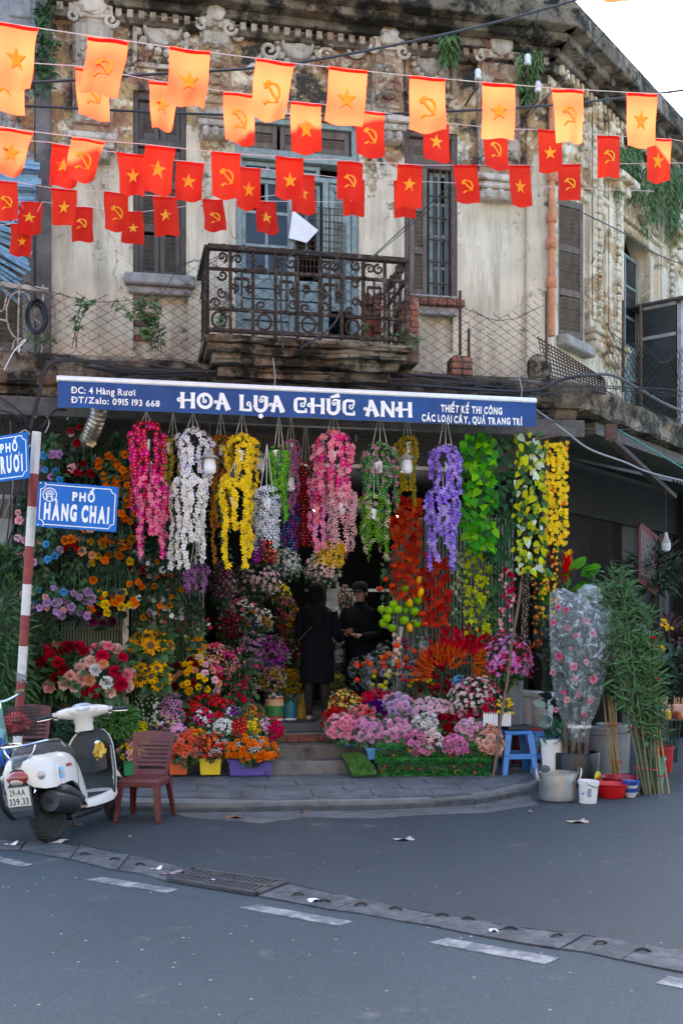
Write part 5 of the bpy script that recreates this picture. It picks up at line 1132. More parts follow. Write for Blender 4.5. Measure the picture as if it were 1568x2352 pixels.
def basket(label, cx, top, bottom, w_, cols, t=1.2, kind='five', r=.026, nstr=9, pot=True, cord=None, dens=1.0, dome=.5, leaf=.6, shape='dome', cat='hanging basket', lcol=None):
 Y = fY(cx, t); k = K(Y); hw = w_ / 2 * k; c0 = P(cx, top, Y); zb = P(cx, bottom, Y).z; hd = min(hw * .85, (c0.z - zb) * .4)
 th = thing('flower_basket', label, cat, P(cx, cord if cord else 945, Y), group=HG)
 me = FL[kind]; ctr = c0 - V((0, 0, hd)); fo = MB(); items = []
 nd = int(dome * 95 * dens * (hw / .17)); nstr = nstr + 1
 for i in range(nd):
  a = R.uniform(0, 6.283); e = math.asin(R.uniform(.05, 1)); d = V((math.cos(a) * math.cos(e), math.sin(a) * math.cos(e) * .9, math.sin(e)))
  if d.y > .55: continue
  items.append((ctr + V((d.x * hw, d.y * hw, d.z * hd)) * R.uniform(.85, 1.05), d + V((0, -.35, 0))))
 for i in range(nstr):
  a = -math.pi / 2 + (i - (nstr - 1) / 2) * 6.283 / nstr * .86 + R.uniform(-.15, .15); rr = hw * R.uniform(.74, 1.06); L_ = (ctr.z - zb) * R.choice((1, .95, .85, .7, .5)); z = 0; p = ctr + V((math.cos(a) * rr, math.sin(a) * rr, hd * .2)); dn = 1 - .4 * R.random()
  pts = [p.copy()]
  while z < L_:
   st = r * 1.32 / dens; z += st; f = z / L_
   p = ctr + V((math.cos(a) * rr * (1 - (1 - dn) * f) + .012 * math.sin(f * 9 + a), math.sin(a) * rr * (1 - (1 - dn) * f), hd * .2 - z)); pts.append(p.copy())
   items.append((p + V((R.uniform(-1, 1), R.uniform(-1, .4), 0)) * r * .6, V((math.cos(a) * .6 + R.uniform(-.5, .5), math.sin(a) * .5 - .6, R.uniform(-.3, .6)))))
   if R.random() < leaf: add_leaf(fo, p + V((R.uniform(-.03, .03), .02, 0)), rdir(-.2, .0), r * R.uniform(1.6, 2.8), .34)
  fo.tube(pts[::3] + [pts[-1]], .003, 3)
 for i in range(int(30 * leaf * hw / .15)):
  d = rdir(.2); add_leaf(fo, ctr + V((d.x * hw, d.y * hw, d.z * hd)) * .85, d, r * 2, .34)
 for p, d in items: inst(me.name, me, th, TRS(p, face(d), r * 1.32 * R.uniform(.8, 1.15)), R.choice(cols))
 if fo.v: obj('leaves', fo, lcol or LEAFD, th, kind='stuff')
 if pot:
  pz = ctr.z - hd * 1.05; q = MB(); q.lathe([(.030, 0), (.042, .095), (.048, .095), (.048, .108), (.040, .108), (.036, .09), (0, .09)], 14, Matrix.Translation((c0.x + .02 * R.uniform(-1, 1), Y - hw * .55, pz)) @ Matrix.Rotation(R.uniform(-.2, .2), 4, 'Y')); obj('pot', q, POTW, th, smooth=True)
 cz = P(cx, cord if cord else 945, Y); q = MB()
 for s in (-1, 0, 1): q.tube([cz, ctr + V((s * hw * .45, -.03 if s else -.06, hd * .5))], .0035, 4)
 obj('hanging_cord', q, CORD, th); return th
F_, B_ = 1.2, .75
basket('crimson blossom basket hanging highest at the left end of the row', 337, 968, 1190, 80, [CR, CR, HPK], F_, nstr=9)
basket('bright pink blossom basket hooked below the crimson one at left', 348, 1088, 1282, 78, [PK, HPK, PK], 1.28, nstr=8, dome=.45, pot=False, cord=1060)
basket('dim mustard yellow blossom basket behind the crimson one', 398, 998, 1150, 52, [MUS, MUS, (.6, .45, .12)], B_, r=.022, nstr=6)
basket('upper white and lilac blossom basket right of the mustard one', 444, 983, 1160, 82, [WH, WH, (.72, .72, .88)], F_, 'fivey', nstr=8)
basket('lower white blossom basket with yellow hearts and long trails', 435, 1090, 1303, 78, [WH, WH, (.8, .8, .72)], 1.28, 'fivey', nstr=9, dome=.6, cord=1060)
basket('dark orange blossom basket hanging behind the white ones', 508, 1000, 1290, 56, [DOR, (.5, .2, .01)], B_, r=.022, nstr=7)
basket('upper bright yellow blossom basket in two clumps', 556, 998, 1160, 74, [YE, YE, (.95, .72, .03)], F_, 'trump', .032, nstr=7)
basket('lower bright yellow blossom basket with a white pot showing in the middle', 540, 1092, 1305, 88, [YE, (.95, .7, .02)], 1.28, 'trump', .030, nstr=8, cord=1060)
basket('bright green basket of tiny creeping leaves falling in a narrow column', 641, 1020, 1200, 46, [LGR, (.12, .42, .05), GRN], F_, 'five', .016, 14, True, None, .9, .8)
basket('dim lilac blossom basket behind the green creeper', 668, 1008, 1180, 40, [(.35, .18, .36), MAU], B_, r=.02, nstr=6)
basket('silvery white star blossom basket hanging low in the middle', 613, 1115, 1258, 66, [WH, (.74, .80, .86)], 1.28, 'star', .026, 12, True, 1020, 1.1, .5)
basket('round topped pink blossom basket above the shop entrance', 766, 990, 1190, 86, [PK, (.85, .33, .42), HPK], F_, 'fivey', .030, 9)
basket('trailing mauve pink blossom basket left under the round pink one', 742, 1075, 1265, 54, [MAU, PK, (.7, .3, .5)], 1.1, nstr=6, dome=.3, pot=False, cord=1000)
basket('pale pink star blossom basket hanging low right of the round pink one', 786, 1120, 1262, 72, [LPK, (.88, .58, .55)], 1.28, 'star', .026, 12, True, 1040, 1.0, .5)
basket('bunch of yellow oak leaves hanging lowest over the entrance', 760, 1240, 1298, 68, [(.75, .45, .01), YE], 1.0, 'star', .03, 8, False, 1180, 1.2, .9)
basket('fine leaved dark green basket with dusty pink trails', 872, 1015, 1180, 84, [(.05, .17, .06), (.06, .2, .05), GRN, (.45, .2, .27)], F_, 'five', .019, 13, True, None, .8, .9)
basket('light green fern basket dotted with tiny white flowers', 858, 1130, 1285, 74, [LGR, LGR, (.2, .42, .06), (.2, .42, .06), CRE], 1.28, 'star', .022, 13, True, 1035, .9, .8)
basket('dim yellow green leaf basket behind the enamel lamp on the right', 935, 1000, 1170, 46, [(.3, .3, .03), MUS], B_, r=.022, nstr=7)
basket('upper violet blossom basket near the right end of the row', 1022, 1022, 1150, 76, [VIO, (.36, .24, .68), (.44, .32, .72)], F_, nstr=8)
basket('lower violet blossom basket with long trails and a tilted white pot', 1016, 1116, 1312, 82, [VIO, (.36, .24, .68), (.45, .34, .74)], 1.28, nstr=9, cord=1070)
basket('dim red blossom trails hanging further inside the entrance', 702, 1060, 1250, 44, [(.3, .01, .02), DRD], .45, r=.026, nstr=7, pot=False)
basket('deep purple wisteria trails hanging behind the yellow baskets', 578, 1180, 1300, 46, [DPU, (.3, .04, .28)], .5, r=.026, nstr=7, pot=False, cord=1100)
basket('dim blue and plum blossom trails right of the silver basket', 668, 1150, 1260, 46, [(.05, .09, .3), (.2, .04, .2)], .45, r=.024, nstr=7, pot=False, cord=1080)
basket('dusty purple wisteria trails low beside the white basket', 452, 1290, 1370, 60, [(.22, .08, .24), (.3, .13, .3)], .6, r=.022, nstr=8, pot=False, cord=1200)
# leafy garlands on the right
def curtain(label, u0, u1, v0, v1, t, shapes, cols, n, size, name='garland', blossoms=None, nstem=4, thick=.14, taper=.0, g='leaf and flower garlands at the right of the shop'):
 Y = fY((u0 + u1) / 2, t); th = thing(name, label, 'garland', P((u0 + u1) / 2, v0, Y), group=g); st = MB()
 for i in range(nstem):
  u = u0 + (u1 - u0) * (i + .5) / nstem; st.tube(catmull([P(u + R.uniform(-4, 4), v0 + (v1 - v0) * j / 6, Y + R.uniform(-.02, .02)) for j in range(7)], 3), .004, 4)
 obj('stem', st, LEAFD, th)
 for i in range(n):
  f = (i + R.random()) / n; ca = 1 - taper * f; um = (u0 + u1) / 2; u = um + R.uniform(-1, 1) * (u1 - u0) / 2 * ca; p = P(u, v0 + (v1 - v0) * f, Y - R.uniform(0, thick) * (1 - .6 * abs(u - um) / ((u1 - u0) / 2 + 1e-6)))
  d = V((R.uniform(-.7, .7), R.uniform(-.7, .0), -1 + R.uniform(0, .6))).normalized(); nrm = V((R.uniform(-.5, .5), -1, R.uniform(0, .8))).normalized(); yv = nrm.cross(d).normalized(); nrm = d.cross(yv)
  q = Matrix((d, yv, nrm)).transposed().to_quaternion(); me = LF[R.choice(shapes)]; inst('leaf', me, th, TRS(p, q, size * R.uniform(.7, 1.25)), R.choice(cols))
 for kind, m, r, cc in blossoms or []:
  for i in range(m): inst(FL[kind].name, FL[kind], th, TRS(P(R.uniform(u0, u1), R.uniform(v0, v1), Y - R.uniform(0, thick)), face(V((R.uniform(-.6, .6), -1, R.uniform(-.2, .5)))), r * R.uniform(.8, 1.2)), R.choice(cc))
 return th
curtain('bright green maple leaf garland right of the violet baskets', 1052, 1134, 996, 1262, 1.15, ['maple', 'maple', 'heart'], [GRN, (.05, .22, .03), (.07, .28, .03), (.16, .38, .04), (.03, .10, .03)], 190, .10)
curtain('dark green leaf garland hanging between the maple and variegated ones', 1120, 1186, 1000, 1290, .95, ['heart', 'oval'], [DGR, (.03, .09, .04), (.06, .13, .07)], 170, .085)
curtain('variegated yellow and white leaf garland at the awning end', 1180, 1250, 990, 1312, 1.1, ['heart', 'oval'], [YGR, (.5, .52, .03), (.55, .66, .48), (.05, .14, .05), (.05, .12, .04), (.4, .46, .05)], 190, .085)
c_ = curtain('long column of small yellow flowers beyond the awning end', 1252, 1302, 1016, 1250, 1.0, ['oval'], [LGR, (.3, .4, .06)], 60, .035, blossoms=[('five', 290, .026, [YE, YE, (.9, .68, .02)]), ('five', 10, .026, [(.8, .1, .02)])])
curtain('thin lower strand of yellow flowers trailing to the pots', 1242, 1286, 1240, 1432, .95, ['oval'], [LGR, GRN], 50, .04, blossoms=[('five', 80, .02, [YE, ORA, YE]), ('star', 12, .03, [RD])])
curtain('red orange autumn leaf garland behind the green fern basket', 900, 964, 1140, 1372, .7, ['maple'], [(.42, .03, .008), (.5, .06, .01), (.26, .015, .008)], 200, .085)
curtain('dark red autumn leaf garland hanging lower beside the folded gate', 972, 1030, 1270, 1432, .55, ['maple'], [(.3, .012, .01), (.4, .03, .012)], 130, .08)
curtain('yellow green variegated ivy strands above the red feathery bouquet', 1068, 1122, 1250, 1455, .6, ['ivy'], [YGR, (.3, .38, .04), (.08, .16, .05)], 130, .06)
curtain('grey green ivy strands left of the yellow ivy', 1030, 1072, 1268, 1440, .5, ['ivy', 'oval'], [(.12, .16, .09), (.05, .1, .05), (.3, .34, .2)], 80, .055)
curtain('dark green ivy with pale veins right of the yellow ivy', 1112, 1150, 1260, 1470, .55, ['heart', 'ivy'], [DGR, (.05, .14, .05), (.1, .2, .08)], 90, .06)
curtain('strand of small pink roses hanging beside the bamboo cane', 1146, 1182, 1290, 1450, .7, ['oval'], [DGR, (.06, .05, .04)], 50, .04, blossoms=[('rose', 26, .026, [PK, HPK, CR, LPK]), ('five', 24, .02, [LPK, CRE])])
curtain('strand of dried beige flower tassels behind the bamboo cane', 1196, 1218, 1310, 1500, .7, ['feather'], [(.5, .38, .32), (.42, .33, .3)], 110, .04, nstem=2, thick=.05)
curtain('strand of red and yellow little flowers right of the tassels', 1222, 1244, 1250, 1490, .65, ['oval'], [DGR], 40, .035, blossoms=[('five', 60, .02, [RD, YE, ORA])])
curtain('strands of pink and plum flowers low behind the grey vase', 1180, 1225, 1480, 1560, .5, ['oval'], [DGR], 30, .04, blossoms=[('five', 60, .024, [HPK, (.3, .04, .12), RD])])
# hanging fruit
fr = thing('fruit_cluster', 'hanging cluster of artificial green apples, mangoes, tomatoes and garlic by the doorway', 'hanging fruit', P(915, 1260, fY(915, .75)))
def fruit(name, prof, n=12): q = MB(); q.lathe(prof, n); q.smooth = True; return q.mesh(name, FRUIT, True, None, 80)
APP = fruit('apple', [(0, -.80), (.35, -.88), (.78, -.6), (1, 0), (.88, .58), (.5, .85), (.15, .74), (0, .66)]); MAN = fruit('mango', [(0, -1.5), (.4, -1.3), (.72, -.6), (.8, .1), (.6, .8), (.2, 1.15), (0, 1.2)]); TOM = fruit('tomato', [(0, -.7), (.5, -.72), (.95, -.3), (1, .1), (.7, .55), (.25, .6), (0, .5)]); GAR = fruit('garlic_bulb', [(0, -.7), (.6, -.6), (.9, -.1), (.6, .5), (.15, .9), (.08, 1.3)], 8)
fs_ = MB()
for me, cc, pts, r in ((APP, (.20, .44, .03), [(888, 1420), (903, 1388), (913, 1400), (930, 1402), (951, 1404), (958, 1380), (876, 1400), (893, 1402), (957, 1432), (881, 1432), (928, 1425), (900, 1442), (938, 1388)], .052), (MAN, (.78, .42, .01), [(941, 1384), (940, 1440), (966, 1360), (962, 1330)], .042), (TOM, (.60, .05, .012), [(885, 1330), (900, 1345), (968, 1410), (975, 1432), (910, 1482), (872, 1352), (905, 1300), (915, 1530)], .042), (GAR, (.62, .45, .30), [(905, 1458), (914, 1468), (908, 1476), (918, 1486), (908, 1494), (916, 1502), (909, 1512)], .032), (APP, (.10, .02, .06), [(928, 1470), (932, 1484)], .035), (APP, (.12, .28, .03), [(930, 1352), (918, 1372)], .045)):
 for u, v in pts:
  p = P(u, v, fY(u, .75 + R.uniform(-.06, .1))); inst(me.name, me, fr, TRS(p, Quaternion((R.uniform(-1, 1), R.uniform(-1, 1), 0), .25) if True else None, r * R.uniform(.9, 1.1)), cc); top_ = P(915 + (u - 915) * .35, 1262, fY(915, .75)); fs_.tube(catmull([p + V((0, 0, r * .7)), p.lerp(top_, .5) + V((0, .02, 0)), top_], 4), .003, 4)
obj('stems', fs_, LEAFD, fr); q = MB()
for i in range(90): u, v = R.uniform(872, 965), R.uniform(1262, 1430); add_leaf(q, P(u, v, fY(u, .72)), rdir(-.3, .5), R.uniform(.05, .1), .36)
obj('leaves', q, LEAF, fr, kind='stuff')
# bundles of long-stemmed roses hung upside down on the left wall
def roses(label, cx, top, rows, w_, cols, t=.45, kind='rose', r=.046, n=7, nl=60):
 Y = fY(cx, t); th = thing('rose_bundle', label, 'flower bundle', P(cx, top, Y), group='bundles of roses hung upside down on the left wall'); st = MB(); fo = MB(); a = P(cx, top, Y)
 for v in rows:
  for i in range(n):
   u = cx - w_ / 2 + w_ * (i + .5) / n + R.uniform(-7, 7); p = P(u, v + R.uniform(-19, 19), Y - R.uniform(.02, .2)); m = a.lerp(p, .5) + V(((p.x - a.x) * .25, .02, 0)); pts = catmull([a, m, p + V((0, 0, .03))], 5); st.tube(pts, .005, 4)
   inst(FL[kind].name, FL[kind], th, TRS(p, face(V((R.uniform(-.6, .6), -.9, R.uniform(-.7, .3)))), r * R.uniform(.8, 1.2)), R.choice(cols))
   for _ in range(nl // (n * len(rows))): q_ = pts[R.randrange(2, len(pts))]; add_leaf(fo, q_ + V((R.uniform(-.06, .06), R.uniform(-.05, .02), 0)), rdir(-.3, .5), R.uniform(.06, .11), .34)
 obj('stem', st, LEAF, th); obj('leaves', fo, LEAFD if R.random() < .7 else LEAF, th, kind='stuff')
roses('bundle of orange and yellow roses hanging highest on the left wall', 268, 990, (1060, 1076), 88, [ORA, ORA, (.85, .45, .03)], n=7)
roses('second tier of orange roses just above the sign level', 270, 1010, (1095, 1112), 80, [ORA, (.8, .22, .02)], n=6)
roses('orange roses right of the HÀNG CHAI sign', 284, 1080, (1150, 1165, 1195), 58, [ORA, (.8, .16, .01)], n=4)
roses('orange and yellow roses under the HÀNG CHAI sign', 256, 1140, (1240, 1262, 1285), 104, [ORA, ORA, (.8, .5, .04), DOR], n=7, nl=110)
roses('lowest orange and yellow roses above the green slatted gate', 262, 1260, (1350, 1372, 1390), 116, [ORA, ORA, (.85, .62, .12), YE], .5, n=7, nl=110)
roses('dark red and pink roses hanging beside the metal duct', 184, 960, (1000, 1068), 62, [DRD, (.36, .01, .02), LPK, CRE], n=6)
roses('sky blue and pale pink roses between the two signs', 118, 1000, (1056, 1085), 60, [BLU, LPK, (.6, .35, .6), (.12, .4, .7)], n=5)
roses('blue and pink roses at the pole below the sign', 100, 1180, (1262, 1280), 84, [BLU, LPK, (.68, .45, .62)], n=6)
roses('lowest blue and lilac roses behind the pole', 100, 1300, (1366, 1386, 1400), 100, [BLU, LPK, LIL], n=6, nl=90)
roses('mauve and orange roses left of the slatted gate', 176, 1280, (1370, 1385, 1402), 88, [(.45, .3, .5), ORA, LIL, (.4, .25, .4)], n=6, nl=80)
roses('red and peach roses left of the lower orange bundle', 182, 1160, (1232, 1262), 62, [DRD, RD, PEA, ORA], n=5)
roses('small red roses in the shade under the awning corner', 306, 1130, (1220, 1300), 46, [DRD, (.3, .02, .03)], .3, n=5)
roses('mixed white and orange roses below the pink baskets', 352, 1200, (1275, 1305, 1330), 96, [WH, DOR, (.5, .4, .45), (.5, .12, .08)], .35, n=7, nl=160, r=.036)
roses('mixed dusty roses above the tulips', 360, 1290, (1362, 1385, 1400), 120, [(.55, .5, .55), ORA, WH, (.5, .2, .02)], .35, n=8, nl=160, r=.036)
roses('plum coloured roses hanging over the slatted gate', 232, 1330, (1400, 1418), 60, [(.10, .01, .04), (.16, .015, .07)], .3, n=5, nl=30)
roses('pink roses left of the pole at middle height', 52, 1130, (1180, 1225, 1290), 36, [LPK, (.8, .6, .7)], .4, n=3)
# background greenery between the bundles: hanging stems and leaves, uncountable
q = MB(); s = MB()
for i in range(150):
 u = R.uniform(60, 460); v = R.uniform(1000, 1380); Y = fY(u, .2); L_ = R.uniform(40, 120); pts = [P(u, v, Y), P(u + R.uniform(-6, 6), v + L_ * .5, Y - .03), P(u + R.uniform(-10, 10), v + L_, Y)]; s.tube(pts, .006, 4)
 for k in range(14): f = R.random(); add_leaf(q, pts[0].lerp(pts[2], f) + V((R.uniform(-.06, .06), R.uniform(-.08, .03), 0)), rdir(-.3, .4), R.uniform(.06, .13), .34)
obj('hanging_foliage', q, LEAFD, kind='stuff', label='mass of dark artificial leaves hanging on the left wall behind the roses', cat='foliage')
obj('hanging_stalks', s, LEAF, kind='stuff', label='green plastic flower stalks hanging on the left wall', cat='stalks')
# ---------------------------------------------------------------- bouquets on the ground and on the stands
def planter(parent, u0, u1, v0, v1, Y, mat, dp=.16):
 k = K(Y); a, c = P(u0, v1, Y), P(u1, v0, Y); w0 = c.x - a.x; q = MB(Matrix.Translation(((a.x + c.x) / 2, Y + dp / 2, a.z)) @ Matrix.Rotation(math.atan(.1), 4, 'Z')); h = c.z - a.z
 rg = lambda s, z: [(-w0 / 2 * s, -dp / 2 * s, z), (w0 / 2 * s, -dp / 2 * s, z), (w0 / 2 * s, dp / 2 * s, z), (-w0 / 2 * s, dp / 2 * s, z)]
 q.loft([rg(.84, 0), rg(.88, .01), rg(.93, h * .8), rg(1.0, h * .8), rg(1.0, h), rg(.92, h), rg(.88, h * .75)]); return obj('planter', q, mat, parent)
def bucket(parent, u, v0, v1, w_, Y, mat, taper=.85, name='bucket', band=None):
 k = K(Y); r = w_ / 2 * k; a = P(u, v1, Y); h = P(u, v0, Y).z - a.z; q = MB(); q.lathe([(r * taper, 0), (r * .97, h * .9), (r * 1.03, h * .9), (r * 1.03, h), (r * .95, h), (r * .93, h * .85), (0, h * .84)], 20, Matrix.Translation((a.x, Y + r, a.z))); return obj(name, q, mat, parent, smooth=True, angle=30)
def bouquet(label, u0, u1, v0, v1, Y, spec, n, r, pot=None, leaf=1.0, lm=None, base=None, name='flower_bunch', cat='flowers', dp=None, up_=.35, g=None, stems=True):
 """spec: (kind, colour) choices; blossoms spread over the front and top of a rounded mound."""
 spec = [(k_, mix(c_, (.9, .82, .87), .24) if sum(c_) > .85 else c_) for k_, c_ in spec] if g and g.endswith('right of the steps') else spec; r *= 1.16; k = K(Y); c = P((u0 + u1) / 2, v0 + (v1 - v0) * .6, Y); a, hb = (u1 - u0) / 2 * k, (v1 - v0) * .6 * k; d_ = dp or min(.32, max(.1, a * .8)); zb = base if base is not None else c.z - (v1 - v0) * .4 * k - .05
 th = thing(name, label, cat, (c.x, Y, zb), group=g); pts = []; tries = 0; md = r * 1.25
 while len(pts) < n and tries < n * 30:
  tries += 1; d = rdir(.25, .5)
  if d.z < -.62 or d.y > .45: continue
  p = c + V((d.x * a, d.y * d_, d.z * hb if d.z > 0 else d.z * hb * .66)) * R.uniform(.9, 1.06)
  if any((p - o_[0]).length < md for o_ in pts): md *= .997; continue
  pts.append((p, d))
 st = MB(); fo = MB(); bt = V((c.x, Y + .06, zb))
 for p, d in pts:
  kind, cc = R.choice(spec); me = FL[kind]; inst(me.name, me, th, TRS(p, face(d + V((0, -.35, up_))), r * R.uniform(.8, 1.15)), cc)
  if stems: st.tube([p, p.lerp(bt, .5) + V((0, .02, .02)), bt + (p - c) * .12], .004, 3)
 for i in range(int(n * 2.2 * leaf) + 8):
  d = rdir(0, .3); f = R.uniform(.45, .98); p = c + V((d.x * a, d.y * d_, d.z * hb * (1 if d.z > 0 else .8))) * f; add_leaf(fo, p, d + V((0, 0, -.1)), max(.045, r * R.uniform(1.2, 2.2)), .34)
 for i in range(int(10 * leaf)): add_leaf(fo, bt.lerp(c, R.uniform(.2, .8)) + V((R.uniform(-a, a) * .6, R.uniform(-.1, .05), 0)), rdir(-.2, .4), R.uniform(.06, .11), .32)
 if st.v: obj('stems', st, LEAF, th)
 obj('leaves', fo, lm or LEAF, th, kind='stuff')
 if pot: pot(th)
 return th
BL = 'bunches of artificial flowers at the left of the steps'; BR = 'bunches of artificial flowers at the right of the steps'
PUR, YPL, OPL, GPL, BPL = M((.10, .07, .36), .45, var=.1), M((.72, .50, .01), .45, var=.1), M((.62, .10, .02), .45, var=.1), M((.015, .22, .07), .45, var=.1), M((.05, .20, .36), .45, var=.15)
f3 = lambda kind, *cs: [(kind, c) for c in cs]
# left, front row on the pavement
bouquet('orange chrysanthemums with white sprays in the violet planter', 515, 642, 1692, 1750, 11.75, f3('mum', ORA, (.88, .30, .12), (.85, .25, .02)) + f3('carn', ORA) + f3('star', WH), 62, .034, lambda t: planter(t, 521, 626, 1744, 1782, 11.72, PUR), g=BL, base=.12)
bouquet('red and scarlet small blossoms in the yellow planter', 448, 524, 1680, 1745, 11.72, f3('five', (.7, .06, .02), RD, DRD, (.75, .12, .02)) + f3('star', WH), 75, .026, lambda t: planter(t, 456, 507, 1742, 1780, 11.68, YPL), g=BL, base=.12)
bouquet('salmon carnations in the orange red planter', 392, 462, 1690, 1750, 11.7, f3('carn', SAL, (.85, .32, .25), SAL), 34, .034, lambda t: planter(t, 386, 430, 1744, 1780, 11.66, OPL), g=BL, base=.12)
bouquet('pale yellow and pink little roses in the green planter', 268, 330, 1700, 1748, 11.7, f3('rose', (.85, .40, .55), (.88, .5, .6)) + f3('five', YE), 24, .03, lambda t: planter(t, 282, 316, 1746, 1782, 11.62, GPL), g=BL, base=.12)
bouquet('lemon yellow ranunculus bunch left of the chair back', 275, 345, 1658, 1712, 11.9, f3('rose', (.88, .78, .06), (.9, .8, .12)), 36, .026, g=BL)
bouquet('yellow and salmon carnations behind the salmon ones', 425, 470, 1674, 1712, 11.9, f3('carn', (.88, .5, .06), YE, SAL), 18, .032, g=BL)
bouquet('pink azalea bunch behind the red chair', 378, 432, 1660, 1700, 11.95, f3('five', (.82, .35, .6), (.85, .45, .65)), 34, .028, g=BL)
bouquet('tiny mixed daisies behind the yellow bunch', 330, 420, 1640, 1680, 12.05, f3('daisy', WH, (.7, .6, .3), (.4, .2, .5), (.8, .4, .4)), 60, .018, g=BL, leaf=1.4)
bouquet('white hydrangea bunch in the second row on the left', 488, 536, 1650, 1690, 11.95, f3('five', WH, WH), 34, .026, g=BL)
bouquet('scarlet geranium bunch left of the yellow one', 528, 572, 1648, 1698, 11.98, f3('five', RD, (.6, .05, .05), (.6, .02, .02)), 42, .026, g=BL)
bouquet('golden yellow bunch in the middle of the second row', 566, 602, 1650, 1692, 11.98, f3('five', YE, (.95, .65, .01)), 28, .028, g=BL)
bouquet('light pink bunch between the golden and crimson ones', 596, 622, 1650, 1690, 11.98, f3('five', (.85, .42, .68), (.88, .5, .72)), 20, .026, g=BL)
bouquet('crimson small rose bunch at the right end of the second row', 612, 650, 1655, 1700, 12.0, f3('rose', CR, (.6, .02, .12)), 28, .026, g=BL)
bouquet('purple and white statice beside the scarlet bunch', 510, 556, 1620, 1652, 12.2, f3('five', (.25, .06, .4), (.3, .1, .45), WH), 46, .016, g=BL)
bouquet('orange berries and red buds under the paint buckets', 556, 610, 1618, 1654, 12.15, f3('five', (.8, .16, .01), RD, (.3, .25, .02)), 46, .016, g=BL, leaf=1.6)
bouquet('white freesia spray in a grey vase at left', 312, 372, 1588, 1668, 12.1, f3('tulip', WH, CRE, (.8, .76, .78)) + f3('five', WH), 60, .026, g=BL)
bouquet('lilac cherry blossom spray right of the white freesias', 362, 424, 1592, 1675, 12.15, f3('lily', (.72, .35, .62), (.76, .45, .7)) + f3('five', (.72, .4, .66)), 44, .034, g=BL)
bouquet('bold red anthurium bunch in the middle left', 420, 540, 1595, 1668, 12.3, f3('orch', RD, (.5, .008, .01), (.6, .015, .015)), 60, .040, g=BL)
bouquet('pink and white anemones in front of the red bunch', 440, 492, 1625, 1672, 12.1, f3('orch', (.85, .2, .5), WH, (.5, .05, .1), HPK), 22, .036, g=BL)
q_ = lambda t: bucket(t, 438, 1592, 1660, 30, 12.4, M((.14, .13, .13), .5), .9, 'vase')
bouquet('red and yellow roses with cream blooms in a grey vase', 398, 508, 1505, 1602, 12.4, f3('rose', DRD, (.4, .01, .015), YE, (.85, .5, .08), PEA, CRE, (.88, .6, .68)), 46, .042, q_, g=BL)
bouquet('pink stargazer lilies beside the yellow roses', 456, 540, 1478, 1560, 12.5, f3('lily', (.72, .12, .3), (.85, .4, .42), PEA, (.65, .06, .2)), 24, .055, g=BL)
bouquet('pink lotus buds between the lilies and the orchids', 500, 596, 1495, 1612, 12.55, f3('tulip', (.75, .14, .26), (.82, .3, .42), (.6, .1, .2)), 34, .036, g=BL, leaf=1.6)
bouquet('pink and white tulips standing tallest on the left', 332, 482, 1395, 1478, 12.5, f3('tulip', (.78, .14, .22), (.8, .22, .25), CRE, (.8, .78, .62), (.7, .1, .2)), 34, .042, g=BL, base=1.0)
bouquet('big red and cream peonies on the far left', 96, 210, 1478, 1600, 11.6, f3('peony', DRD, (.5, .012, .03), (.85, .5, .42), (.88, .62, .52), CR), 24, .066, g=BL, leaf=1.6)
bouquet('peach and white peonies with red blooms left of the white post', 190, 298, 1480, 1610, 11.65, f3('peony', PEA, (.88, .6, .5), WH, CR, (.8, .3, .35)), 24, .064, g=BL, leaf=1.6)
bouquet('upper sunflowers with drooping leaves left of the tulips', 296, 392, 1448, 1500, 12.0, f3('sun', (.88, .40, .01), (.9, .5, .015)), 8, .085, g=BL, leaf=3)
bouquet('lower golden sunflowers above the freesias', 300, 392, 1508, 1588, 11.95, f3('sun', (.92, .55, .01), (.9, .5, .01)), 13, .075, g=BL, leaf=2.4)
bouquet('yellow blooms beside the tulips', 428, 470, 1462, 1520, 12.5, f3('carn', (.8, .42, .01), YE), 12, .036, g=BL)
bouquet('dark pink lotus bunch at the doorway edge', 540, 584, 1558, 1630, 12.5, f3('tulip', HPK, (.5, .05, .12)) + f3('rose', CR), 20, .03, g=BL)
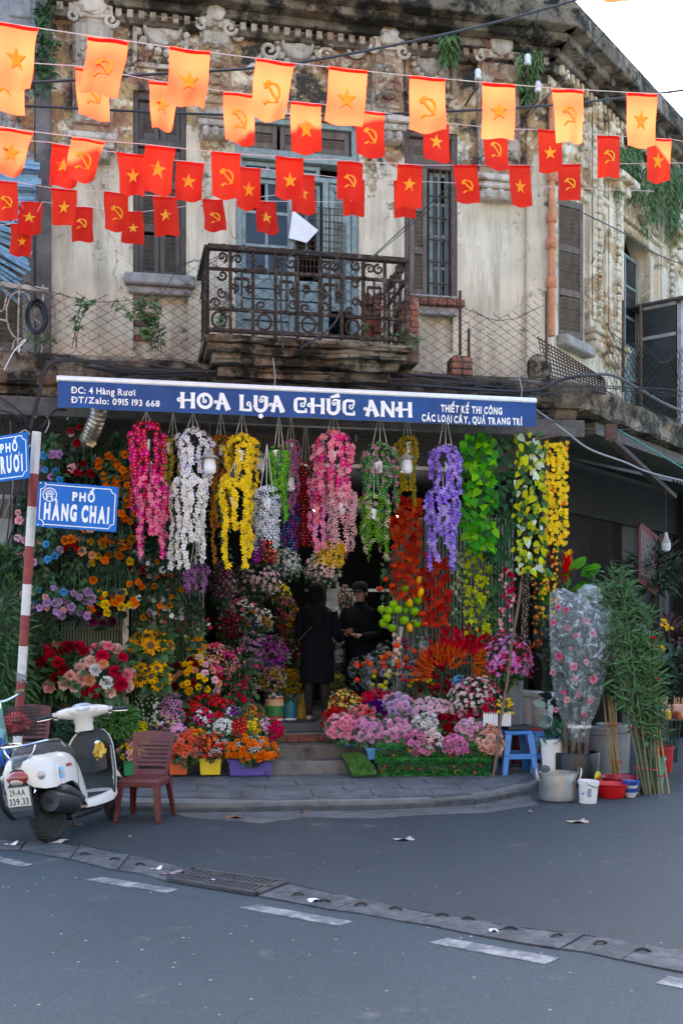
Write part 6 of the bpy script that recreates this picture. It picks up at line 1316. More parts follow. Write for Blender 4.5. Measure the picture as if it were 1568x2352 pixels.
# background masses inside the shop
IN = 'bunches of artificial flowers inside the shop'
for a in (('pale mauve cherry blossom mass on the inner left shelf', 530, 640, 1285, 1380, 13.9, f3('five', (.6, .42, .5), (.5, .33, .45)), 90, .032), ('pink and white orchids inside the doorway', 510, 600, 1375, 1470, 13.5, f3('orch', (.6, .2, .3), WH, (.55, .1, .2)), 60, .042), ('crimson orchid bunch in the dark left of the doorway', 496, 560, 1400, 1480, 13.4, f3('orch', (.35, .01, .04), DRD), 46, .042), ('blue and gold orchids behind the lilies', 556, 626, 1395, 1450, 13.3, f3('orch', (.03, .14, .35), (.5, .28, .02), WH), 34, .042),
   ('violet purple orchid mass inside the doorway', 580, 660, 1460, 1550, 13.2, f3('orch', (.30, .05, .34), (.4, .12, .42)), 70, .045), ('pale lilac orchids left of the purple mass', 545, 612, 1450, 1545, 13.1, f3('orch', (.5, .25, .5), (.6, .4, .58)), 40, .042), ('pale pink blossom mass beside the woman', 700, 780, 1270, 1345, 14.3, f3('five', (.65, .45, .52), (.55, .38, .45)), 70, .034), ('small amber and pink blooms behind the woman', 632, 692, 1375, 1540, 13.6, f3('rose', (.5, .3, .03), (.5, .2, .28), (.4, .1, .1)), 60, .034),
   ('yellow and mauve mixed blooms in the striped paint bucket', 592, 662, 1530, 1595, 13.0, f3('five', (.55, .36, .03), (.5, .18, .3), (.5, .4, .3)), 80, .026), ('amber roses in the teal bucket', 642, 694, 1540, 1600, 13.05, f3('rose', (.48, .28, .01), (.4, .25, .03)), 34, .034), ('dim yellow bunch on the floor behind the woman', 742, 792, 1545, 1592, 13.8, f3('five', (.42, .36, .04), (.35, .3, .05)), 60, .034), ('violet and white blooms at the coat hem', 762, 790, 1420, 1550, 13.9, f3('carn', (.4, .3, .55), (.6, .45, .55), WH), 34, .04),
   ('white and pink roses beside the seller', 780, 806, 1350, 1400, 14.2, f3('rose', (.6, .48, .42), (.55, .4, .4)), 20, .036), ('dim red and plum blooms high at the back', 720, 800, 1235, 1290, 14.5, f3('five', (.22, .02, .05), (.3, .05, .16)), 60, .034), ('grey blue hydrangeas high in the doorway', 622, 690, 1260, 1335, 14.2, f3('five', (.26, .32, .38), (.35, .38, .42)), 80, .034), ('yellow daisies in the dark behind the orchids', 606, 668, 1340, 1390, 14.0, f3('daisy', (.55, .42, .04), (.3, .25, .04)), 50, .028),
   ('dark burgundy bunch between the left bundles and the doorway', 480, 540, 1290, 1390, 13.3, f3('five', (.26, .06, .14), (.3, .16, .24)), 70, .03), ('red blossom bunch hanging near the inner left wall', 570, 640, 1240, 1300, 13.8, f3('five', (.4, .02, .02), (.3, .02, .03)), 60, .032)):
 a = a[:6] + ([(k_, tuple(x * .5 for x in c_)) for k_, c_ in a[6]],) + a[7:]; bouquet(*a, g=IN, leaf=1.2, lm=LEAFD)  # blossom colours halved to imitate the shade indoors
# right: carpet of bunches on a stepped stand
bouquet('candy pink hydrangea bunch in the blue planter by the steps', 752, 816, 1640, 1700, 11.95, f3('carn', (.85, .22, .34), (.85, .3, .42)) + f3('five', (.85, .3, .4)), 48, .036, lambda t: planter(t, 770, 830, 1680, 1715, 12.0, BPL, .2), g=BR)
bouquet('mauve chrysanthemum bunch in front of the right stand', 806, 880, 1646, 1710, 11.95, f3('mum', (.72, .25, .50), (.75, .35, .58)), 40, .040, lambda t: planter(t, 838, 925, 1718, 1745, 11.8, BPL, .2), g=BR)
bouquet('dusty pink dahlia bunch right of the mauve ones', 868, 945, 1650, 1708, 11.98, f3('mum', (.70, .22, .42), (.78, .4, .55)), 40, .040, g=BR)
bouquet('magenta pink rose bunch at the front of the right stand', 925, 1000, 1680, 1742, 11.9, f3('rose', (.68, .12, .34), (.72, .2, .4), (.6, .1, .3)), 42, .034, g=BR)
bouquet('deep pink rose bunch at the right front above the hedge mats', 1010, 1075, 1690, 1736, 11.85, f3('rose', (.66, .10, .34), (.7, .16, .4)), 38, .032, g=BR)
bouquet('cream and peach roses between the two deep pink bunches', 972, 1016, 1678, 1730, 11.85, f3('rose', (.88, .74, .64), (.85, .6, .5), WH), 22, .036, g=BR)
bouquet('lilac rose bunch with large open blooms', 868, 952, 1598, 1650, 12.4, f3('peony', (.62, .42, .70), (.66, .5, .74)) + f3('rose', (.8, .35, .5)), 32, .048, g=BR)
bouquet('pale pink rose bunch at the back of the stand', 942, 1040, 1606, 1660, 12.35, f3('rose', (.84, .55, .66), (.84, .62, .68), (.8, .5, .62)), 54, .040, g=BR)
bouquet('white dahlia bunch in the centre of the stand', 950, 1010, 1645, 1692, 12.1, f3('carn', WH, WH, (.85, .8, .7)) + f3('mum', WH), 26, .042, g=BR)
bouquet('dark red rose bunch right of the white dahlias', 1000, 1046, 1640, 1698, 12.08, f3('rose', DRD, (.26, .006, .02), (.3, .01, .03)), 32, .034, g=BR)
bouquet('soft pink and lilac rose bunch at the right end', 1040, 1112, 1655, 1718, 12.0, f3('rose', (.8, .4, .5), (.82, .56, .68), (.7, .3, .42)), 44, .038, g=BR)
bouquet('dusty rose bunch behind the soft pink one', 1046, 1110, 1622, 1672, 12.3, f3('rose', (.58, .2, .3), (.62, .26, .36), (.5, .05, .1)), 40, .036, g=BR)
bouquet('peach orange rose bunch low beside the bamboo cane', 1100, 1150, 1672, 1740, 11.85, f3('rose', (.86, .4, .24), (.86, .52, .38)), 18, .046, g=BR)
bouquet('red rose bunch at the left back of the stand', 830, 906, 1586, 1626, 12.55, f3('rose', CR, (.55, .02, .08)), 34, .038, g=BR)
bouquet('coral red bunch in front of the violet one', 808, 866, 1624, 1660, 12.25, f3('rose', (.66, .04, .06), (.72, .1, .14)), 26, .036, g=BR)
bouquet('deep violet statice bunch between coral and lilac', 838, 892, 1612, 1648, 12.35, f3('carn', DPU, (.10, .02, .2)), 34, .030, g=BR)
bouquet('yellow and maroon little daisies by the steps', 752, 832, 1584, 1640, 12.5, f3('daisy', YE, (.28, .02, .015), (.26, .015, .02), YE), 80, .022, g=BR)
bouquet('red rose bunch hanging over the step edge', 740, 800, 1628, 1680, 12.25, f3('rose', RD, (.5, .01, .02)), 28, .036, g=BR)
bouquet('magenta blooms beside the white dahlias', 1040, 1090, 1600, 1640, 12.5, f3('carn', (.6, .1, .3), MAU), 20, .034, g=BR)
# upper right arrangements
def greyvase(u, v0, v1, w_, Y, c=(.17, .18, .20), nm='vase', tp=.9): return lambda t: bucket(t, u, v0, v1, w_, Y, M(c, .45, var=.1), tp, nm)
bouquet('pink orchid and crimson spray in the tall grey vase', 1112, 1218, 1455, 1565, 12.35, f3('five', (.78, .25, .62), (.8, .35, .68), (.55, .01, .08)), 110, .030, greyvase(1180, 1545, 1672, 52, 12.35, (.13, .14, .15), 'vase', .92), g='arrangements on the right', base=1.0)
bouquet('orange and scarlet leaves with yellow buds above the vase', 1085, 1140, 1490, 1570, 12.4, f3('star', (.7, .18, .01), (.6, .1, .01)), 60, .04, g='arrangements on the right', leaf=.3)
bouquet('white and dusty pink blossom branches drooping over the stand', 1030, 1150, 1550, 1640, 12.3, f3('five', (.66, .52, .52), (.7, .62, .6), (.5, .1, .14)), 130, .024, greyvase(1060, 1590, 1660, 40, 12.6), g='arrangements on the right', leaf=.3)
bouquet('little blue hydrangeas among the white branches', 1038, 1070, 1552, 1580, 12.28, f3('five', (.12, .28, .6), (.2, .4, .66)), 20, .022, g='arrangements on the right', leaf=.3)
bouquet('red and plum berries behind the cellophane bunches', 960, 1034, 1530, 1600, 12.6, f3('carn', (.5, .015, .03), DRD), 40, .028, greyvase(974, 1580, 1650, 44, 12.7, (.2, .18, .17)), g='arrangements on the right')
def feather(label, cx, cv, r_u, Y, cols, n, a0=0, a1=180, size=.2):
 c = P(cx, cv, Y); th = thing('feather_bouquet', label, 'bouquet', c, group='arrangements on the right'); k = K(Y)
 for i in range(n):
  a = rad(R.uniform(a0, a1)); f = R.uniform(.3, 1); p = c + V((math.cos(a) * r_u * k * f, -.06 + R.uniform(-.06, .06), math.sin(a) * r_u * k * f)); d = V((math.cos(a) + R.uniform(-.3, .3), R.uniform(-.5, .1), math.sin(a) + R.uniform(-.2, .3))).normalized(); n_ = V((R.uniform(-.6, .6), -1, .3)); y_ = n_.cross(d).normalized()
  inst('feather_leaf', LF['feather'], th, TRS(p, Matrix((d, y_, d.cross(y_))).transposed().to_quaternion(), (size * .55, size * .8, size)), R.choice(cols))
 q = MB(); q.tube([c, c + V((0, .05, -.3))], [.03, .02], 8); obj('stem', q, LEAFD, th)
feather('crimson red feathery leaf bouquet fanning up behind the white branches', 1062, 1532, 86, 12.5, [(.42, .006, .018), (.5, .012, .03), (.30, .004, .012)], 300)
feather('burnt orange feathery leaf bouquet left of the crimson one', 1014, 1545, 62, 12.42, [(.50, .09, .012), (.42, .05, .01)], 170, 20, 200, .16)
# cellophane wrapped fruit bunches
def cello_mat(name, a, tint=(1, 1, 1)):
 m, nt, bs = _nodes(name); bs.inputs['Base Color'].default_value = (*tint, 1); bs.inputs['Roughness'].default_value = .08; bs.inputs['Specular IOR Level'].default_value = 1.0
 tr = nt.nodes.new('ShaderNodeBsdfTransparent'); ms = nt.nodes.new('ShaderNodeMixShader')
 f = _ramp(nt, _noise(nt, 11, 5, .6, _pos(nt), 1.2), .5, .68, (a, a, a), (a + (.4 if a > .05 else .16),) * 3)  # noise streaks of denser, whiter film imitate highlights
 nt.links.new(f, ms.inputs[0]); nt.links.new(tr.outputs[0], ms.inputs[1]); nt.links.new(bs.outputs[0], ms.inputs[2]); nt.links.new(ms.outputs[0], nt.nodes['Material Output'].inputs[0])
 _bump(nt, bs, _noise(nt, 22, 4, .6, _pos(nt), 1.0), 1.0, .02); return m
CEL = cello_mat('cellophane', .0, (.85, .9, .95))
def crumple(q, c, rx, ry, rz, n=20, m=14, amp=.14, open_top=False):
 ph = [R.uniform(0, 6) for _ in range(6)]
 def S(a, b):
  t, e = a * 6.283, (b if not open_top else b * .86) * 3.1416 - 1.5708; d = V((math.cos(e) * math.cos(t), math.cos(e) * math.sin(t), math.sin(e)))
  j = 1 + amp * (math.sin(t * 5 + ph[0] + e * 3) + math.sin(t * 3 - e * 6 + ph[1]) + .7 * noise.noise(d * 3.1 + V((ph[2], 0, 0)))) * .6
  return c + V((d.x * rx, d.y * ry, d.z * rz)) * j
 q.grid(S, n, m)
for lab, u, v, ru, rv, me, cc, n, r in (('cellophane bunch of red apples nearest the seller', 838, 1545, 38, 34, APP, [(.5, .05, .02), (.55, .12, .04)], 7, .034), ('cellophane bunch of little green apples low in the middle', 880, 1560, 44, 32, APP, [(.32, .36, .04), (.4, .4, .06)], 10, .030), ('cellophane bunch of red pomegranates at the gate edge', 892, 1515, 40, 34, APP, [(.5, .06, .03), (.6, .16, .05)], 8, .034), ('upright cellophane sleeve holding two red apples', 940, 1510, 22, 38, APP, [(.55, .10, .05)], 3, .034), ('bunch of dark red cherries in cellophane', 930, 1545, 40, 30, APP, [(.3, .008, .015), (.4, .012, .02)], 14, .028), ('green crab apples on bare twigs at the right', 962, 1562, 42, 22, APP, [(.34, .36, .05), (.4, .38, .04)], 9, .028), ('small cellophane cone leaning on the folded gate', 970, 1480, 16, 30, APP, [(.3, .3, .32)], 2, .02)):
 Y = 12.45; c = P(u, v, Y); th = thing('fruit_bunch', lab, 'fruit bunch', c - V((0, 0, rv * K(Y))), group='cellophane wrapped fruit bunches'); k = K(Y); s = MB(); q = MB()
 for i in range(n): d = rdir(0, .6); p = c + V((d.x * ru * k * .8, d.y * .1, d.z * rv * k * .75)); inst(me.name, me, th, TRS(p, Quaternion((1, 0, 0), R.uniform(-.6, .6)), r), R.choice(cc)); s.tube([p, c + V((0, .05, -rv * k))], .003, 3)
 for i in range(26): d = rdir(.2); add_leaf(q, c + V((d.x * ru * k * .8, d.y * .08, d.z * rv * k * .8)), rdir(.2), .06, .34)
 obj('stems', s, LEAFD, th); obj('leaves', q, LEAFD, th, kind='stuff')
 if 'twigs' not in lab: q = MB(); crumple(q, c, ru * k * 1.1, .14, rv * k * 1.15); obj('cellophane_wrap', q, CEL, th, smooth=True, angle=25)
q = MB(); crumple(q, P(814, 1632, 12.1), .09, .08, .08); obj('cellophane_scrap', q, CEL, smooth=True, label='crumpled clear cellophane scrap lying on the red roses', cat='cellophane')
# stands that carry the bunches, artificial hedge mats and turf roll
def stand(label, u0, u1, steps):
 th = thing('display_stand', label, 'stand', G((u0 + u1) / 2, 1780, .1))
 for Y, v, dpt in steps: a, c = P(u0, v, Y), P(u1, v, Y); q = MB(); q.box(a.x, c.x, Y, Y + dpt, a.z - .02, a.z); q.box(a.x + .03, a.x + .06, Y + .03, Y + .06, .1, a.z - .02); q.box(c.x - .06, c.x - .03, Y + .03, Y + .06, .1, a.z - .02); q.box(a.x + .02, c.x - .02, Y + .08, Y + .10, .1, a.z - .02); obj('shelf', q, WOOD, th)
stand('low dark wooden stepped stand under the right flower carpet', 815, 1125, [(12.0, 1752, .3), (12.3, 1700, .3), (12.6, 1660, .25)])
stand('dark wooden stepped stand under the left bunches', 300, 545, [(12.1, 1715, .22), (12.35, 1660, .2)])
HEDGE = leaf_mat('plastic_hedge', (.025, .16, .025), .45)
def mat_roll(label, u0, u1, v0, v1, Y, n, rough=0.0, dots=True, name='hedge_mat'):
 th = thing(name, label, 'artificial hedge', P((u0 + u1) / 2, v1, Y), group='rolled artificial hedge mats'); a, c = P(u0, v1, Y), P(u1, v0, Y); q = MB(); hh = (c.z - a.z) / 2
 q.tube([(a.x, Y + hh, a.z + hh), ((a.x + c.x) / 2, Y + hh - .03, a.z + hh), (c.x, Y + hh, a.z + hh)], hh * .9, 10); obj('backing', q, LEAFD, th); q = MB()
 for i in range(n):
  an = R.uniform(1.2, 5.0); x = R.uniform(a.x, c.x); d = V((R.uniform(-.3, .3), math.cos(an), math.sin(an))); p = V((x, Y + hh - .02, a.z + hh)) + V((0, math.cos(an), math.sin(an))) * hh * R.uniform(.88, 1.05); add_leaf(q, p, d + V((0, 0, R.uniform(-.5, .8))), .026, .45)
 obj('leaves', q, HEDGE, th, kind='stuff')
 if dots:
  for i in range(14): x = R.uniform(a.x, c.x); inst('flower_bud', FL['five'], th, TRS((x, Y - .02 - R.uniform(0, .01), a.z + hh * R.uniform(.6, 1.6)), face((0, -1, .3)), .016), R.choice((CR, ORA, HPK)))
mat_roll('rolled green hedge mat with tiny flowers lying lowest on the pavement', 868, 1126, 1744, 1786, 11.72, 3600)
mat_roll('upper rolled green hedge mat stacked on the lowest one', 862, 1128, 1712, 1750, 11.78, 3000)
th = thing('turf_mat', 'folded piece of bright artificial turf lying by the right end of the steps', 'artificial turf', P(822, 1786, 11.6))
TURF = leaf_mat('turf_blades', (.075, .20, .03), .6); a0, a1, a2, a3 = [V(p) for p in (P(780, 1735, 12.0), P(828, 1732, 12.0), P(866, 1780, 11.62), P(812, 1786, 11.58))]
q = MB(); q.sheet(lambda a, b: a0.lerp(a1, a).lerp(a3.lerp(a2, a), b) + V((0, 0, .03 * math.sin(b * 3.14))), 6, 6, .025); obj('backing', q, M((.02, .03, .02), .9), th); q = MB()
for i in range(3200):
 a, b = R.random(), R.random(); p = a0.lerp(a1, a).lerp(a3.lerp(a2, a), b) + V((0, -.01, .03 * math.sin(b * 3.14) + .01)); d = rdir(1.2, .5); s_ = V((.004, 0, 0)); q.add([p - s_, p + s_, p + d * R.uniform(.015, .03)], [(0, 1, 2)])
obj('turf_blades', q, TURF, th, kind='stuff')
# ferns, hedges and bamboo
def shrub(label, u0, u1, v0, v1, Y, n, L_, wd, mat, name='plant', cat='plant', trunk=True, up_=.2, g=None):
 c = P((u0 + u1) / 2, (v0 + v1) / 2, Y); a, b = (u1 - u0) / 2 * K(Y), (v1 - v0) / 2 * K(Y); zb = max(0, c.z - b); th = thing(name, label, cat, (c.x, Y, zb), group=g); q = MB(); s = MB()
 for i in range(n):
  d = rdir(); f = R.random() ** .4; p = c + V((d.x * a, d.y * min(a, .35), d.z * b)) * f; add_leaf(q, p, V((d.x, d.y - .3, d.z * .6 + up_)) + rdir() * .6, L_ * R.uniform(.6, 1.2), wd)
 for i in range(7): s.tube(catmull([V((c.x + R.uniform(-.05, .05), Y, 0 if u0 > 1400 else zb)), c + V((R.uniform(-a, a) * .4, 0, -b * .2)), c + V((R.uniform(-a, a) * .8, 0, b * R.uniform(.2, .8)))], 4), .007, 4)
 obj('stem', s, LEAFD, th); obj('leaves', q, mat, th, kind='stuff'); return th
shrub('bright green feathery fern behind the scooter', 222, 316, 1618, 1690, 11.6, 900, .10, .12, leaf_mat('fern_leaf', (.06, .16, .03)), 'fern')
shrub('dark green small leaved shrub behind the scooter handlebar', 130, 232, 1640, 1740, 11.5, 1000, .05, .4, leaf_mat('box_leaf', (.02, .07, .035)), 'shrub')
shrub('dark green leaves under the yellow ranunculus', 240, 300, 1700, 1775, 11.75, 260, .09, .35, LEAFD, 'shrub')
shrub('tall bamboo leaf screen at the far left of the shop', -60, 70, 1330, 1760, 11.4, 1700, .17, .09, BAMB, 'bamboo', up_=-.3)
shrub('dark bamboo foliage between the pole and the slatted gate', 60, 150, 1400, 1700, 11.7, 900, .16, .09, leaf_mat('bamboo_dark', (.025, .06, .02)), 'bamboo', up_=-.3)
shrub('pale leaved bush high at far left behind the signs', -40, 60, 1250, 1345, 11.5, 350, .1, .3, LEAF, 'shrub')
def bundle(label, base, top, spread, n, Y, cane, vl):
 b0 = G(*base) if base[1] > 1700 else P(*base, Y); th = thing('bamboo_bundle', label, 'bamboo', b0, group='bundles of cut bamboo at the right'); cn = MB(); lv = MB(); tp = P(*top, Y)
 for i in range(n):
  a = b0 + V((R.uniform(-.06, .06), R.uniform(-.05, .05), 0)); e = tp + V((R.uniform(-1, 1) * spread, R.uniform(-.12, .12), R.uniform(-.2, .12))); pts = catmull([a, a.lerp(e, .5) + V((R.uniform(-.03, .03), -.03, 0)), e], 8); c1 = MB(); c1.tube(pts, [.012 - .007 * j / len(pts) for j in range(len(pts))], 6)
  for j in range(2, len(pts), 3): c1.tube([pts[j] - V((0, 0, .006)), pts[j] + V((0, 0, .006))], .0135, 6)
  obj('cane', c1, cane, th, smooth=True)
  for p in pts:
   f = (p.z - b0.z) / (tp.z - b0.z)
   if f > vl:
    for _ in range(int(4 + 5.5 * f)): add_leaf(lv, p + V((R.uniform(-.05, .05), R.uniform(-.06, .05), R.uniform(-.03, .03))), V((R.uniform(-1, 1), R.uniform(-1, .3), R.uniform(-.3, 1.2))), R.uniform(.08, .22), .08)
 obj('leaves', lv, BAMB, th, kind='stuff')
 for f in (.12, .3): c = b0.lerp(tp, f); q = MB(); q.tube([c + V((.07 * math.cos(t), .06 * math.sin(t), 0)) for t in [6.283 * i / 12 for i in range(12)]], .006, 5, True); obj('tie', q, M((.45, .03, .02), .6), th)
GOLDCANE = M((.28, .17, .035), .5, var=.35, scale=14, dirt=.6, dirtc=(.10, .13, .03)); GREENCANE = M((.09, .085, .03), .5, var=.4, scale=14)
bundle('leaning bundle of yellow canes left of the green bamboo', (1418, 1805), (1384, 1352), .14, 9, 12.2, GOLDCANE, .42)
bundle('thick bundle of dark bamboo in the middle', (1478, 1826), (1410, 1338), .17, 10, 11.9, GREENCANE, .3)
bundle('rightmost bundle of bamboo beside the green bin', (1500, 1824), (1455, 1375), .15, 9, 11.8, GREENCANE, .25)
bundle('golden canes leaning across the green bin', (1522, 1822), (1478, 1500), .08, 4, 11.7, GOLDCANE, .4)
# bushy right background plants
shrub('dark dracaena foliage in the shade of the food stall', 1490, 1580, 1420, 1600, 14.3, 400, .24, .1, leaf_mat('dracaena', (.05, .018, .02)), 'shrub')
shrub('dark leafy plant in the stall shade behind the bamboo', 1400, 1480, 1400, 1640, 13.6, 420, .16, .2, LEAFD, 'shrub')
shrub('shadowed broad leaved plant at the stall entrance beside the red panel', 1500, 1600, 1500, 1640, 13.9, 320, .18, .3, LEAFD, 'shrub')
shrub('dark palm fronds in front of the stall wall', 1440, 1570, 1270, 1360, 14.5, 300, .28, .08, LEAFD, 'palm')
for i, (u, v, cc, r, lab) in enumerate(((1496, 1472, CR, .06, 'large red peony standing among the bamboo'), (1501, 1562, CR, .05, 'lower red peony near the white plastic tie'), (1472, 1590, RD, .035, 'small red bloom beside the bamboo canes'))):
 p = P(u, v, 12.0); th = thing('single_bloom', lab, 'flower', p, group='red blooms among the bamboo'); inst('peony', FL['peony'], th, TRS(p, face((.3, -.9, .4)), r), cc); q = MB(); q.tube(catmull([p + V((0, .02, -.03)), p + V((.02, .06, -.3)), p + V((-.03, .1, -.8))], 5), .006, 5); obj('stem', q, LEAF, th); q = MB()
 for k in range(10): add_leaf(q, p + V((R.uniform(-.08, .08), .04, -R.uniform(.06, .5))), rdir(-.1, .4), .09, .35)
 obj('leaves', q, LEAF, th, kind='stuff')
for u, v, w_ in ((1522, 1430, 'uppermost left'), (1535, 1442, 'uppermost right'), (1516, 1490, 'third from the top'), (1500, 1610, 'lowest'), (1512, 1525, 'second from the bottom')):
 p = P(u, v, 13.4); th = thing('yellow_orchid', 'yellow orchid bloom, %s in the dark of the food stall' % w_, 'flower', p, group='yellow orchid blooms in the stall'); inst('orchid_blossom', FL['orch'], th, TRS(p, face((.1, -1, .3)), .06), (.7, .42, .01)); q = MB(); q.tube([p, p + V((.02, .05, -.4))], .005, 4); obj('stem', q, LEAFD, th)
# potted plants right of the stools
def potplant(label, u0, u1, v0, v1, Y, shapes, cols, n, size, pot=None, up_=.4):
 c = P((u0 + u1) / 2, (v0 + v1) / 2, Y); th = thing('potted_plant', label, 'potted plant', P((u0 + u1) / 2, v1, Y)); s = MB(); k = K(Y); bt = P((u0 + u1) / 2, v1, Y)
 for i in range(n):
  p = P(R.uniform(u0, u1), R.uniform(v0, v1), Y + R.uniform(-.12, .12)); d = V((p.x - c.x, R.uniform(-.4, .1), R.uniform(-.3, .6) * .3)).normalized() + V((0, -.2, up_ * R.uniform(-1, 1))); d.normalize(); n_ = V((R.uniform(-.5, .5), -1, .6)); y_ = n_.cross(d).normalized(); inst('leaf', LF[R.choice(shapes)], th, TRS(p, Matrix((d, y_, d.cross(y_))).transposed().to_quaternion(), size * R.uniform(.7, 1.2)), R.choice(cols))
  if i % 3 == 0: s.tube([p, bt.lerp(p, .4) + V((0, .03, 0)), bt], .005, 4)
 obj('stem', s, LEAFD, th)
 if pot: pot(th)
 return th
def ribbed(u, v0, v1, w_, Y):
 def f(t):
  a = P(u, v1, Y); h = P(u, v0, Y).z - a.z; r = w_ / 2 * K(Y); q = MB(); n = 64; vs = []; rows = [(0, .78), (h * .96, 1.0), (h, 1.03)]
  rings = [[(a.x + r * s * (1 + (.035 if j % 2 else -.02)) * math.cos(6.283 * j / n), Y + r + r * s * (1 + (.035 if j % 2 else -.02)) * math.sin(6.283 * j / n), a.z + z) for j in range(n)] for z, s in rows]; q.loft(rings); obj('pot', q, POTW, t)
 return f
potplant('dark zebra leaved plant in the white ribbed pot', 1243, 1305, 1620, 1710, 11.9, ['heart', 'oval'], [(.02, .06, .04), (.05, .14, .09), (.2, .28, .22)], 26, .15, ribbed(1272, 1700, 1778, 52, 11.75))
potplant('tall dark rubber plant behind the wrapped rose bush', 1232, 1275, 1400, 1620, 12.6, ['oval', 'heart'], [(.02, .04, .035), (.04, .07, .06), (.16, .2, .19)], 40, .16)
potplant('broad leaved green dumb cane behind the wrapped bush top', 1248, 1350, 1290, 1380, 12.4, ['oval'], [(.04, .17, .02), (.06, .24, .03), (.10, .28, .04)], 26, .24)
br = thing('bromeliad', 'spiky scarlet bromeliad flower above the dumb cane leaves', 'flower', P(1302, 1350, 12.1))
for i in range(46):
 f = i / 46; z = P(0, 1342 - 62 * f, 12.1).z; a = i * 2.4; d = V((math.cos(a) * (1 - .6 * f), math.sin(a) * (1 - .6 * f), .5 + f)).normalized(); y_ = V((0, 0, 1)).cross(d).normalized(); inst('bract', LF['long'], br, TRS(P(1296 + 8 * f, 0, 12.1) * 1 + V((0, 0, z - P(0, 0, 12.1).z)), Matrix((d, y_, d.cross(y_))).transposed().to_quaternion(), (.13, .22, .13)), (.62, .012, .02) if i < 40 else (.8, .5, .05))
q = MB(); q.tube([P(1300, 1400, 12.1), P(1302, 1290, 12.1)], .012, 6); obj('stem', q, LEAF, br)
# ================================================================ SHOP FRONT FITTINGS
GATEM = M((.13, .15, .10), .55, .1, var=.3, scale=12, dirt=.62, dirtc=(.07, .06, .04))
def slat_gate(label, u0, u1, v0, v1, t, n, zig=0.0):
 a = FAC.sz(u0, v1, t); c = FAC.sz(u1, v0, t); th = thing('folding_gate', label, 'gate', FAC.hit((u0 + u1) / 2, v1, t)); me = None
 for i in range(n):
  x = a[0] + (c[0] - a[0]) * (i + .5) / n; wd = (c[0] - a[0]) / n * .62; q = FW(); q.box(x - wd / 2, x + wd / 2, -t - .012 - (zig if i % 2 else 0), -t + .012 - (zig if i % 2 else 0), a[1], c[1], .004); obj('slat', q, GATEM, th)
 for f in (.08, .42, .76): z = a[1] + (c[1] - a[1]) * f; q = FW(); q.box(a[0], c[0], -t + .014, -t + .03, z, z + .03); obj('cross_bar', q, GATEM, th)
 q = FW(); q.box(a[0], c[0], -t + .06, -t + .07, a[1], c[1]); obj('backing_sheet', q, M((.03, .035, .028), .8), th)
slat_gate('green slatted folding gate behind the peonies at left', 140, 288, 1180, 1640, -.05, 22)
slat_gate('green folded gate standing at the right of the doorway', 908, 985, 1190, 1660, .02, 11, .03)
slat_gate('dark slatted gate behind the ivy and feather bouquets', 988, 1180, 1190, 1660, -.2, 24)
slat_gate('dark slatted gate behind the tulips', 300, 470, 1180, 1640, -.5, 22)
q = FW(); a = FAC.sz(282, 1640, .08); c = FAC.sz(296, 1395, .08); q.box(a[0], c[0], -.1, -.04, a[1], c[1], .006); obj('door_post', q, M((.62, .56, .48), .6, var=.25, scale=8, dirt=.62, dirtc=(.3, .2, .12)), label='narrow white painted door post between the peonies and the sunflowers', cat='post')
q = MB(); q.bar(P(921, 1440, 12.6), P(903, 1530, 12.5), .05, .02, (0, 1, 0)); obj('gate_bar', q, ALU, label='leaning bright metal gate edge under the hanging fruit', cat='metal bar')
DUCT = M((.42, .36, .30), .35, .8, var=.3, scale=10)
th = thing('flexible_duct', 'ribbed metal air duct bending down under the awning at left', 'duct', P(215, 960, 11.3)); pts = catmull([P(228, 905, 11.25), P(226, 950, 11.3), P(214, 985, 11.4), P(200, 1012, 11.6), P(180, 1024, 11.9)], 9); q = MB(); q.tube(pts, [.085 + (.009 if i % 2 else 0) for i in range(len(pts))], 12); obj('duct_skin', q, DUCT, th, smooth=True, angle=20)
# lamps
ENAM = M((.30, .27, .22), .6, var=.3, dirt=.6)
for u, v, t, lab in ((482, 1048, 1.35, 'white glass lamp with a tin hat beside the white flower baskets'), (933, 1050, 1.1, 'white glass lamp with a tin hat right of the fern basket'), (664, 1090, .9, 'white glass lamp half hidden behind the green creeper basket'), (596, 1046, .8, 'small white hanging pot lamp behind the yellow basket')):
 p = FAC.hit(u, v, t); th = thing('hanging_lamp', lab, 'lamp', p, group='white glass lamps under the awning'); T = Matrix.Translation(p) @ Matrix.Rotation(R.uniform(-.08, .08), 4, 'Y')
 q = MB(); q.lathe([(.02, .05), (.03, .03), (.10, -.02), (.103, -.026), (.04, -.01)], 18, T); obj('tin_hat', q, ENAM, th, smooth=True)
 q = MB(); q.lathe([(.045, -.02), (.058, -.04), (.062, -.09), (.066, -.095), (.064, -.16), (.045, -.185), (0, -.19)], 18, T); obj('glass_shade', q, M((.74, .72, .70), .25, var=.05), th, smooth=True)
 q = MB(); q.tube([p + V((0, 0, .05)), V((p.x, p.y, zR + .02))], .004, 4); obj('cord', q, CABLE, th)
BULB = M((1, .95, .85), .4, emit=14)
for u, v, Y, lab in ((720, 1172, 13.4, 'glowing white bulb seen through the pink trails'), (913, 1183, 13.8, 'small glowing bulb deep in the shop right of the fern')):
 p = P(u, v, Y); th = thing('light_bulb', lab, 'light bulb', p); q = MB(); q.blob(p, .022, 10, 7); obj('bulb', q, BULB, th, smooth=True); q = MB(); q.tube([p, V((p.x, p.y, 3.75))], .004, 4); obj('cord', q, CABLE, th)
 l = bpy.data.lights.new('bulb_light', 'POINT'); l.energy = 4; l.shadow_soft_size = .04; l.color = (1, .95, .88); o = bpy.data.objects.new('bulb_light', l); col.objects.link(o); o.location = p + V((0, -.06, -.02))
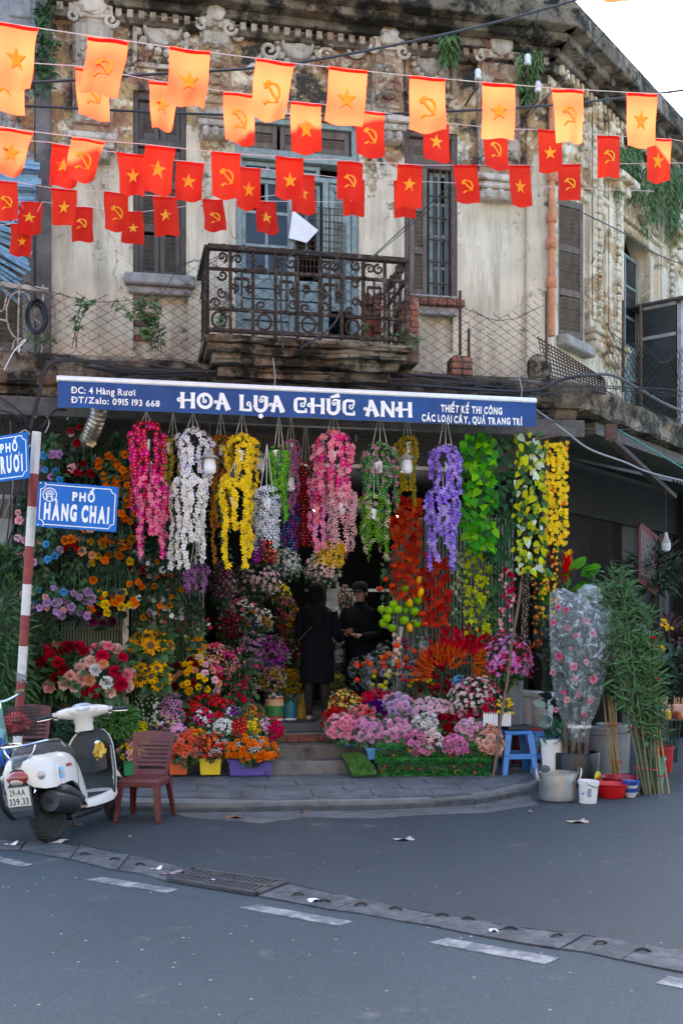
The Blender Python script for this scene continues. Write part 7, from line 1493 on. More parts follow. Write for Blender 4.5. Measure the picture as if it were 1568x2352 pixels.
# paint tubs inside, newspaper, shelf
tub = lambda lab, u, v0, v1, w_, Y, mats: None
def tub(label, u, v0, v1, w_, Y, bands, txt=None):
 k = K(Y); r = w_ / 2 * k; a = P(u, v1, Y); h = P(u, v0, Y).z - a.z; th = thing('paint_tub', label, 'tub', a, group='paint tubs in the doorway'); T = Matrix.Translation((a.x, Y + r, a.z))
 for z0, z1, m in bands: q = MB(); q.lathe([(r * (.88 + .1 * z0), h * z0), (r * (.88 + .1 * z1), h * z1)], 22, T); obj('band', q, m, th, smooth=True)
 for z in (.86, .96): q = MB(); q.lathe([(r * .97, h * z), (r * 1.03, h * (z + .01)), (r * 1.03, h * (z + .04)), (r * .9, h * (z + .04))], 22, T); obj('rim', q, WHITE, th, smooth=True)
 q = MB(); q.lathe([(0, h * .9), (r * .96, h * .9)], 22, T); obj('fill', q, LEAFD, th)
cW, cR, cG, cT, cY, cO = WHITE, M((.5, .05, .03), .5), M((.05, .22, .06), .5), M((.02, .14, .20), .5), M((.5, .3, .03), .5), M((.62, .40, .22), .5)
tub('white paint tub with red and green label left of the teal tub', 629, 1588, 1658, 48, 12.95, ((0, .1, cW), (.1, .18, cR), (.18, .52, cG), (.52, .74, cO), (.74, .8, cR), (.8, 1, cW)))
tub('teal paint tub beside the woman', 666, 1590, 1655, 33, 13.05, ((0, .08, cW), (.08, .85, cT), (.85, 1, cW)))
tub('yellow paint tub half hidden behind the woman', 690, 1592, 1652, 30, 13.3, ((0, .85, cY), (.85, 1, cW)))
q = MB(); q.bar(P(770, 1352, 14.4), P(770, 1420, 14.4), .55, .01, (0, 1, 0)); obj('newspaper', q, M((.24, .25, .27), .8, var=.5, scale=14), label='pinned newspaper sheet on the back rack behind the seller', cat='newspaper')
th = thing('back_rack', 'grey metal rack at the back of the shop behind the seller', 'rack', P(870, 1660, 14.6))
for v in (1356, 1440, 1520): q = MB(); q.bar(P(700, v, 14.6), P(960, v, 14.6), .04, .04); obj('shelf_bar', q, GREYM, th)
for u in (775, 905): q = MB(); q.bar(P(u, 1340, 14.62), P(u, 1640, 14.62), .04, .04); obj('upright', q, GREYM, th)
# vases, barrels and stools at the right
for lab, u, v0, v1, w_, Y, c in (('cracked white ceramic barrel behind the blue stool', 1216, 1588, 1672, 62, 12.9, (.50, .47, .45)), ('grey white barrel partly hidden by the cracked one', 1190, 1585, 1668, 52, 13.2, (.30, .28, .28)), ('white barrel behind the ribbed pot', 1250, 1590, 1672, 50, 12.8, (.5, .48, .48)), ('grey clay pot beside the granite planter', 1385, 1672, 1800, 62, 12.3, (.20, .19, .18)), ('large dusty grey clay pot behind the yellow canes', 1418, 1665, 1800, 78, 12.7, (.25, .24, .23))):
 k = K(Y); r = w_ / 2 * k; a = P(u, v1, Y); h = P(u, v0, Y).z - a.z; q = MB(); q.lathe([(r * .78, 0), (r * .9, h * .12), (r * .94, h * .5), (r * .97, h * .85), (r * 1.06, h * .87), (r * 1.06, h * .97), (r * .98, h), (r * .9, h * .9), (0, h * .88)], 24, Matrix.Translation((a.x, Y + r, a.z))); obj('ceramic_pot', q, M(c, .5, var=.15, scale=5, bump=.2, dirt=.63, dirtc=(.16, .14, .13)), smooth=True, label=lab, cat='pot', group='ceramic pots at the right', angle=30)
th = thing('low_bench', 'dark low bench carrying the barrels behind the stools', 'bench', P(1215, 1780, 12.8)); a, c = P(1165, 1672, 12.75), P(1275, 1672, 12.75); q = MB(); q.box(a.x, c.x, 12.75, 13.6, a.z - .03, a.z); obj('top', q, WOOD, th)
for x in (a.x + .03, c.x - .03):
 for y_ in (12.8, 13.5): q = MB(); q.box(x - .02, x + .02, y_ - .02, y_ + .02, 0, a.z - .03); obj('leg', q, WOOD, th)
def stool(label, u, vt, vb, w_, mat, z0=.1, rz=.15):
 p = G(u, vb, z0); Y = p.y + .15; zt = P(u, vt, Y).z; wd = w_ * K(Y) / 2; T = Matrix.Translation((p.x, Y, 0)) @ Matrix.Rotation(rz, 4, 'Z'); th = thing('plastic_stool', label, 'stool', M=T @ Matrix.Translation((0, 0, z0)), group='plastic stools at the pavement corner')
 q = MB(T); q.box(-wd, wd, -wd, wd, zt - .05, zt, .018); obj('seat', q, mat, th, smooth=True); e = wd * 1.28
 for sx in (-1, 1):
  for sy in (-1, 1):
   q = MB(T); q.loft([[(sx * (e - i * w1), sy * (e - j * w1), z0) for i, j in ((0, 0), (1, 0), (1, .35), (.35, .35), (.35, 1), (0, 1))] if False else [(sx * (b_ - i * w1), sy * (b_ - j * w1), z) for i, j in ((0, 0), (1, 0), (1, .3), (.3, .3), (.3, 1), (0, 1))] for b_, z, w1 in ((e, z0, .055), (wd, zt - .04, .075))]); obj('leg', q, mat, th)
 for f in (.42,):
  b_ = e + (wd - e) * f; z = z0 + (zt - z0) * f
  for s in (-1, 1): q = MB(T); q.box(-b_, b_, s * b_ - .012 * s, s * b_, z - .03, z + .03); obj('stretcher', q, mat, th); q = MB(T); q.box(s * b_ - .012 * s, s * b_, -b_, b_, z - .028, z + .028); obj('stretcher', q, mat, th)
BLP = M((.05, .20, .50), .4, var=.1, dirt=.7, dirtc=(.1, .15, .3)); RDP = M((.30, .02, .02), .4, var=.1)
stool('blue plastic stool right of the bamboo cane', 1187, 1676, 1779, 66, BLP); stool('second blue plastic stool half hidden behind the ribbed white pot', 1258, 1682, 1776, 60, BLP, rz=-.1); stool('dark red plastic stool behind the two blue ones', 1222, 1672, 1760, 50, RDP)
q = MB(); q.bar(P(1160, 1672, 11.95), P(1214, 1668, 12.0), .25, .03, (0, 0, 1)); obj('tray', q, BLACK, label='flat black tray lying on the right blue stool', cat='tray')
a, c = G(1131, 1786, .1), P(1196, 1338, 12.1); th = thing('bamboo_cane', 'long brown bamboo cane leaning against the hanging garlands', 'cane', a); q = MB(); pts = [a.lerp(c, i / 16) + V((.006 * math.sin(i), 0, 0)) for i in range(17)]; q.tube(pts, .016, 8)
for p in pts[1:-1:2]: q.tube([p - V((0, 0, .008)), p + V((0, 0, .008))], .0185, 8)
obj('stalk', q, M((.13, .07, .04), .5, var=.35, scale=14), th, smooth=True)
# picket fence pots
for u, lab, cc, n_ in ((1126, 'white picket pot with little red roses', CR, 26), (1160, 'white picket pot with little yellow flowers', YE, 26)):
 th = thing('picket_pot', lab, 'flower pot', P(u, 1665, 11.9), group='white picket flower pots'); k = K(11.9); wd = 17 * k if u < 1140 else 13 * k; a = P(u, 1668, 11.9); b_ = MB(); b_.box(a.x - wd + .01, a.x + wd - .01, 11.92, 12.02, a.z, a.z + .12); obj('box', b_, WHITE, th)
 for i in range(6): x = a.x - wd + 2 * wd * (i + .5) / 6; q = MB(); w6 = wd / 6 * .8; q.prism([(x - w6, a.z), (x + w6, a.z), (x + w6, a.z + .13), (x, a.z + .16), (x - w6, a.z + .13)], 11.90, 11.915); obj('picket', q, WHITE, th)
 q = MB()
 for i in range(n_): p = P(u + R.uniform(-17, 17), R.uniform(1604, 1645), 11.95 + R.uniform(-.04, .04)); inst('rose', FL['rose'] if cc is CR else FL['trump'], th, TRS(p, face((R.uniform(-.4, .4), -1, .6)), .022), cc); add_leaf(q, p + V((0, .02, -.02)), rdir(0, .3), .05, .35)
 obj('leaves', q, LEAFD, th, kind='stuff')
# ================================================================ WRAPPED ROSE BUSH
wb = thing('wrapped_rose_bush', 'tall pink rose bush on thick stems wrapped in clear plastic film', 'rose bush', P(1325, 1745, 11.75)); Yb = 11.75
BARK = M((.10, .075, .055), .9, var=.5, scale=12, bump=.8, dirt=.6, dirtc=(.30, .28, .22))
for x0, x1 in ((1298, 1300), (1313, 1318), (1331, 1328), (1343, 1345)):
 q = MB(); q.tube(catmull([P(x0, 1745, Yb), P((x0 + x1) / 2 + R.uniform(-3, 3), 1690, Yb + R.uniform(-.05, .05)), P(x1, 1620, Yb), P(x1 + R.uniform(-15, 15), 1520, Yb)], 4), [.034 - .0012 * i for i in range(13)], 9); obj('stem', q, BARK, wb, smooth=True)
cb = P(1330, 1510, Yb); q = MB()
for i in range(800): d = rdir(); f = R.random() ** .35; z = d.z * f; add_leaf(q, cb + V((d.x * f * .30 * (1.1 + .5 * z), d.y * .22 * f, z * .72)), rdir(-.2, .4), R.uniform(.06, .11), .34)
obj('leaves', q, leaf_mat('rose_leaf', (.035, .06, .03)), wb, kind='stuff')
for u, v, r in ((1270, 1430, .035), (1302, 1442, .045), (1322, 1460, .04), (1345, 1428, .045), (1283, 1508, .045), (1316, 1530, .05), (1322, 1560, .04), (1326, 1595, .045), (1302, 1608, .035), (1270, 1545, .04), (1360, 1455, .05), (1362, 1560, .045), (1293, 1590, .03), (1275, 1630, .035), (1310, 1490, .03), (1355, 1610, .03), (1280, 1395, .04), (1300, 1400, .04), (1345, 1520, .035), (1340, 1640, .03)): inst('rose', FL['peony'], wb, TRS(P(u, v, Yb - .22 + R.uniform(0, .1)), face((R.uniform(-.7, .7), -1, R.uniform(-.1, .8))), r * R.uniform(.75, 1.05)), R.choice(((.80, .25, .36), (.82, .36, .42), (.84, .45, .48))))
FILM = cello_mat('plastic_film', .10, (.80, .90, .95))
rings = []
for k, (v, hw, cx, dpt) in enumerate(((1352, 6, 1285, .03), (1362, 26, 1290, .12), (1380, 44, 1308, .2), (1410, 58, 1320, .26), (1450, 66, 1326, .28), (1480, 66, 1330, .28), (1530, 60, 1326, .26), (1580, 54, 1328, .24), (1620, 46, 1328, .2), (1650, 36, 1326, .16), (1668, 26, 1326, .12), (1690, 22, 1328, .11), (1706, 17, 1330, .09))):
 ring = []
 for j in range(40):
  t = 6.283 * j / 40; f = 1 + .07 * math.sin(5 * t + k * .7) + .05 * math.sin(11 * t - k) + R.uniform(-.03, .03); x = math.cos(t) * hw * f
  if 3 <= k <= 5 and abs(t) < .35 or 3 <= k <= 5 and t > 5.93: x += (62, 96, 56)[k - 3] * max(0, 1 - abs(t if t < 3 else t - 6.283) / .35)
  ring.append(P(cx + x, v + R.uniform(-2, 2), Yb) + V((0, math.sin(t) * dpt * f, 0)))
 rings.append(ring)
q = MB(); q.loft(rings, False); obj('plastic_film', q, FILM, wb, smooth=True, angle=30)
q = MB(); crumple(q, P(1352, 1368, Yb), .14, .1, .12); obj('plastic_film', q, FILM, wb, smooth=True, angle=30)
q = MB(); c = P(1328, 1670, Yb)
for z in (0, .012, .024): q.tube([c + V((.135 * math.cos(t), .12 * math.sin(t), z)) for t in [6.283 * i / 16 for i in range(16)]], .006, 5, True)
obj('tie', q, CORD, wb)
k = K(11.75); a = G(1322, 1800, 0); q = MB(); q.lathe([(.24, 0), (.255, .02), (.265, .34), (.255, .36), (.23, .36), (.225, .33), (0, .33)], 30, Matrix.Translation((a.x, 11.85, 0))); gp = obj('granite_planter', q, None or M((.009, .010, .011), .4, var=.95, scale=60), smooth=True, label='speckled black granite planter holding the wrapped rose bush', cat='planter', angle=30)
# ================================================================ DISHES ON THE STREET CORNER
p = G(1288, 1846); th = thing('cooking_pot', 'big dented aluminium cooking pot with two loop handles on the street', 'pot', p); r = .183; T = Matrix.Translation((p.x, p.y + r, 0)); POTM = M((.50, .49, .47), .38, .85, var=.2, scale=7, dirt=.62, dirtc=(.28, .27, .26))
q = MB(); q.lathe([(r * .88, .004), (r * .97, .02), (r, .06), (r, .275), (r * 1.04, .28), (r * 1.04, .29), (r * .97, .285), (r * .96, .05), (0, .03)], 32, T); obj('body', q, POTM, th, smooth=True, angle=30)
for s in (-1, 1):
 q = MB(T); q.tube(catmull([(s * r, -.07, .20), (s * (r + .03), -.075, .25), (s * (r + .045), -.05, .32), (s * (r + .045), .05, .32), (s * (r + .03), .075, .25), (s * r, .07, .20)], 5), .009, 7); obj('handle', q, POTM, th, smooth=True)
q = MB(); q.blob(T @ V((-r * .75, -.06, .33)), (.045, .04, .035), 12, 8, None, .25); obj('steel_wool', q, M((.10, .10, .10), .9, bump=.8, scale=30), label='tangled steel wool scourer resting on the aluminium pot rim', cat='scourer')
p = G(1354, 1848); th = thing('paint_bucket', 'small dirty white paint bucket with a wire handle', 'bucket', p); r = .098; T = Matrix.Translation((p.x, p.y + r, 0)) @ Matrix.Rotation(.04, 4, 'Y'); DWH = M((.66, .65, .62), .5, var=.1, scale=9, dirt=.60, dirtc=(.25, .24, .24))
q = MB(); q.lathe([(r * .86, 0), (r * .97, .185), (r * 1.05, .187), (r * 1.05, .225), (r * .98, .228), (r * .9, .18), (0, .17)], 26, T); obj('body', q, DWH, th, smooth=True, angle=30)
q = MB(T); q.tube(catmull([(r * 1.03, -.02, .2), (r * .7, -r * .85, .17), (.0, -r * 1.1, .19), (-r * .5, -r * .95, .21)], 6), .004, 5); obj('handle', q, GREYM, th)
for (x, z, w_, h_, m) in ((-.01, .07, .04, .085, M((.25, .28, .34), .6, var=.5, scale=40)), (.0, .195, .06, .02, M((.12, .2, .4), .6)), (-.065, .09, .018, .02, M((.05, .2, .5), .6))): q = MB(T); q.grid(lambda a, b: (x + (a - .5) * w_, -math.sqrt(max(0, (r * (.88 + .09 * (z + b * h_) / .19) + .002) ** 2 - (x + (a - .5) * w_) ** 2)), z + b * h_), 4, 2); obj('print_patch', q, m, th)
p = G(1372, 1808); th = thing('detergent_bottle', 'yellow dish soap bottle with a green cap behind the paint bucket', 'bottle', p); T = Matrix.Translation(p); q = MB(); q.lathe([(.036, 0), (.04, .01), (.04, .10), (.032, .15), (.014, .175), (.014, .18)], 16, T, .65); obj('body', q, M((.82, .60, .01), .3), th, smooth=True); q = MB(); q.lathe([(.017, .178), (.016, .205), (.009, .21), (.008, .23), (0, .232)], 12, T); obj('cap', q, M((.02, .22, .06), .35), th, smooth=True)
q = MB(T); q.grid(lambda a, b: ((a - .5) * .05, -.0275 * math.sqrt(max(.05, 1 - ((a - .5) * .05 / .041) ** 2)), .05 + b * .06), 6, 2); obj('label_print', q, M((.6, .12, .06), .4, var=.6, scale=50), th)
def basin(label, u, vb, wpx, h, mat):
 p = G(u, vb); r = wpx / 2 * K(p.y); q = MB(); q.lathe([(r * .70, 0), (r * .76, .01), (r * .90, h * .9), (r, h), (r * 1.0, h + .008), (r * .92, h + .004), (r * .74, .03), (0, .02)], 30, Matrix.Translation((p.x, p.y + r * .75, 0))); obj('basin', q, mat, smooth=True, label=label, cat='basin', group='red plastic basins', angle=40)
REDB = M((.52, .008, .012), .3, var=.1)
basin('bright red plastic basin beside the paint bucket', 1408, 1836, 84, .14, REDB); basin('darker red basin behind the bright red one', 1432, 1822, 92, .15, M((.36, .012, .03), .35, var=.15))
p = G(1452, 1834); CER = M((.72, .72, .70), .2, var=.05); BLC = M((.03, .08, .32), .25, var=.7, scale=30)
for i, lab in enumerate(('lower blue and white rice bowl of the pair', 'upper blue and white rice bowl stacked in the other')):
 z = .072 * i; r = .088; th = thing('rice_bowl', lab, 'bowl', (p.x, p.y + r, z), group='stacked rice bowls'); T = Matrix.Translation((p.x + .004 * i, p.y + r, z)); q = MB(); q.lathe([(r * .5, 0), (r * .52, .012), (r * .72, .028), (r * .9, .055), (r * .86, .055), (r * .6, .022), (0, .02)], 24, T); obj('body', q, CER, th, smooth=True, angle=50); q = MB(); q.lathe([(r * .92, .065), (r * 1.0, .092), (r * 1.01, .10), (r * .95, .10), (r * .86, .055)], 24, T); obj('blue_band', q, BLC, th, smooth=True, angle=50)
def bin_(label, u, v0, vb, wpx, mat, Y=None, cat='bin'):
 p = G(u, vb); r = wpx / 2 * K(p.y); h = P(u, v0, p.y).z; q = MB(); q.lathe([(r * .78, 0), (r * .97, h * .92), (r * 1.05, h * .93), (r * 1.05, h), (r * .95, h), (r * .75, .05), (0, .04)], 24, Matrix.Translation((p.x, p.y + r, 0))); obj('plastic_bin', q, mat, smooth=True, label=label, cat=cat, angle=35)
bin_('teal green plastic bin behind the bamboo canes', 1505, 1742, 1818, 62, M((.02, .30, .22), .4, var=.1)); bin_('red bucket with a black rim in the stall shade', 1530, 1716, 1775, 46, M((.45, .015, .02), .35))
# ================================================================ FOOD STALL IN THE SHADE
th = thing('stall_table', 'dark folding table of the food stall at the right edge', 'table', P(1560, 1780, 12.6)); a, c = P(1508, 1648, 12.6), P(1700, 1648, 12.6); q = MB(); q.box(a.x, c.x, 12.5, 13.1, a.z - .03, a.z); obj('table_top', q, M((.06, .06, .065), .5), th)
for x in (a.x + .05, c.x - .05):
 for y_ in (12.55, 13.05): q = MB(); q.box(x - .015, x + .015, y_ - .015, y_ + .015, 0, a.z - .03); obj('leg', q, BLACK, th)
CUPM = M((.52, .30, .22), .5, var=.15); STK = M((.50, .33, .16), .7, var=.2)
for u, lab in ((1522, 'peach chopstick holder full of chopsticks nearest the canes'), (1556, 'peach chopstick holder at the right edge of the stall table')):
 p = P(u, 1648, 12.6); th = thing('chopstick_holder', lab, 'chopstick holder', p, group='chopstick holders'); q = MB(Matrix.Translation(p)); q.box(-.075, .075, -.05, .05, 0, .16, .012); obj('holder', q, CUPM, th)
 for i in range(11): q = MB(); b_ = p + V((R.uniform(-.06, .06), R.uniform(-.03, .03), .10)); q.tube([b_, b_ + V((R.uniform(-.04, .04), R.uniform(-.02, .02), R.uniform(.11, .17)))], .005, 4); obj('chopstick', q, STK, th)
for u, cc, lab in ((1532, (.55, .34, .02), 'jar of yellow sauce on the stall table'), (1556, (.35, .09, .02), 'jar of red chilli sauce on the stall table')):
 p = P(u, 1652, 12.52); q = MB(); q.lathe([(.04, 0), (.045, .02), (.045, .09), (.035, .10), (0, .10)], 14, Matrix.Translation(p)); obj('sauce_jar', q, M(cc, .15), smooth=True, label=lab, cat='jar')
th = thing('slatted_panel', 'dark red frame with pale slats fixed to the stall wall', 'panel', P(1486, 1400, 14.3)); MAH = M((.13, .015, .012), .5, var=.2)
for v in (0, 120): q = MB(); q.bar(P(1466, 1208 + v, 14.2), P(1507, 1240 + v, 14.5), .10, .03, (0, 1, 0)); obj('rail', q, MAH, th)
for i in range(9): u = 1468 + 37 * i / 8; q = MB(); v = 1212 + 30 * i / 8; q.bar(P(u, v, 14.2 + .3 * i / 8), P(u, v + 120, 14.2 + .3 * i / 8), .03 if i in (0, 8) else .014, .02, (0, 1, 0)); obj('slat', q, MAH if i in (0, 8) else M((.25, .25, .26), .5), th)
p = P(1528, 1252, 13.2); th = thing('hanging_bulb_lamp', 'unlit frosted bulb hanging on a long wire in the food stall', 'lamp', p); q = MB(); q.lathe([(.02, .16), (.028, .12), (.03, .09), (.052, .05), (.058, .02)], 14, Matrix.Translation(p)); obj('socket', q, ENAM, th, smooth=True); q = MB(); q.lathe([(.058, .02), (.058, -.04), (.045, -.07), (0, -.085)], 14, Matrix.Translation(p)); obj('bulb', q, M((.5, .5, .52), .3), th, smooth=True); q = MB(); q.tube([p + V((0, 0, .16)), V((p.x, p.y, 3.6))], .004, 4); obj('cord', q, CABLE, th)
lt = thing('lean_to_roof', 'corrugated sheet awning on a wooden strut over the food stall', 'lean-to', P(1470, 1010, 13)); CORR = M((.06, .07, .06), .6, .3, var=.4, scale=5, dirt=.55, dirtc=(.06, .05, .04))
A0, A1, B0, B1 = WNG.M @ V((.55, .1, 4.02)), WNG.M @ V((5.6, .1, 4.02)), WNG.M @ V((.9, -1.25, 3.62)), WNG.M @ V((5.6, -1.5, 3.55)); q = MB(); n = 90; vs = []
for i in range(n + 1):
 for j in (0, 1): vs.append((A0.lerp(A1, i / n)).lerp(B0.lerp(B1, i / n), j) + V((0, 0, .02 if i % 2 else -.02)))
q.add(vs, [(2 * i, 2 * i + 2, 2 * i + 3, 2 * i + 1) for i in range(n)]); obj('corrugated_sheet', q, CORR, lt)
q = MB(); q.bar(P(1405, 1012, 12.6), P(1545, 1142, 13.4), .10, .05); obj('strut', q, M((.05, .038, .03), .8, var=.4), lt)
q = MB(); q.bar(P(1402, 975, 12.75), P(1402, 1012, 12.75), .14, .06, (0, 1, 0)); obj('bracket', q, RUST, lt)
q = MB(); q.tube([P(1420, 988, 12.9), P(1490, 1030, 13.4), P(1600, 1095, 14)], .012, 6); obj('green_cord', q, M((.03, .2, .15), .6), lt)
q = MB(); q.bar(P(1293, 960, 12.9), P(1293, 1040, 12.9), .10, .06, (0, 1, 0)); obj('wooden_stub', q, WOOD, label='broken wooden stub hanging under the ledge near the corner', cat='timber')
q = MB(); q.tube([P(1228, 1010, 11.8), P(1288, 998, 11.9)], .014, 6); obj('rusty_rod', q, RUST, label='rusty rod tied with blue string beyond the awning end', cat='rod')
# meter boxes at far left
for i, (u0, u1, v0, v1, lab) in enumerate(((-20, 34, 1140, 1260, 'large grey electric meter box at the far left wall'), (42, 66, 1150, 1210, 'narrow pale electric box beside the pole'), (-10, 30, 1272, 1330, 'lower grey meter box at the far left wall'))):
 a = FAC.sz(u0, v1, .02); c = FAC.sz(u1, v0, .02); th = thing('meter_box', lab, 'electric box', FAC.hit((u0 + u1) / 2, v1, .1), group='electric boxes on the left wall'); q = FW(); q.box(a[0], c[0], -.18, -.02, a[1], c[1], .01); obj('case', q, M((.30, .29, .27), .6, var=.2, dirt=.6), th); q = FW(); q.box(a[0] + .04, c[0] - .02, -.19, -.178, a[1] + (c[1] - a[1]) * .55, c[1] - .05, .004); obj('window', q, M((.12, .09, .07), .3), th)
for k in range(7):
 u = R.uniform(-20, 90); cable(('thick black wire', 'thin black wire', 'curled black wire', 'slack grey wire', 'knotted black wire', 'frayed black wire', 'bent black wire')[k] + ' running down the left wall ' + ('beside the large meter box', 'left of the pole', 'above the meter boxes', 'below the ledge corner', 'over the narrow box', 'under the first sign', 'near the metal duct')[k], [FAC.hit(u, 890, .3), FAC.hit(u + R.uniform(-30, 30), 960, .35), FAC.hit(u + R.uniform(-40, 30), 1040, .25), FAC.hit(u + R.uniform(-30, 30), 1130, .25), FAC.hit(u + R.uniform(-30, 20), 1260, .22)], R.uniform(.005, .012), 'wires on the left wall', CABLE if k != 3 else GREYM)
for k, (u, v) in enumerate(((100, 960), (150, 930), (60, 1000))): cable('white plastic strap loop %s' % ('beside the rose bundles', 'under the awning corner', 'left of the pole top')[k], [FAC.hit(u - 20, v, .5), FAC.hit(u, v - 12, .52), FAC.hit(u + 14, v + 10, .5), FAC.hit(u + 4, v + 34, .5)], .008, 'straps at the left', M((.45, .45, .45), .5))
# litter
def litter(label, u, v, w_, h_, mat, name='litter_paper', cat='litter', curl_=.03, rot=0, z=.006):
 p = G(u, v); k = K(p.y); rx, ry = w_ / 2 * k, h_ * 1.6 * k; ph = R.uniform(0, 6); q = MB(Matrix.Translation(p) @ Matrix.Rotation(rot, 4, 'Z')); pts = lambda a, b: ((a - .5) * 2 * rx * (1 - .35 * abs(b - .5) * 2) + .01 * math.sin(b * 7 + ph), (b - .5) * 2 * ry * (1 + .3 * math.sin(a * 4 + ph)), z + curl_ * (.5 + .5 * math.sin(a * 5 + ph + b * 3)) * (.3 + a * .7)); q.sheet(pts, 8, 4, .0015); obj(name, q, mat, label=label, cat=cat, group='litter on the road')
PAP = M((.66, .65, .64), .8, var=.1); DLEAF = M((.24, .10, .04), .8, var=.3); CARD = M((.42, .33, .24), .8, var=.2); PURP = M((.26, .17, .20), .7, var=.3)
for a in (('crumpled white paper scrap at far left by the scooter wheel', 28, 1942, 34, 7, PAP), ('white tissue scrap lying under the scooter rear wheel', 136, 1937, 46, 8, PAP), ('white paper scrap left of the drain grate', 360, 1999, 30, 5, PAP), ('purple plastic scrap on the left corner of the grate', 398, 2010, 52, 8, PURP), ('white scrap caught on the drain grate bars', 487, 2027, 26, 6, PAP), ('white paper scrap right of the drain grate', 716, 2074, 32, 9, PAP), ('white scrap beside a lifting loop further right', 1133, 2143, 22, 6, PAP), ('grey plastic bag scrap flat in the middle of the road', 926, 1931, 50, 5, M((.34, .32, .36), .5)), ('crumpled brown cardboard on the road at right', 1325, 1890, 52, 7, CARD), ('small pale scrap near the kerb at right', 1448, 1824, 14, 3, CARD), ('cigarette end near the kerb corner', 1216, 1866, 8, 2, CARD)): litter(*a)
for a in (('curled brown dead leaf on the road in front of the kerb', 538, 1880, 46, 7, DLEAF), ('small orange leaf scrap on the road near the kerb', 695, 1869, 18, 3, DLEAF), ('orange maple leaf lying by the entrance steps', 750, 1773, 20, 4, M((.6, .14, .01), .7)), ('long thin orange strip by the turf mat', 790, 1782, 60, 3, M((.55, .22, .03), .7))): litter(*a, name='dead_leaf', cat='leaf', z=.006 if a[2] > 1800 else .11)
p = G(299, 1925); q = MB(); q.blob(p + V((0, 0, .012)), (.018, .016, .014), 7, 5, None, .25); obj('pebble', q, CONC, label='single grey pebble on the road behind the red chair', cat='stone')
q = MB()
for i in range(110):
 u, v = R.uniform(-20, 1590), R.uniform(1880, 2340); p = G(u, v); s = R.uniform(.003, .008); q.box(p.x - s, p.x + s, p.y - s * .7, p.y + s * .7, .001, .004)
obj('road_specks', q, M((.30, .30, .29), .8, var=.5, scale=3), kind='stuff', label='tiny pale chips of grit and paper scattered over the road', cat='grit')
# ================================================================ PLASTIC CHAIR
MAR = M((.115, .022, .022), .38, var=.1, scale=5)
def plastic_chair(label, x, y, rz, z0=0.0, s=1.0):
 T = Matrix.Translation((x, y, z0)) @ Matrix.Rotation(rz, 4, 'Z') @ Matrix.Scale(s, 4); th = thing('plastic_chair', label, 'chair', M=T, group='dark red plastic chairs')
 q = MB(T); q.box(-.20, .20, -.205, .20, .385, .425, .02); obj('seat', q, MAR, th, smooth=True); q = MB(T); q.box(-.205, .205, -.21, -.19, .35, .41, .008); q.box(-.205, -.185, -.19, .19, .35, .40, .006); q.box(.185, .205, -.19, .19, .35, .40, .006); obj('apron', q, MAR, th)
 for sx in (-1, 1):
  for sy in (-1, 1):
   q = MB(T); tx, ty = sx * .175, sy * .175; bx_, by_ = sx * .215, sy * (.215 if sy < 0 else .27); sec = lambda cx, cy, w_, z: [(cx + sx * w_, cy + sy * w_, z), (cx - sx * w_, cy + sy * w_, z), (cx - sx * w_, cy + sy * w_ * .2, z), (cx - sx * w_ * -.2, cy + sy * w_ * .2, z), (cx + sx * w_ * .2, cy - sy * w_, z), (cx + sx * w_, cy - sy * w_, z)]
   q.loft([sec(bx_, by_, .024, 0), sec(bx_, by_, .027, .02), sec(bx_, by_, .022, .022), sec(tx, ty, .032, .39)]); obj('leg', q, MAR, th)
 bk = lambda a, z: (a * (.175 + .045 * min(1, (z - .42) / .3)) , .19 + .11 * (z - .42) / .42 + .035 * (1 - a * a) * min(1, (z - .4) * 4), z)
 ztop = lambda a: .83 + .025 * (1 - a * a)
 def piece(nm, a0, a1, z0_, z1_, n=10, zt=None):
  q = MB(T); q.sheet(lambda a, b: bk(a0 + (a1 - a0) * a, z0_ + ((zt(a0 + (a1 - a0) * a) if zt else z1_) - z0_) * b), n, 2, .014); obj(nm, q, MAR, th, smooth=True, angle=50)
 piece('back_frame', -1, -.80, .41, .80, 2, ztop); piece('back_frame', .80, 1, .41, .80, 2, ztop); piece('top_rail', -.8, .8, .745, .8, 10, ztop); piece('bottom_rail', -.8, .8, .41, .475, 10)
 for i in range(6): z = .505 + .041 * i; piece('slat', -.8, .8, z, z + .029)
fl = G(273, 1891); frt = G(373, 1892); plastic_chair('dark red plastic chair standing alone in front of the flower pots', (fl.x + frt.x) / 2 - .0, (fl.y + frt.y) / 2 + .2, -.14, s=.91)
plastic_chair('dark red plastic chair partly hidden behind the bicycle basket', P(62, 1650, 10.6).x, 10.7, .3, .09)
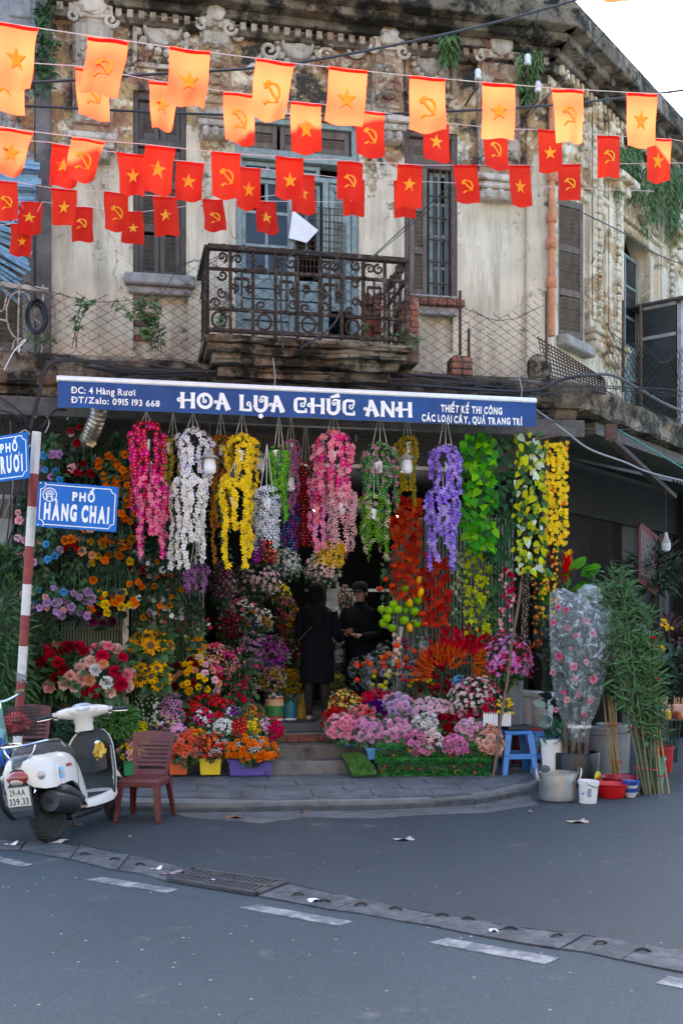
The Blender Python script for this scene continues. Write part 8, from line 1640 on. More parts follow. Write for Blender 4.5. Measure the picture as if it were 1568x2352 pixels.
# ================================================================ SCOOTER
rw, fw_ = G(118, 1934), G(262, 1881); dv = fw_ - rw; ang = math.atan2(dv.y, dv.x)
T = Matrix.Translation(rw) @ Matrix.Rotation(ang, 4, 'Z') @ Matrix.Rotation(rad(-7.5), 4, 'X') @ Matrix.Scale(.98, 4)
so = thing('scooter', 'white retro scooter with dark seat parked with its rear to the road', 'scooter', M=T)
CRM = M((.66, .62, .55), .25, var=.07, scale=5, coat=.5, dirt=.66, dirtc=(.4, .36, .3)); BPL_ = M((.018, .022, .026), .45, var=.2); TYRE = M((.022, .022, .022), .85, var=.3, bump=.3); SEATM = M((.05, .045, .045), .55, var=.15)
SM = lambda: MB(T)
def wheel(x, z, r, wd, steer=0.0, nm='wheel'):
 Tw = T @ Matrix.Translation((x, 0, z)) @ Matrix.Rotation(steer, 4, 'Z') @ Matrix.Rotation(rad(90), 4, 'X'); q = MB(Tw); w2 = wd / 2
 q.lathe([(r * .62, -w2 * .6), (r * .70, -w2 * .92), (r * .86, -w2), (r * .96, -w2 * .7), (r, -w2 * .25), (r, w2 * .25), (r * .96, w2 * .7), (r * .86, w2), (r * .70, w2 * .92), (r * .62, w2 * .6)], 36); o = obj(nm, q, TYRE, so, smooth=True)
 q = MB(Tw)
 for i in range(30):
  a = 6.283 * i / 30
  for s in (-1, 1): q.bar((math.cos(a) * r * 1.002, math.sin(a) * r * 1.002, s * w2 * .1), (math.cos(a + .12) * r * .93, math.sin(a + .12) * r * .93, s * w2 * .86), .008, .006)
 obj('tread', q, BPL_, o)
 q = MB(Tw); q.lathe([(r * .63, -w2 * .5), (r * .60, -w2 * .55), (r * .56, -w2 * .3), (r * .22, -w2 * .35), (r * .18, -w2 * .6), (0, -w2 * .6)], 24); q.lathe([(r * .63, w2 * .5), (r * .60, w2 * .55), (r * .56, w2 * .3), (r * .22, w2 * .35), (r * .18, w2 * .6), (0, w2 * .6)], 24); obj('rim', q, M((.05, .05, .052), .5, .5, var=.2), o, smooth=True)
 q = MB(Tw)
 for i in range(6): a = 6.283 * i / 6; q.lathe([(0, -w2 * .345), (r * .07, -w2 * .345)], 10, Matrix.Translation((math.cos(a) * r * .42, math.sin(a) * r * .42, 0))); q.lathe([(0, w2 * .345), (r * .07, w2 * .345)], 10, Matrix.Translation((math.cos(a) * r * .42, math.sin(a) * r * .42, 0)))
 obj('rim_hole', q, DARK, o); return o
wheel(0, .225, .225, .125); LB = 1.13; wheel(LB, .215, .215, .11, rad(18))
def section(hw, zt, zb, n=14, e=.55, yc=0.0):
 out = []
 for i in range(n + 1):
  t = math.pi * i / n; c, s = math.cos(t), math.sin(t); out.append((yc + hw * (abs(c) ** e) * (1 if c > 0 else -1), zb + (zt - zb) * (abs(s) ** (e * 1.1))))
 return out
def body(nm, st, mat, e=.55, th_=.012):
 q = SM(); rings = []
 for x, hw, zt, zb in st:
  o_ = section(hw, zt, zb, 14, e); i_ = section(hw - th_, zt - th_ * 1.5, zb, 14, e); rings.append([(x, y, z) for y, z in o_] + [(x, y, z) for y, z in reversed(i_)])
 q.loft(rings); return obj(nm, q, mat, so, smooth=True, angle=45)
rear = body('rear_body', [(-.385, .09, .66, .53), (-.365, .135, .70, .49), (-.28, .18, .745, .465), (-.14, .195, .765, .46), (-.02, .205, .765, .475), (.10, .20, .75, .48), (.20, .19, .73, .44), (.28, .175, .70, .36), (.35, .16, .65, .28), (.42, .145, .54, .22), (.47, .13, .38, .20)], CRM, .5)
q = SM()
for sy in (-1, 1): q.loft([[(x, sy * (hw * .99), zb - .006), (x, sy * hw * .99, zb + .010), (x, sy * hw * .7, zb + .01), (x, sy * hw * .7, zb - .006)] for x, hw, zb in ((-.33, .12, .50), (-.14, .195, .46), (.10, .20, .48), (.28, .175, .36), (.42, .145, .22))])
obj('arch_trim', q, BPL_, so)
for sy in (-1, 1):
 for xs_, z0_, z1_ in ((.215, .40, .70), (.40, .24, .56)): q = SM(); q.tube([(xs_ + .05 * (z - .5), sy * (.197 - .05 * (xs_ > .3) - max(0, z - .6) * .25), z) for z in (z0_, (z0_ + z1_) / 2, z1_)], .0025, 4); obj('panel_seam', q, BPL_, so)
q = SM(); q.loft([[(x, y, z) for y, z in section(hw, zt, zb, 12, .6)] for x, hw, zt, zb in ((-.30, .06, .765, .71), (-.26, .115, .795, .71), (-.18, .14, .815, .71), (-.05, .155, .82, .715), (.10, .155, .815, .705), (.24, .145, .80, .68), (.34, .12, .765, .66), (.41, .08, .70, .62))]); obj('seat', q, SEATM, so, smooth=True, angle=50)
q = SM(); q.loft([[(x, y, z) for y, z in section(hw, zt, zb, 12, .6)] for x, hw, zt, zb in ((-.385, .04, .70, .64), (-.34, .075, .745, .66), (-.25, .11, .775, .70), (-.12, .12, .785, .72))]); obj('tail_cowl', q, M((.055, .07, .08), .35, var=.1, coat=.4), so, smooth=True, angle=50)
# footboard, leg shield
q = SM(); q.loft([[(x, -hw, z0), (x, hw, z0), (x, hw * 1.02, z0 + .05), (x, hw * .9, z0 + .085), (x, -hw * .9, z0 + .085), (x, -hw * 1.02, z0 + .05)] for x, hw, z0 in ((.40, .14, .21), (.50, .165, .205), (.65, .18, .205), (.80, .19, .215), (.90, .185, .25))]); obj('footboard', q, CRM, so, smooth=True, angle=40)
q = SM(); q.box(.43, .88, -.165, .165, .290, .300, .004); obj('floor_mat', q, BPL_, so)
q = SM(); q.box(.25, .80, -.10, .10, .13, .21, .03); obj('under_tray', q, BPL_, so)
def shield(hw_s, x_off, thick, nm, mat, z0, z1, sc_=1.0):
 q = SM()
 def S(a, b):
  z = z0 + (z1 - z0) * b; f = (z - .25) / .62; hw = (.185 + .035 * math.sin(math.pi * min(1, max(0, f)) ** .8)) * sc_;
  if f > .72: hw *= math.sqrt(max(.0, 1 - ((f - .72) / .30) ** 2)) * .999 + .001
  y = (a * 2 - 1) * hw; return (.875 + x_off + .03 * f - .10 * (y / .22) ** 2 * 0 - .055 * (abs(y) / .22) ** 2.4 + .05 * max(0, .25 - f) * -1, y, z)
 q.sheet(S, 14, 14, thick); return obj(nm, q, mat, so, smooth=True, angle=50)
shield(0, .03, -.03, 'leg_shield', CRM, .26, .885, 1.03); shield(0, -.004, .02, 'inner_panel', BPL_, .275, .876, .985)
q = SM(); q.sheet(lambda a, b: (.80 - .05 * math.sin(math.pi * a), (a * 2 - 1) * .17, .50 + .13 * b - .03 * math.sin(math.pi * a)), 12, 3, .012); obj('pocket', q, BPL_, so, smooth=True)
q = SM(); q.lathe([(.034, 0), (.034, .012), (.02, .02), (0, .02)], 16, Matrix.Translation((.865, -.075, .72)) @ Matrix.Rotation(rad(-90), 4, 'Y')); obj('ignition_lock', q, CHROME, so, smooth=True)
q = MB(); crumple(q, T @ V((.82, -.10, .64)), .05, .06, .085, 14, 10, .3); obj('plastic_bag', q, M((.62, .38, .03), .4, var=.3), smooth=True, label='crumpled yellow plastic bag stuffed in the scooter pocket', cat='bag', angle=20)
# front: column, headset, handlebar turned to the left
TH = T @ Matrix.Translation((.90, 0, 0)) @ Matrix.Rotation(rad(14), 4, 'Y').inverted() @ Matrix.Rotation(rad(18), 4, 'Z') if False else T @ Matrix.Translation((.84, .03, .01)) @ Matrix.Rotation(rad(30), 4, 'Z')
q = MB(TH); q.loft([[(x + rx * math.cos(t), ry * math.sin(t), z) for t in [6.283 * i / 16 for i in range(16)]] for x, rx, ry, z in ((.03, .07, .085, .84), (.02, .065, .08, .90), (.01, .07, .095, .96), (.0, .085, .14, 1.0), (-.005, .085, .17, 1.03), (-.005, .07, .15, 1.055), (-.005, .03, .07, 1.068))]); obj('headset', q, CRM, so, smooth=True, angle=50)
for s in (-1, 1):
 q = MB(TH); q.loft([[(x + rr * .9 * math.cos(t), y, z + rr * math.sin(t)) for t in [6.283 * i / 12 for i in range(12)]] for y, rr, z, x in ((s * .06, .062, 1.005, 0), (s * .13, .055, 1.012, -.005), (s * .20, .040, 1.012, -.012), (s * .225, .034, 1.010, -.015))]); obj('bar_cover', q, CRM, so, smooth=True, angle=50)
 q = MB(TH); q.tube([(-.015, s * .222, 1.01), (-.02, s * .265, 1.008)], .030, 12); obj('switch_housing', q, M((.45, .45, .44), .35, .8), so, smooth=True)
 q = MB(TH); q.tube([(-.02, s * .262, 1.008), (-.028, s * .30, 1.006), (-.045, s * .385, 1.0), (-.047, s * .392, 1.0)], [.017, .019, .019, .022], 12); obj('grip', q, BPL_, so, smooth=True)
 q = MB(TH); q.tube(catmull([(.03, s * .24, 1.0), (.04, s * .30, .985), (.02, s * .40, .978)], 5), .007, 6, flat=.6); obj('brake_lever', q, CHROME, so, smooth=True)
 q = MB(TH); q.blob((.055, s * .235, .975), (.03, .028, .028), 10, 7); obj('front_indicator', q, CHROME, so, smooth=True)
q = MB(TH); q.lathe([(.075, 0), (.072, .012), (.06, .016), (0, .020)], 24, Matrix.Translation((-.03, 0, 1.052)) @ Matrix.Rotation(rad(-25), 4, 'Y'), 1.25); obj('speedometer', q, M((.5, .54, .55), .06, var=.5, scale=12), so, smooth=True)
q = MB(TH); q.lathe([(.08, .0), (.085, .03), (.07, .05), (0, .055)], 20, Matrix.Translation((.075, 0, .98)) @ Matrix.Rotation(rad(90), 4, 'Y')); obj('headlight', q, GLASS, so, smooth=True)
q = SM(); q.loft([[(x, hw * math.cos(t), .31 + zc + rz * math.sin(t)) for t in [math.pi * i / 8 for i in range(9)]] for x, hw, zc, rz in ((LB - .2, .05, .0, .08), (LB - .1, .075, .06, .09), (LB, .08, .09, .09), (LB + .1, .075, .06, .09), (LB + .2, .05, -.02, .06))], False); obj('front_mudguard', q, CRM, so, smooth=True, angle=60)
q = SM(); q.tube([(LB - .1, .07, .60), (LB, .075, .215)], .02, 8); q.tube([(LB - .1, -.07, .60), (LB, -.075, .215)], .02, 8); q.tube([(LB - .16, 0, .80), (LB - .08, 0, .48)], .035, 8); obj('fork', q, BPL_, so)
for s in (-1, 1): q = MB(TH); q.tube(catmull([(.0, s * .22, .99), (.12, s * .2, .96), (.13, s * .1, .86), (.06, s * .05, .80)], 5), .005, 5); obj('brake_cable', q, CABLE, so)
# tail: rail, light, plate, indicators
q = SM(); q.tube(catmull([(.10, -.17, .775), (.0, -.185, .825), (-.2, -.18, .84), (-.36, -.12, .83), (-.42, 0, .825), (-.36, .12, .83), (-.2, .18, .84), (.0, .185, .825), (.10, .17, .775)], 6), .0125, 8); q.tube(catmull([(-.30, -.15, .835), (-.31, -.12, .76), (-.32, -.06, .71), (-.34, .0, .70), (-.32, .06, .71), (-.31, .12, .76), (-.30, .15, .835)], 5), .009, 8); obj('grab_rail', q, CHROME, so, smooth=True)
q = SM(); q.blob((-.375, 0, .575), (.055, .10, .062), 16, 10); tl = obj('tail_light', q, M((.28, .03, .02), .12, var=.4, scale=10, coat=.8), so, smooth=True); q = SM(); q.blob((-.385, 0, .55), (.05, .07, .035), 12, 8); obj('clear_lens', q, M((.45, .36, .30), .1, coat=.8), tl, smooth=True)
for s in (-1, 1): q = SM(); q.blob((-.31, s * .165, .575), (.03, .034, .034), 12, 8); q.tube([(-.31, s * .165, .575), (-.29, s * .10, .585)], .012, 6); obj('rear_indicator', q, M((.42, .38, .34), .15, .3, coat=.6), so, smooth=True)
q = SM(); q.loft([[(x, -hw, z), (x, hw, z), (x + .012, hw, z), (x + .012, -hw, z)] for x, hw, z in ((-.36, .09, .54), (-.375, .095, .42), (-.38, .10, .32), (-.36, .085, .27), (-.32, .07, .24))]); obj('rear_mudguard', q, M((.05, .065, .08), .45), so)
Tp = T @ Matrix.Translation((-.40, 0, .43)) @ Matrix.Rotation(rad(-4), 4, 'Y') @ Matrix.Rotation(rad(-90), 4, 'Z') @ Matrix.Rotation(rad(0), 4, 'X')
q = MB(Tp); q.box(-.102, .102, -.003, .003, -.078, .078, .002); npl = obj('number_plate', q, M((.70, .66, .58), .4, var=.05), so)
pu = lambda x, z, l: Tp @ V((x, -.0045 - l, z)); CH = M((.05, .05, .05), .6); q = Letters(npl, CH); text_fit(q, '29-AA', -.072, .012, .066, .048, .02, pu, .1); text_fit(q, '339.33', -.086, -.062, .086, .05, .02, pu, .1)
q = MB(); ribbon(q, [(-.098, -.074), (.098, -.074), (.098, .074), (-.098, .074), (-.098, -.074)], .005, pu, 0); obj('border', q, GREYM, npl)
# engine, exhaust, stand
q = SM(); q.box(.02, .36, .03, .12, .18, .30, .04); q.box(.15, .42, -.09, .09, .20, .40, .05); obj('engine_case', q, M((.05, .05, .052), .6, .3, var=.4), so, smooth=True); q = SM(); q.lathe([(.10, 0), (.10, .03), (.06, .05), (.03, .04), (0, .04)], 20, Matrix.Translation((.22, -.10, .29)) @ Matrix.Rotation(rad(90), 4, 'X')); obj('fan_cover', q, M((.06, .06, .06), .55, .3), so, smooth=True)
q = SM(); q.tube(catmull([(-.24, -.175, .36), (-.1, -.175, .335), (.10, -.17, .29), (.22, -.15, .25)], 4), [.085] * 5 + [.083] * 4 + [.07, .055, .04, .03], 16); obj('exhaust_muffler', q, M((.035, .038, .042), .4, .3, var=.2), so, smooth=True, angle=50)
q = SM(); q.tube(catmull([(-.12, -.20, .44), (.02, -.205, .40), (.16, -.20, .33), (.22, -.19, .30)], 4), [.03] + [.045] * 11 + [.02], 12); obj('heat_shield', q, M((.06, .068, .075), .35, .4, var=.1), so, smooth=True, angle=50)
q = SM(); q.tube([(-.24, -.175, .36), (-.262, -.175, .362)], .022, 10); obj('exhaust_tip', q, DARK, so)
q = SM(); q.tube([(.42, .10, .2), (.40, .19, .0)], .011, 6); q.tube([(.3, -.06, .2), (.22, -.10, .09), (.3, -.13, .08)], .012, 6); obj('side_stand', q, RUST, so)
q = SM(); q.tube([(.05, .11, .28), (-.05, .115, .26), (-.02, .10, .55)], .02, 8); obj('rear_shock', q, BPL_, so)
def decal(nm, x0, x1, z0, z1, mat, off=.004):
 q = SM(); yy = lambda x, z: -(.2045 * (1 - max(0, (z - .48) / .29) ** 3.2) ** .5 + off) if True else 0; q.grid(lambda a, b: (x0 + (x1 - x0) * a, yy(x0 + (x1 - x0) * a, z0 + (z1 - z0) * b), z0 + (z1 - z0) * b), 4, 4); obj(nm, q, mat, so)
decal('blue_sticker', -.085, -.02, .52, .61, M((.16, .42, .66), .4, var=.4, scale=30)); decal('red_badge', .03, .125, .60, .625, M((.4, .04, .04), .4, var=.9, scale=60)); decal('yellow_stripe', -.075, -.03, .56, .575, M((.8, .6, .02), .4), .006)
# ================================================================ BICYCLE
hd = P(12, 1606, 9.35); ba = math.atan2(.96, .30); TB_ = Matrix.Translation((hd.x, hd.y, 0)) @ Matrix.Rotation(ba, 4, 'Z') @ Matrix.Rotation(rad(-4), 4, 'X'); bi = thing('bicycle', 'old teal bicycle with a front basket cut off by the left edge', 'bicycle', M=TB_)
BM = lambda: MB(TB_); TEALB = M((.16, .36, .33), .45, var=.3, scale=10, dirt=.62, dirtc=(.25, .2, .12))
for x in (-.82, .24):
 r = .30; Tw = TB_ @ Matrix.Translation((x, 0, r)) @ Matrix.Rotation(rad(90), 4, 'X'); q = MB(Tw); q.tube([(r * math.cos(t), r * math.sin(t), 0) for t in [6.283 * i / 40 for i in range(40)]], .021, 8, True); w_ = obj('wheel', q, TYRE, bi, smooth=True); q = MB(Tw); q.tube([((r - .03) * math.cos(t), (r - .03) * math.sin(t), 0) for t in [6.283 * i / 40 for i in range(40)]], .011, 6, True); obj('rim', q, CHROME, w_, smooth=True)
 q = MB(Tw); q.lathe([(.025, -.04), (.025, .04)], 10); obj('hub', q, CHROME, w_)
 for i in range(20): a = 6.283 * i / 20; q = MB(Tw); q.tube([(.02 * math.cos(a + 1), .02 * math.sin(a + 1), .025 * (-1) ** i), ((r - .03) * math.cos(a), (r - .03) * math.sin(a), 0)], .002, 3); obj('spoke', q, CHROME, w_)
q = BM(); q.tube([(.06, 0, .92), (.0, 0, 1.0 - .35), ], .03, 10) if False else q.tube([(.02, 0, 1.02), (.08, 0, .70)], .026, 10); q.tube([(.06, 0, .82), (-.25, 0, .34)], .032, 10); q.tube([(-.25, 0, .34), (-.42, 0, .86)], .024, 10); q.tube([(-.25, 0, .32), (-.82, .05, .30)], .014, 8); q.tube([(-.25, 0, .32), (-.82, -.05, .30)], .014, 8); q.tube([(-.38, 0, .74), (-.82, .05, .30)], .012, 8); q.tube([(-.38, 0, .74), (-.82, -.05, .30)], .012, 8); obj('frame', q, TEALB, bi, smooth=True)
q = BM(); q.tube([(.08, .05, .70), (.24, .055, .30)], .014, 8); q.tube([(.08, -.05, .70), (.24, -.055, .30)], .014, 8); q.box(.05, .11, -.06, .06, .68, .71, .01); obj('fork', q, TEALB, bi)
q = BM(); q.lathe([(.034, 0), (.034, .12)], 10, Matrix.Translation((-.085, 0, .60)) @ Matrix.Rotation(rad(32), 4, 'Y')); obj('orange_band', q, M((.55, .30, .10), .5), bi); q = BM(); q.lathe([(.034, 0), (.034, .08)], 10, Matrix.Translation((-.05, 0, .68)) @ Matrix.Rotation(rad(32), 4, 'Y')); obj('blue_band', q, M((.03, .10, .35), .5), bi)
q = BM(); q.tube(catmull([(-.12, -.33, 1.16), (-.02, -.30, 1.17), (.03, -.20, 1.13), (.03, -.06, 1.08), (.03, .06, 1.08), (.03, .20, 1.13), (-.02, .30, 1.17), (-.12, .33, 1.16)], 6), .0125, 8); q.tube([(.03, 0, 1.08), (.02, 0, 1.0)], .016, 8); obj('handlebar', q, CHROME, bi, smooth=True)
for s in (-1, 1): q = BM(); q.tube([(-.10, s * .325, 1.163), (-.21, s * .345, 1.155)], .018, 10); obj('grip', q, M((.20, .15, .08), .6), bi, smooth=True); q = BM(); q.tube([(-.0, s * .30, 1.155), (-.14, s * .36, 1.12)], .006, 6); obj('brake_lever', q, CHROME, bi)
q = BM(); q.loft([[(x, y, z) for x, y in ((.08 - e, -.15 - e), (.36 + e, -.15 - e), (.36 + e, .15 + e), (.08 - e, .15 + e))] for z, e in ((.76, 0), (.765, 0))]); obj('basket_floor', q, BLACK, bi)
q = BM(); ring = lambda z, e: [(.08 - e, -.15 - e, z), (.36 + e, -.15 - e, z), (.36 + e, .15 + e, z), (.08 - e, .15 + e, z)]
for k in range(9): q.tube(ring(.77 + .03 * k, .004 * k), .004, 4, True)
for i in range(4):
 a0_, a1_, b0_, b1_ = ring(.77, 0)[i], ring(1.01, .032)[i], ring(.77, 0)[(i + 1) % 4], ring(1.01, .032)[(i + 1) % 4]
 for k in range(12): q.tube([V(a0_).lerp(V(b0_), k / 12), V(a1_).lerp(V(b1_), k / 12)], .003, 3)
obj('basket', q, BLACK, bi)
q = BM(); q.tube([(-.82, .09, .62), (-.40, .09, .64), (-.40, -.09, .64), (-.82, -.09, .62)], .01, 6, True); obj('carrier', q, GREYM, bi); q = BM(); q.loft([[(x, y, z) for y, z in section(hw, zt, zb, 10, .7)] for x, hw, zt, zb in ((-.56, .02, .90, .87), (-.52, .11, .92, .86), (-.42, .09, .93, .87), (-.30, .04, .92, .87), (-.27, .02, .91, .88))]); obj('saddle', q, SEATM, bi, smooth=True)
q = BM(); q.lathe([(.03, -.01), (.085, -.006), (.09, 0), (.085, .006), (.03, .01)], 24, Matrix.Translation((-.25, -.06, .33)) @ Matrix.Rotation(rad(90), 4, 'X')); q.bar((-.25, -.075, .33), (-.36, -.08, .22), .022, .012); q.bar((-.25, .075, .33), (-.14, .08, .44), .022, .012); obj('crank', q, GREYM, bi, smooth=True, angle=30)
q = MB(); crumple(q, TB_ @ V((.22, -.02, .86)), .13, .13, .10, 16, 10, .2); obj('shopping_bag', q, M((.42, .04, .04), .5, var=.8, scale=9), smooth=True, label='red patterned bag lying in the bicycle basket', cat='bag', angle=20)
q = MB(TB_); q.tube([(-.02 + .05 * math.cos(t), -.05, .60 + .10 * math.sin(t)) for t in [6.283 * i / 16 for i in range(16)]], .014, 8, True); obj('bicycle_lock', q, M((.02, .12, .5), .4), smooth=True, label='blue cable lock looped over the bicycle frame', cat='lock')
# ================================================================ PEOPLE
SKIN = M((.30, .17, .115), .55, var=.06); COATM = M((.004, .005, .0065), .9, var=.4, scale=6, spec=.08); HAIRM = M((.004, .003, .003), .8, spec=.08, var=.4, scale=30, stretch=(6, 6, .4)); TIGHT = M((.018, .013, .013), .7, spec=.2)
def skin_body(parent, name, pts, edges, root, mat, Mx, sub=1):
 me = bpy.data.meshes.new(name); me.from_pydata([Mx @ V(p[:3]) if False else V(p[:3]) for p in pts], edges, []); o = bpy.data.objects.new(name, me); col.objects.link(o); o.parent = parent; me.materials.append(mat)
 sk = o.modifiers.new('skin', 'SKIN'); sk.use_smooth_shade = True; lay = me.skin_vertices[0] if me.skin_vertices else None
 if lay is None:
  bm = bmesh.new(); bm.from_mesh(me); bm.verts.layers.skin.verify(); bm.to_mesh(me); bm.free(); lay = me.skin_vertices[0]
 for i, p in enumerate(pts): lay.data[i].radius = (p[3], p[4] if len(p) > 4 else p[3]); lay.data[i].use_root = (i == root)
 ss = o.modifiers.new('sub', 'SUBSURF'); ss.levels = sub; ss.render_levels = sub + 1; WM[o.name] = wmat(parent); return o
def hand(pts, edges, wrist, d, palm_n, curl_=.5, s=1.0):
 """Palm and five fingers grown from the wrist vertex index."""
 d = V(d).normalized(); n = V(palm_n).normalized(); sd_ = d.cross(n).normalized(); W_ = V(pts[wrist][:3])
 def addp(p, r, prev): pts.append((p.x, p.y, p.z, r)); edges.append((prev, len(pts) - 1)); return len(pts) - 1
 pm = addp(W_ + d * .045 * s, .022 * s, wrist)
 for k, (o_, L_) in enumerate(((-.030, .068), (-.010, .078), (.010, .072), (.030, .056))):
  i1 = addp(W_ + d * .088 * s + sd_ * o_ * s, .0095 * s, pm); p = V(pts[i1][:3]); dd = d
  for j in range(3): dd = (dd * math.cos(curl_) + n * math.sin(curl_)).normalized(); p = p + dd * L_ * s / 3; i1 = addp(p, (.0088 - .0012 * j) * s, i1)
 i1 = addp(W_ + d * .03 * s - sd_ * .032 * s + n * .008, .011 * s, pm); p = V(pts[i1][:3]); dd = (d * .7 - sd_ * .5 + n * .5).normalized()
 for j in range(2): p = p + dd * .030 * s; i1 = addp(p, (.0098 - .001 * j) * s, i1); dd = (dd + d * .3).normalized()
def loftring(st, n=20):
 return [[(cx + rx * math.cos(t) * (1 + .03 * math.sin(5 * t + z * 9)), cy + ry * math.sin(t) * (1 + .03 * math.sin(4 * t + z * 7)), z) for t in [6.283 * i / n for i in range(n)]] for z, rx, ry, cx, cy in st]
# woman seen from behind: long dark coat, long hair, dark tights, beige flats
wp_ = P(728, 1655, 12.95); Tw = Matrix.Translation((wp_.x, 13.0, FLOOR)) @ Matrix.Rotation(rad(-8), 4, 'Z'); wo = thing('person', 'woman seen from behind in a long dark coat, dark tights and beige shoes', 'person', M=Tw)
pts = [(0, 0, .90, .12, .10), (0, .0, 1.12, .115, .09), (0, 0, 1.28, .11, .07), (0, .0, 1.39, .055), (0, .01, 1.47, .052), (0, .015, 1.56, .085, .095), (0, .015, 1.64, .075, .085),
  (-.085, 0, .84, .085), (-.10, .0, .48, .056), (-.10, -.02, .30, .050), (-.10, .01, .09, .034), (-.10, .12, .03, .03), (.085, 0, .84, .085), (.10, 0, .48, .056), (.10, -.02, .30, .05), (.10, .01, .09, .034), (.11, .12, .03, .03),
  (-.165, 0, 1.31, .04), (-.215, .02, 1.08, .04), (-.16, .20, .98, .036), (-.10, .27, 1.0, .026), (.165, 0, 1.31, .04), (.225, .05, 1.08, .04), (.24, .27, 1.02, .036), (.245, .34, 1.02, .026)]
edges = [(0, 1), (1, 2), (2, 3), (3, 4), (4, 5), (5, 6), (0, 7), (7, 8), (8, 9), (9, 10), (10, 11), (0, 12), (12, 13), (13, 14), (14, 15), (15, 16), (2, 17), (17, 18), (18, 19), (19, 20), (2, 21), (21, 22), (22, 23), (23, 24)]
hand(pts, edges, 20, (.5, .8, .1), (0, -.2, -1)); hand(pts, edges, 24, (.1, 1, -.1), (-1, 0, -.2)); skin_body(wo, 'body', pts, edges, 0, SKIN, Tw)
q = MB(Tw); q.loft(loftring([(.47, .225, .17, 0, 0), (.62, .215, .165, 0, 0), (.85, .205, .155, 0, 0), (1.05, .19, .145, 0, 0), (1.2, .20, .15, 0, 0), (1.32, .215, .14, 0, 0), (1.38, .17, .115, 0, 0), (1.42, .10, .09, 0, .0), (1.47, .075, .075, 0, .005)])); obj('coat', q, COATM, wo, smooth=True, angle=60)
for s, pp in ((-1, [(-.18, 0, 1.34), (-.225, .02, 1.08), (-.165, .20, .98), (-.12, .25, .99)]), (1, [(.18, 0, 1.34), (.24, .05, 1.08), (.245, .26, 1.02), (.245, .30, 1.02)])): q = MB(Tw); q.tube(catmull(pp, 5), [.075, .073, .07, .068, .066, .064, .062, .06, .058, .056, .055, .054, .053, .052, .052, .052], 12); obj('sleeve', q, COATM, wo, smooth=True, angle=60)
q = MB(Tw); q.loft(loftring([(1.30, .15, .05, 0, -.145), (1.38, .15, .075, 0, -.12), (1.46, .10, .06, 0, -.085)])); obj('hood', q, COATM, wo, smooth=True, angle=60)
q = MB(Tw); q.loft(loftring([(1.16, .06, .02, .02, -.172), (1.30, .105, .035, .015, -.165), (1.38, .11, .05, .01, -.125), (1.42, .11, .07, .01, -.06), (1.52, .115, .10, 0, -.015), (1.62, .11, .11, 0, .0), (1.69, .085, .09, 0, .01), (1.725, .03, .04, 0, .01)])); obj('hair', q, HAIRM, wo, smooth=True, angle=60)
for s in (-1, 1):
 q = MB(Tw); q.tube([(s * .10, 0, .52), (s * .10, -.015, .44), (s * .10, -.02, .32), (s * .10, 0, .16), (s * .10, .01, .07)], [.066, .060, .062, .044, .042], 14); obj('stocking', q, TIGHT, wo, smooth=True, angle=60)
 q = MB(Tw); q.blob((s * .103, .06, .035), (.045, .125, .04), 14, 8); obj('shoe', q, M((.48, .38, .28), .5, var=.1), wo, smooth=True)
q = MB(Tw); q.tube(catmull([(.18, -.05, 1.38), (.0, -.17, 1.2), (-.2, -.12, 1.0), (-.24, .0, .95)], 6), .008, 5); obj('bag_strap', q, M((.05, .04, .03), .6), wo)
# seller facing the street: cap, dark jacket, counting notes
mp = P(828, 1640, 13.55); Tm = Matrix.Translation((mp.x, 13.55, FLOOR)) @ Matrix.Rotation(rad(-22), 4, 'Z'); mo = thing('person', 'seller in a black cap and dark jacket looking down at banknotes in the doorway', 'person', M=Tm)
pts = [(0, 0, .92, .13, .11), (0, .0, 1.14, .13, .10), (0, 0, 1.32, .11, .07), (0, -.01, 1.43, .06), (0, -.02, 1.50, .056), (0, -.035, 1.58, .08, .09), (0, -.03, 1.66, .078, .088),
  (-.09, 0, .85, .09), (-.10, 0, .48, .06), (-.10, .02, .28, .055), (-.10, .01, .09, .038), (-.105, -.12, .04, .034), (.09, 0, .85, .09), (.10, 0, .48, .06), (.10, .02, .28, .055), (.10, .01, .09, .038), (.105, -.12, .04, .034),
  (-.18, 0, 1.34, .04), (-.24, -.02, 1.10, .04), (-.13, -.22, 1.05, .038), (-.07, -.27, 1.07, .028), (.18, 0, 1.34, .04), (.245, -.02, 1.10, .04), (.13, -.22, 1.03, .038), (.06, -.27, 1.05, .028)]
edges = [(0, 1), (1, 2), (2, 3), (3, 4), (4, 5), (5, 6), (0, 7), (7, 8), (8, 9), (9, 10), (10, 11), (0, 12), (12, 13), (13, 14), (14, 15), (15, 16), (2, 17), (17, 18), (18, 19), (19, 20), (2, 21), (21, 22), (22, 23), (23, 24)]
hand(pts, edges, 20, (.5, -.8, .2), (0, -.3, .9), .6); hand(pts, edges, 24, (-.6, -.7, .2), (0, -.3, .9), .6); skin_body(mo, 'body', pts, edges, 0, SKIN, Tm)
q = MB(Tm)
q.blob((0, -.125, 1.575), (.013, .022, .028), 8, 6); q.blob((.0, -.122, 1.535), (.028, .012, .007), 8, 5); obj('nose_and_mouth', q, SKIN, mo, smooth=True)
for s in (-1, 1): q = MB(Tm); q.blob((s * .034, -.118, 1.605), (.014, .008, .006), 8, 5); obj('eye', q, M((.04, .03, .03), .2), mo, smooth=True); q = MB(Tm); q.blob((s * .088, -.02, 1.59), (.014, .02, .032), 8, 6); obj('ear', q, SKIN, mo, smooth=True)
q = MB(Tm); q.loft(loftring([(1.56, .092, .06, 0, .03), (1.62, .098, .088, 0, .005), (1.66, .10, .10, 0, -.02)])); obj('hair', q, HAIRM, mo, smooth=True, angle=60)
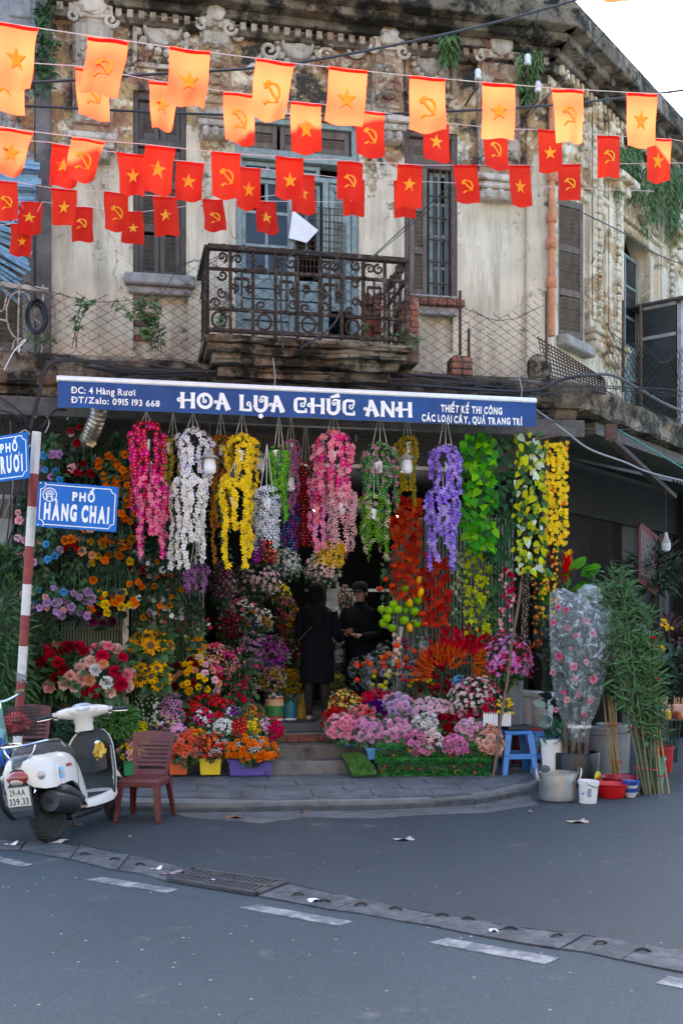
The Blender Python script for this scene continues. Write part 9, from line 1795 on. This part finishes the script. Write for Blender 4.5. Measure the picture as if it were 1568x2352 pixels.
q = MB(Tm); q.loft(loftring([(1.635, .104, .112, 0, -.025), (1.67, .106, .114, 0, -.025), (1.715, .098, .105, 0, -.02), (1.75, .06, .07, 0, -.015), (1.757, .02, .02, 0, -.015)])); cp_ = obj('cap', q, M((.004, .0045, .006), .9, spec=.1), mo, smooth=True, angle=60)
q = MB(Tm); q.sheet(lambda a, b: ((a * 2 - 1) * .085 * (1 - .25 * b * b), -.125 - .085 * b * (1 - (a * 2 - 1) ** 2 * .5), 1.648 - .025 * b - .02 * (a * 2 - 1) ** 2), 8, 4, .006); obj('peak', q, M((.004, .0045, .006), .9, spec=.1), cp_, smooth=True)
q = MB(Tm); q.loft(loftring([(.42, .21, .15, 0, 0), (.7, .21, .16, 0, 0), (.95, .205, .155, 0, 0), (1.15, .205, .155, 0, 0), (1.3, .225, .15, 0, 0), (1.39, .20, .13, 0, 0), (1.44, .10, .09, 0, -.01), (1.49, .078, .078, 0, -.015)])); obj('jacket', q, M((.004, .005, .0075), .9, var=.4, scale=6, spec=.08), mo, smooth=True, angle=60)
for s in (-1, 1): q = MB(Tm); q.tube(catmull([(s * .19, 0, 1.37), (s * .255, -.02, 1.10), (s * .14, -.21, 1.04), (s * .10, -.24, 1.055)], 5), [.08, .077, .074, .071, .068, .066, .064, .062, .06, .058, .056, .055, .054, .053, .053, .053], 12); obj('sleeve', q, M((.004, .005, .0075), .9, var=.4, scale=6, spec=.08), mo, smooth=True, angle=60)
for s in (-1, 1): q = MB(Tm); q.tube([(s * .1, 0, .55), (s * .1, .02, .28), (s * .1, .01, .06)], [.085, .072, .062], 12); obj('trouser_leg', q, DARK, mo, smooth=True); q = MB(Tm); q.blob((s * .105, -.06, .04), (.05, .14, .045), 12, 7); obj('shoe', q, BLACK, mo, smooth=True)
q = MB(Tm); q.sheet(lambda a, b: (-.03 - .13 * a, -.37 - .05 * b, 1.095 + .02 * a + .015 * b), 5, 3, .002); q.sheet(lambda a, b: (-.02 - .10 * a, -.37 - .055 * b, 1.105 + .01 * a + .02 * b), 5, 3, .002); obj('banknotes', q, M((.34, .36, .22), .7, var=.4, scale=30), label='fan of folded banknotes in the hands of the seller', cat='money')
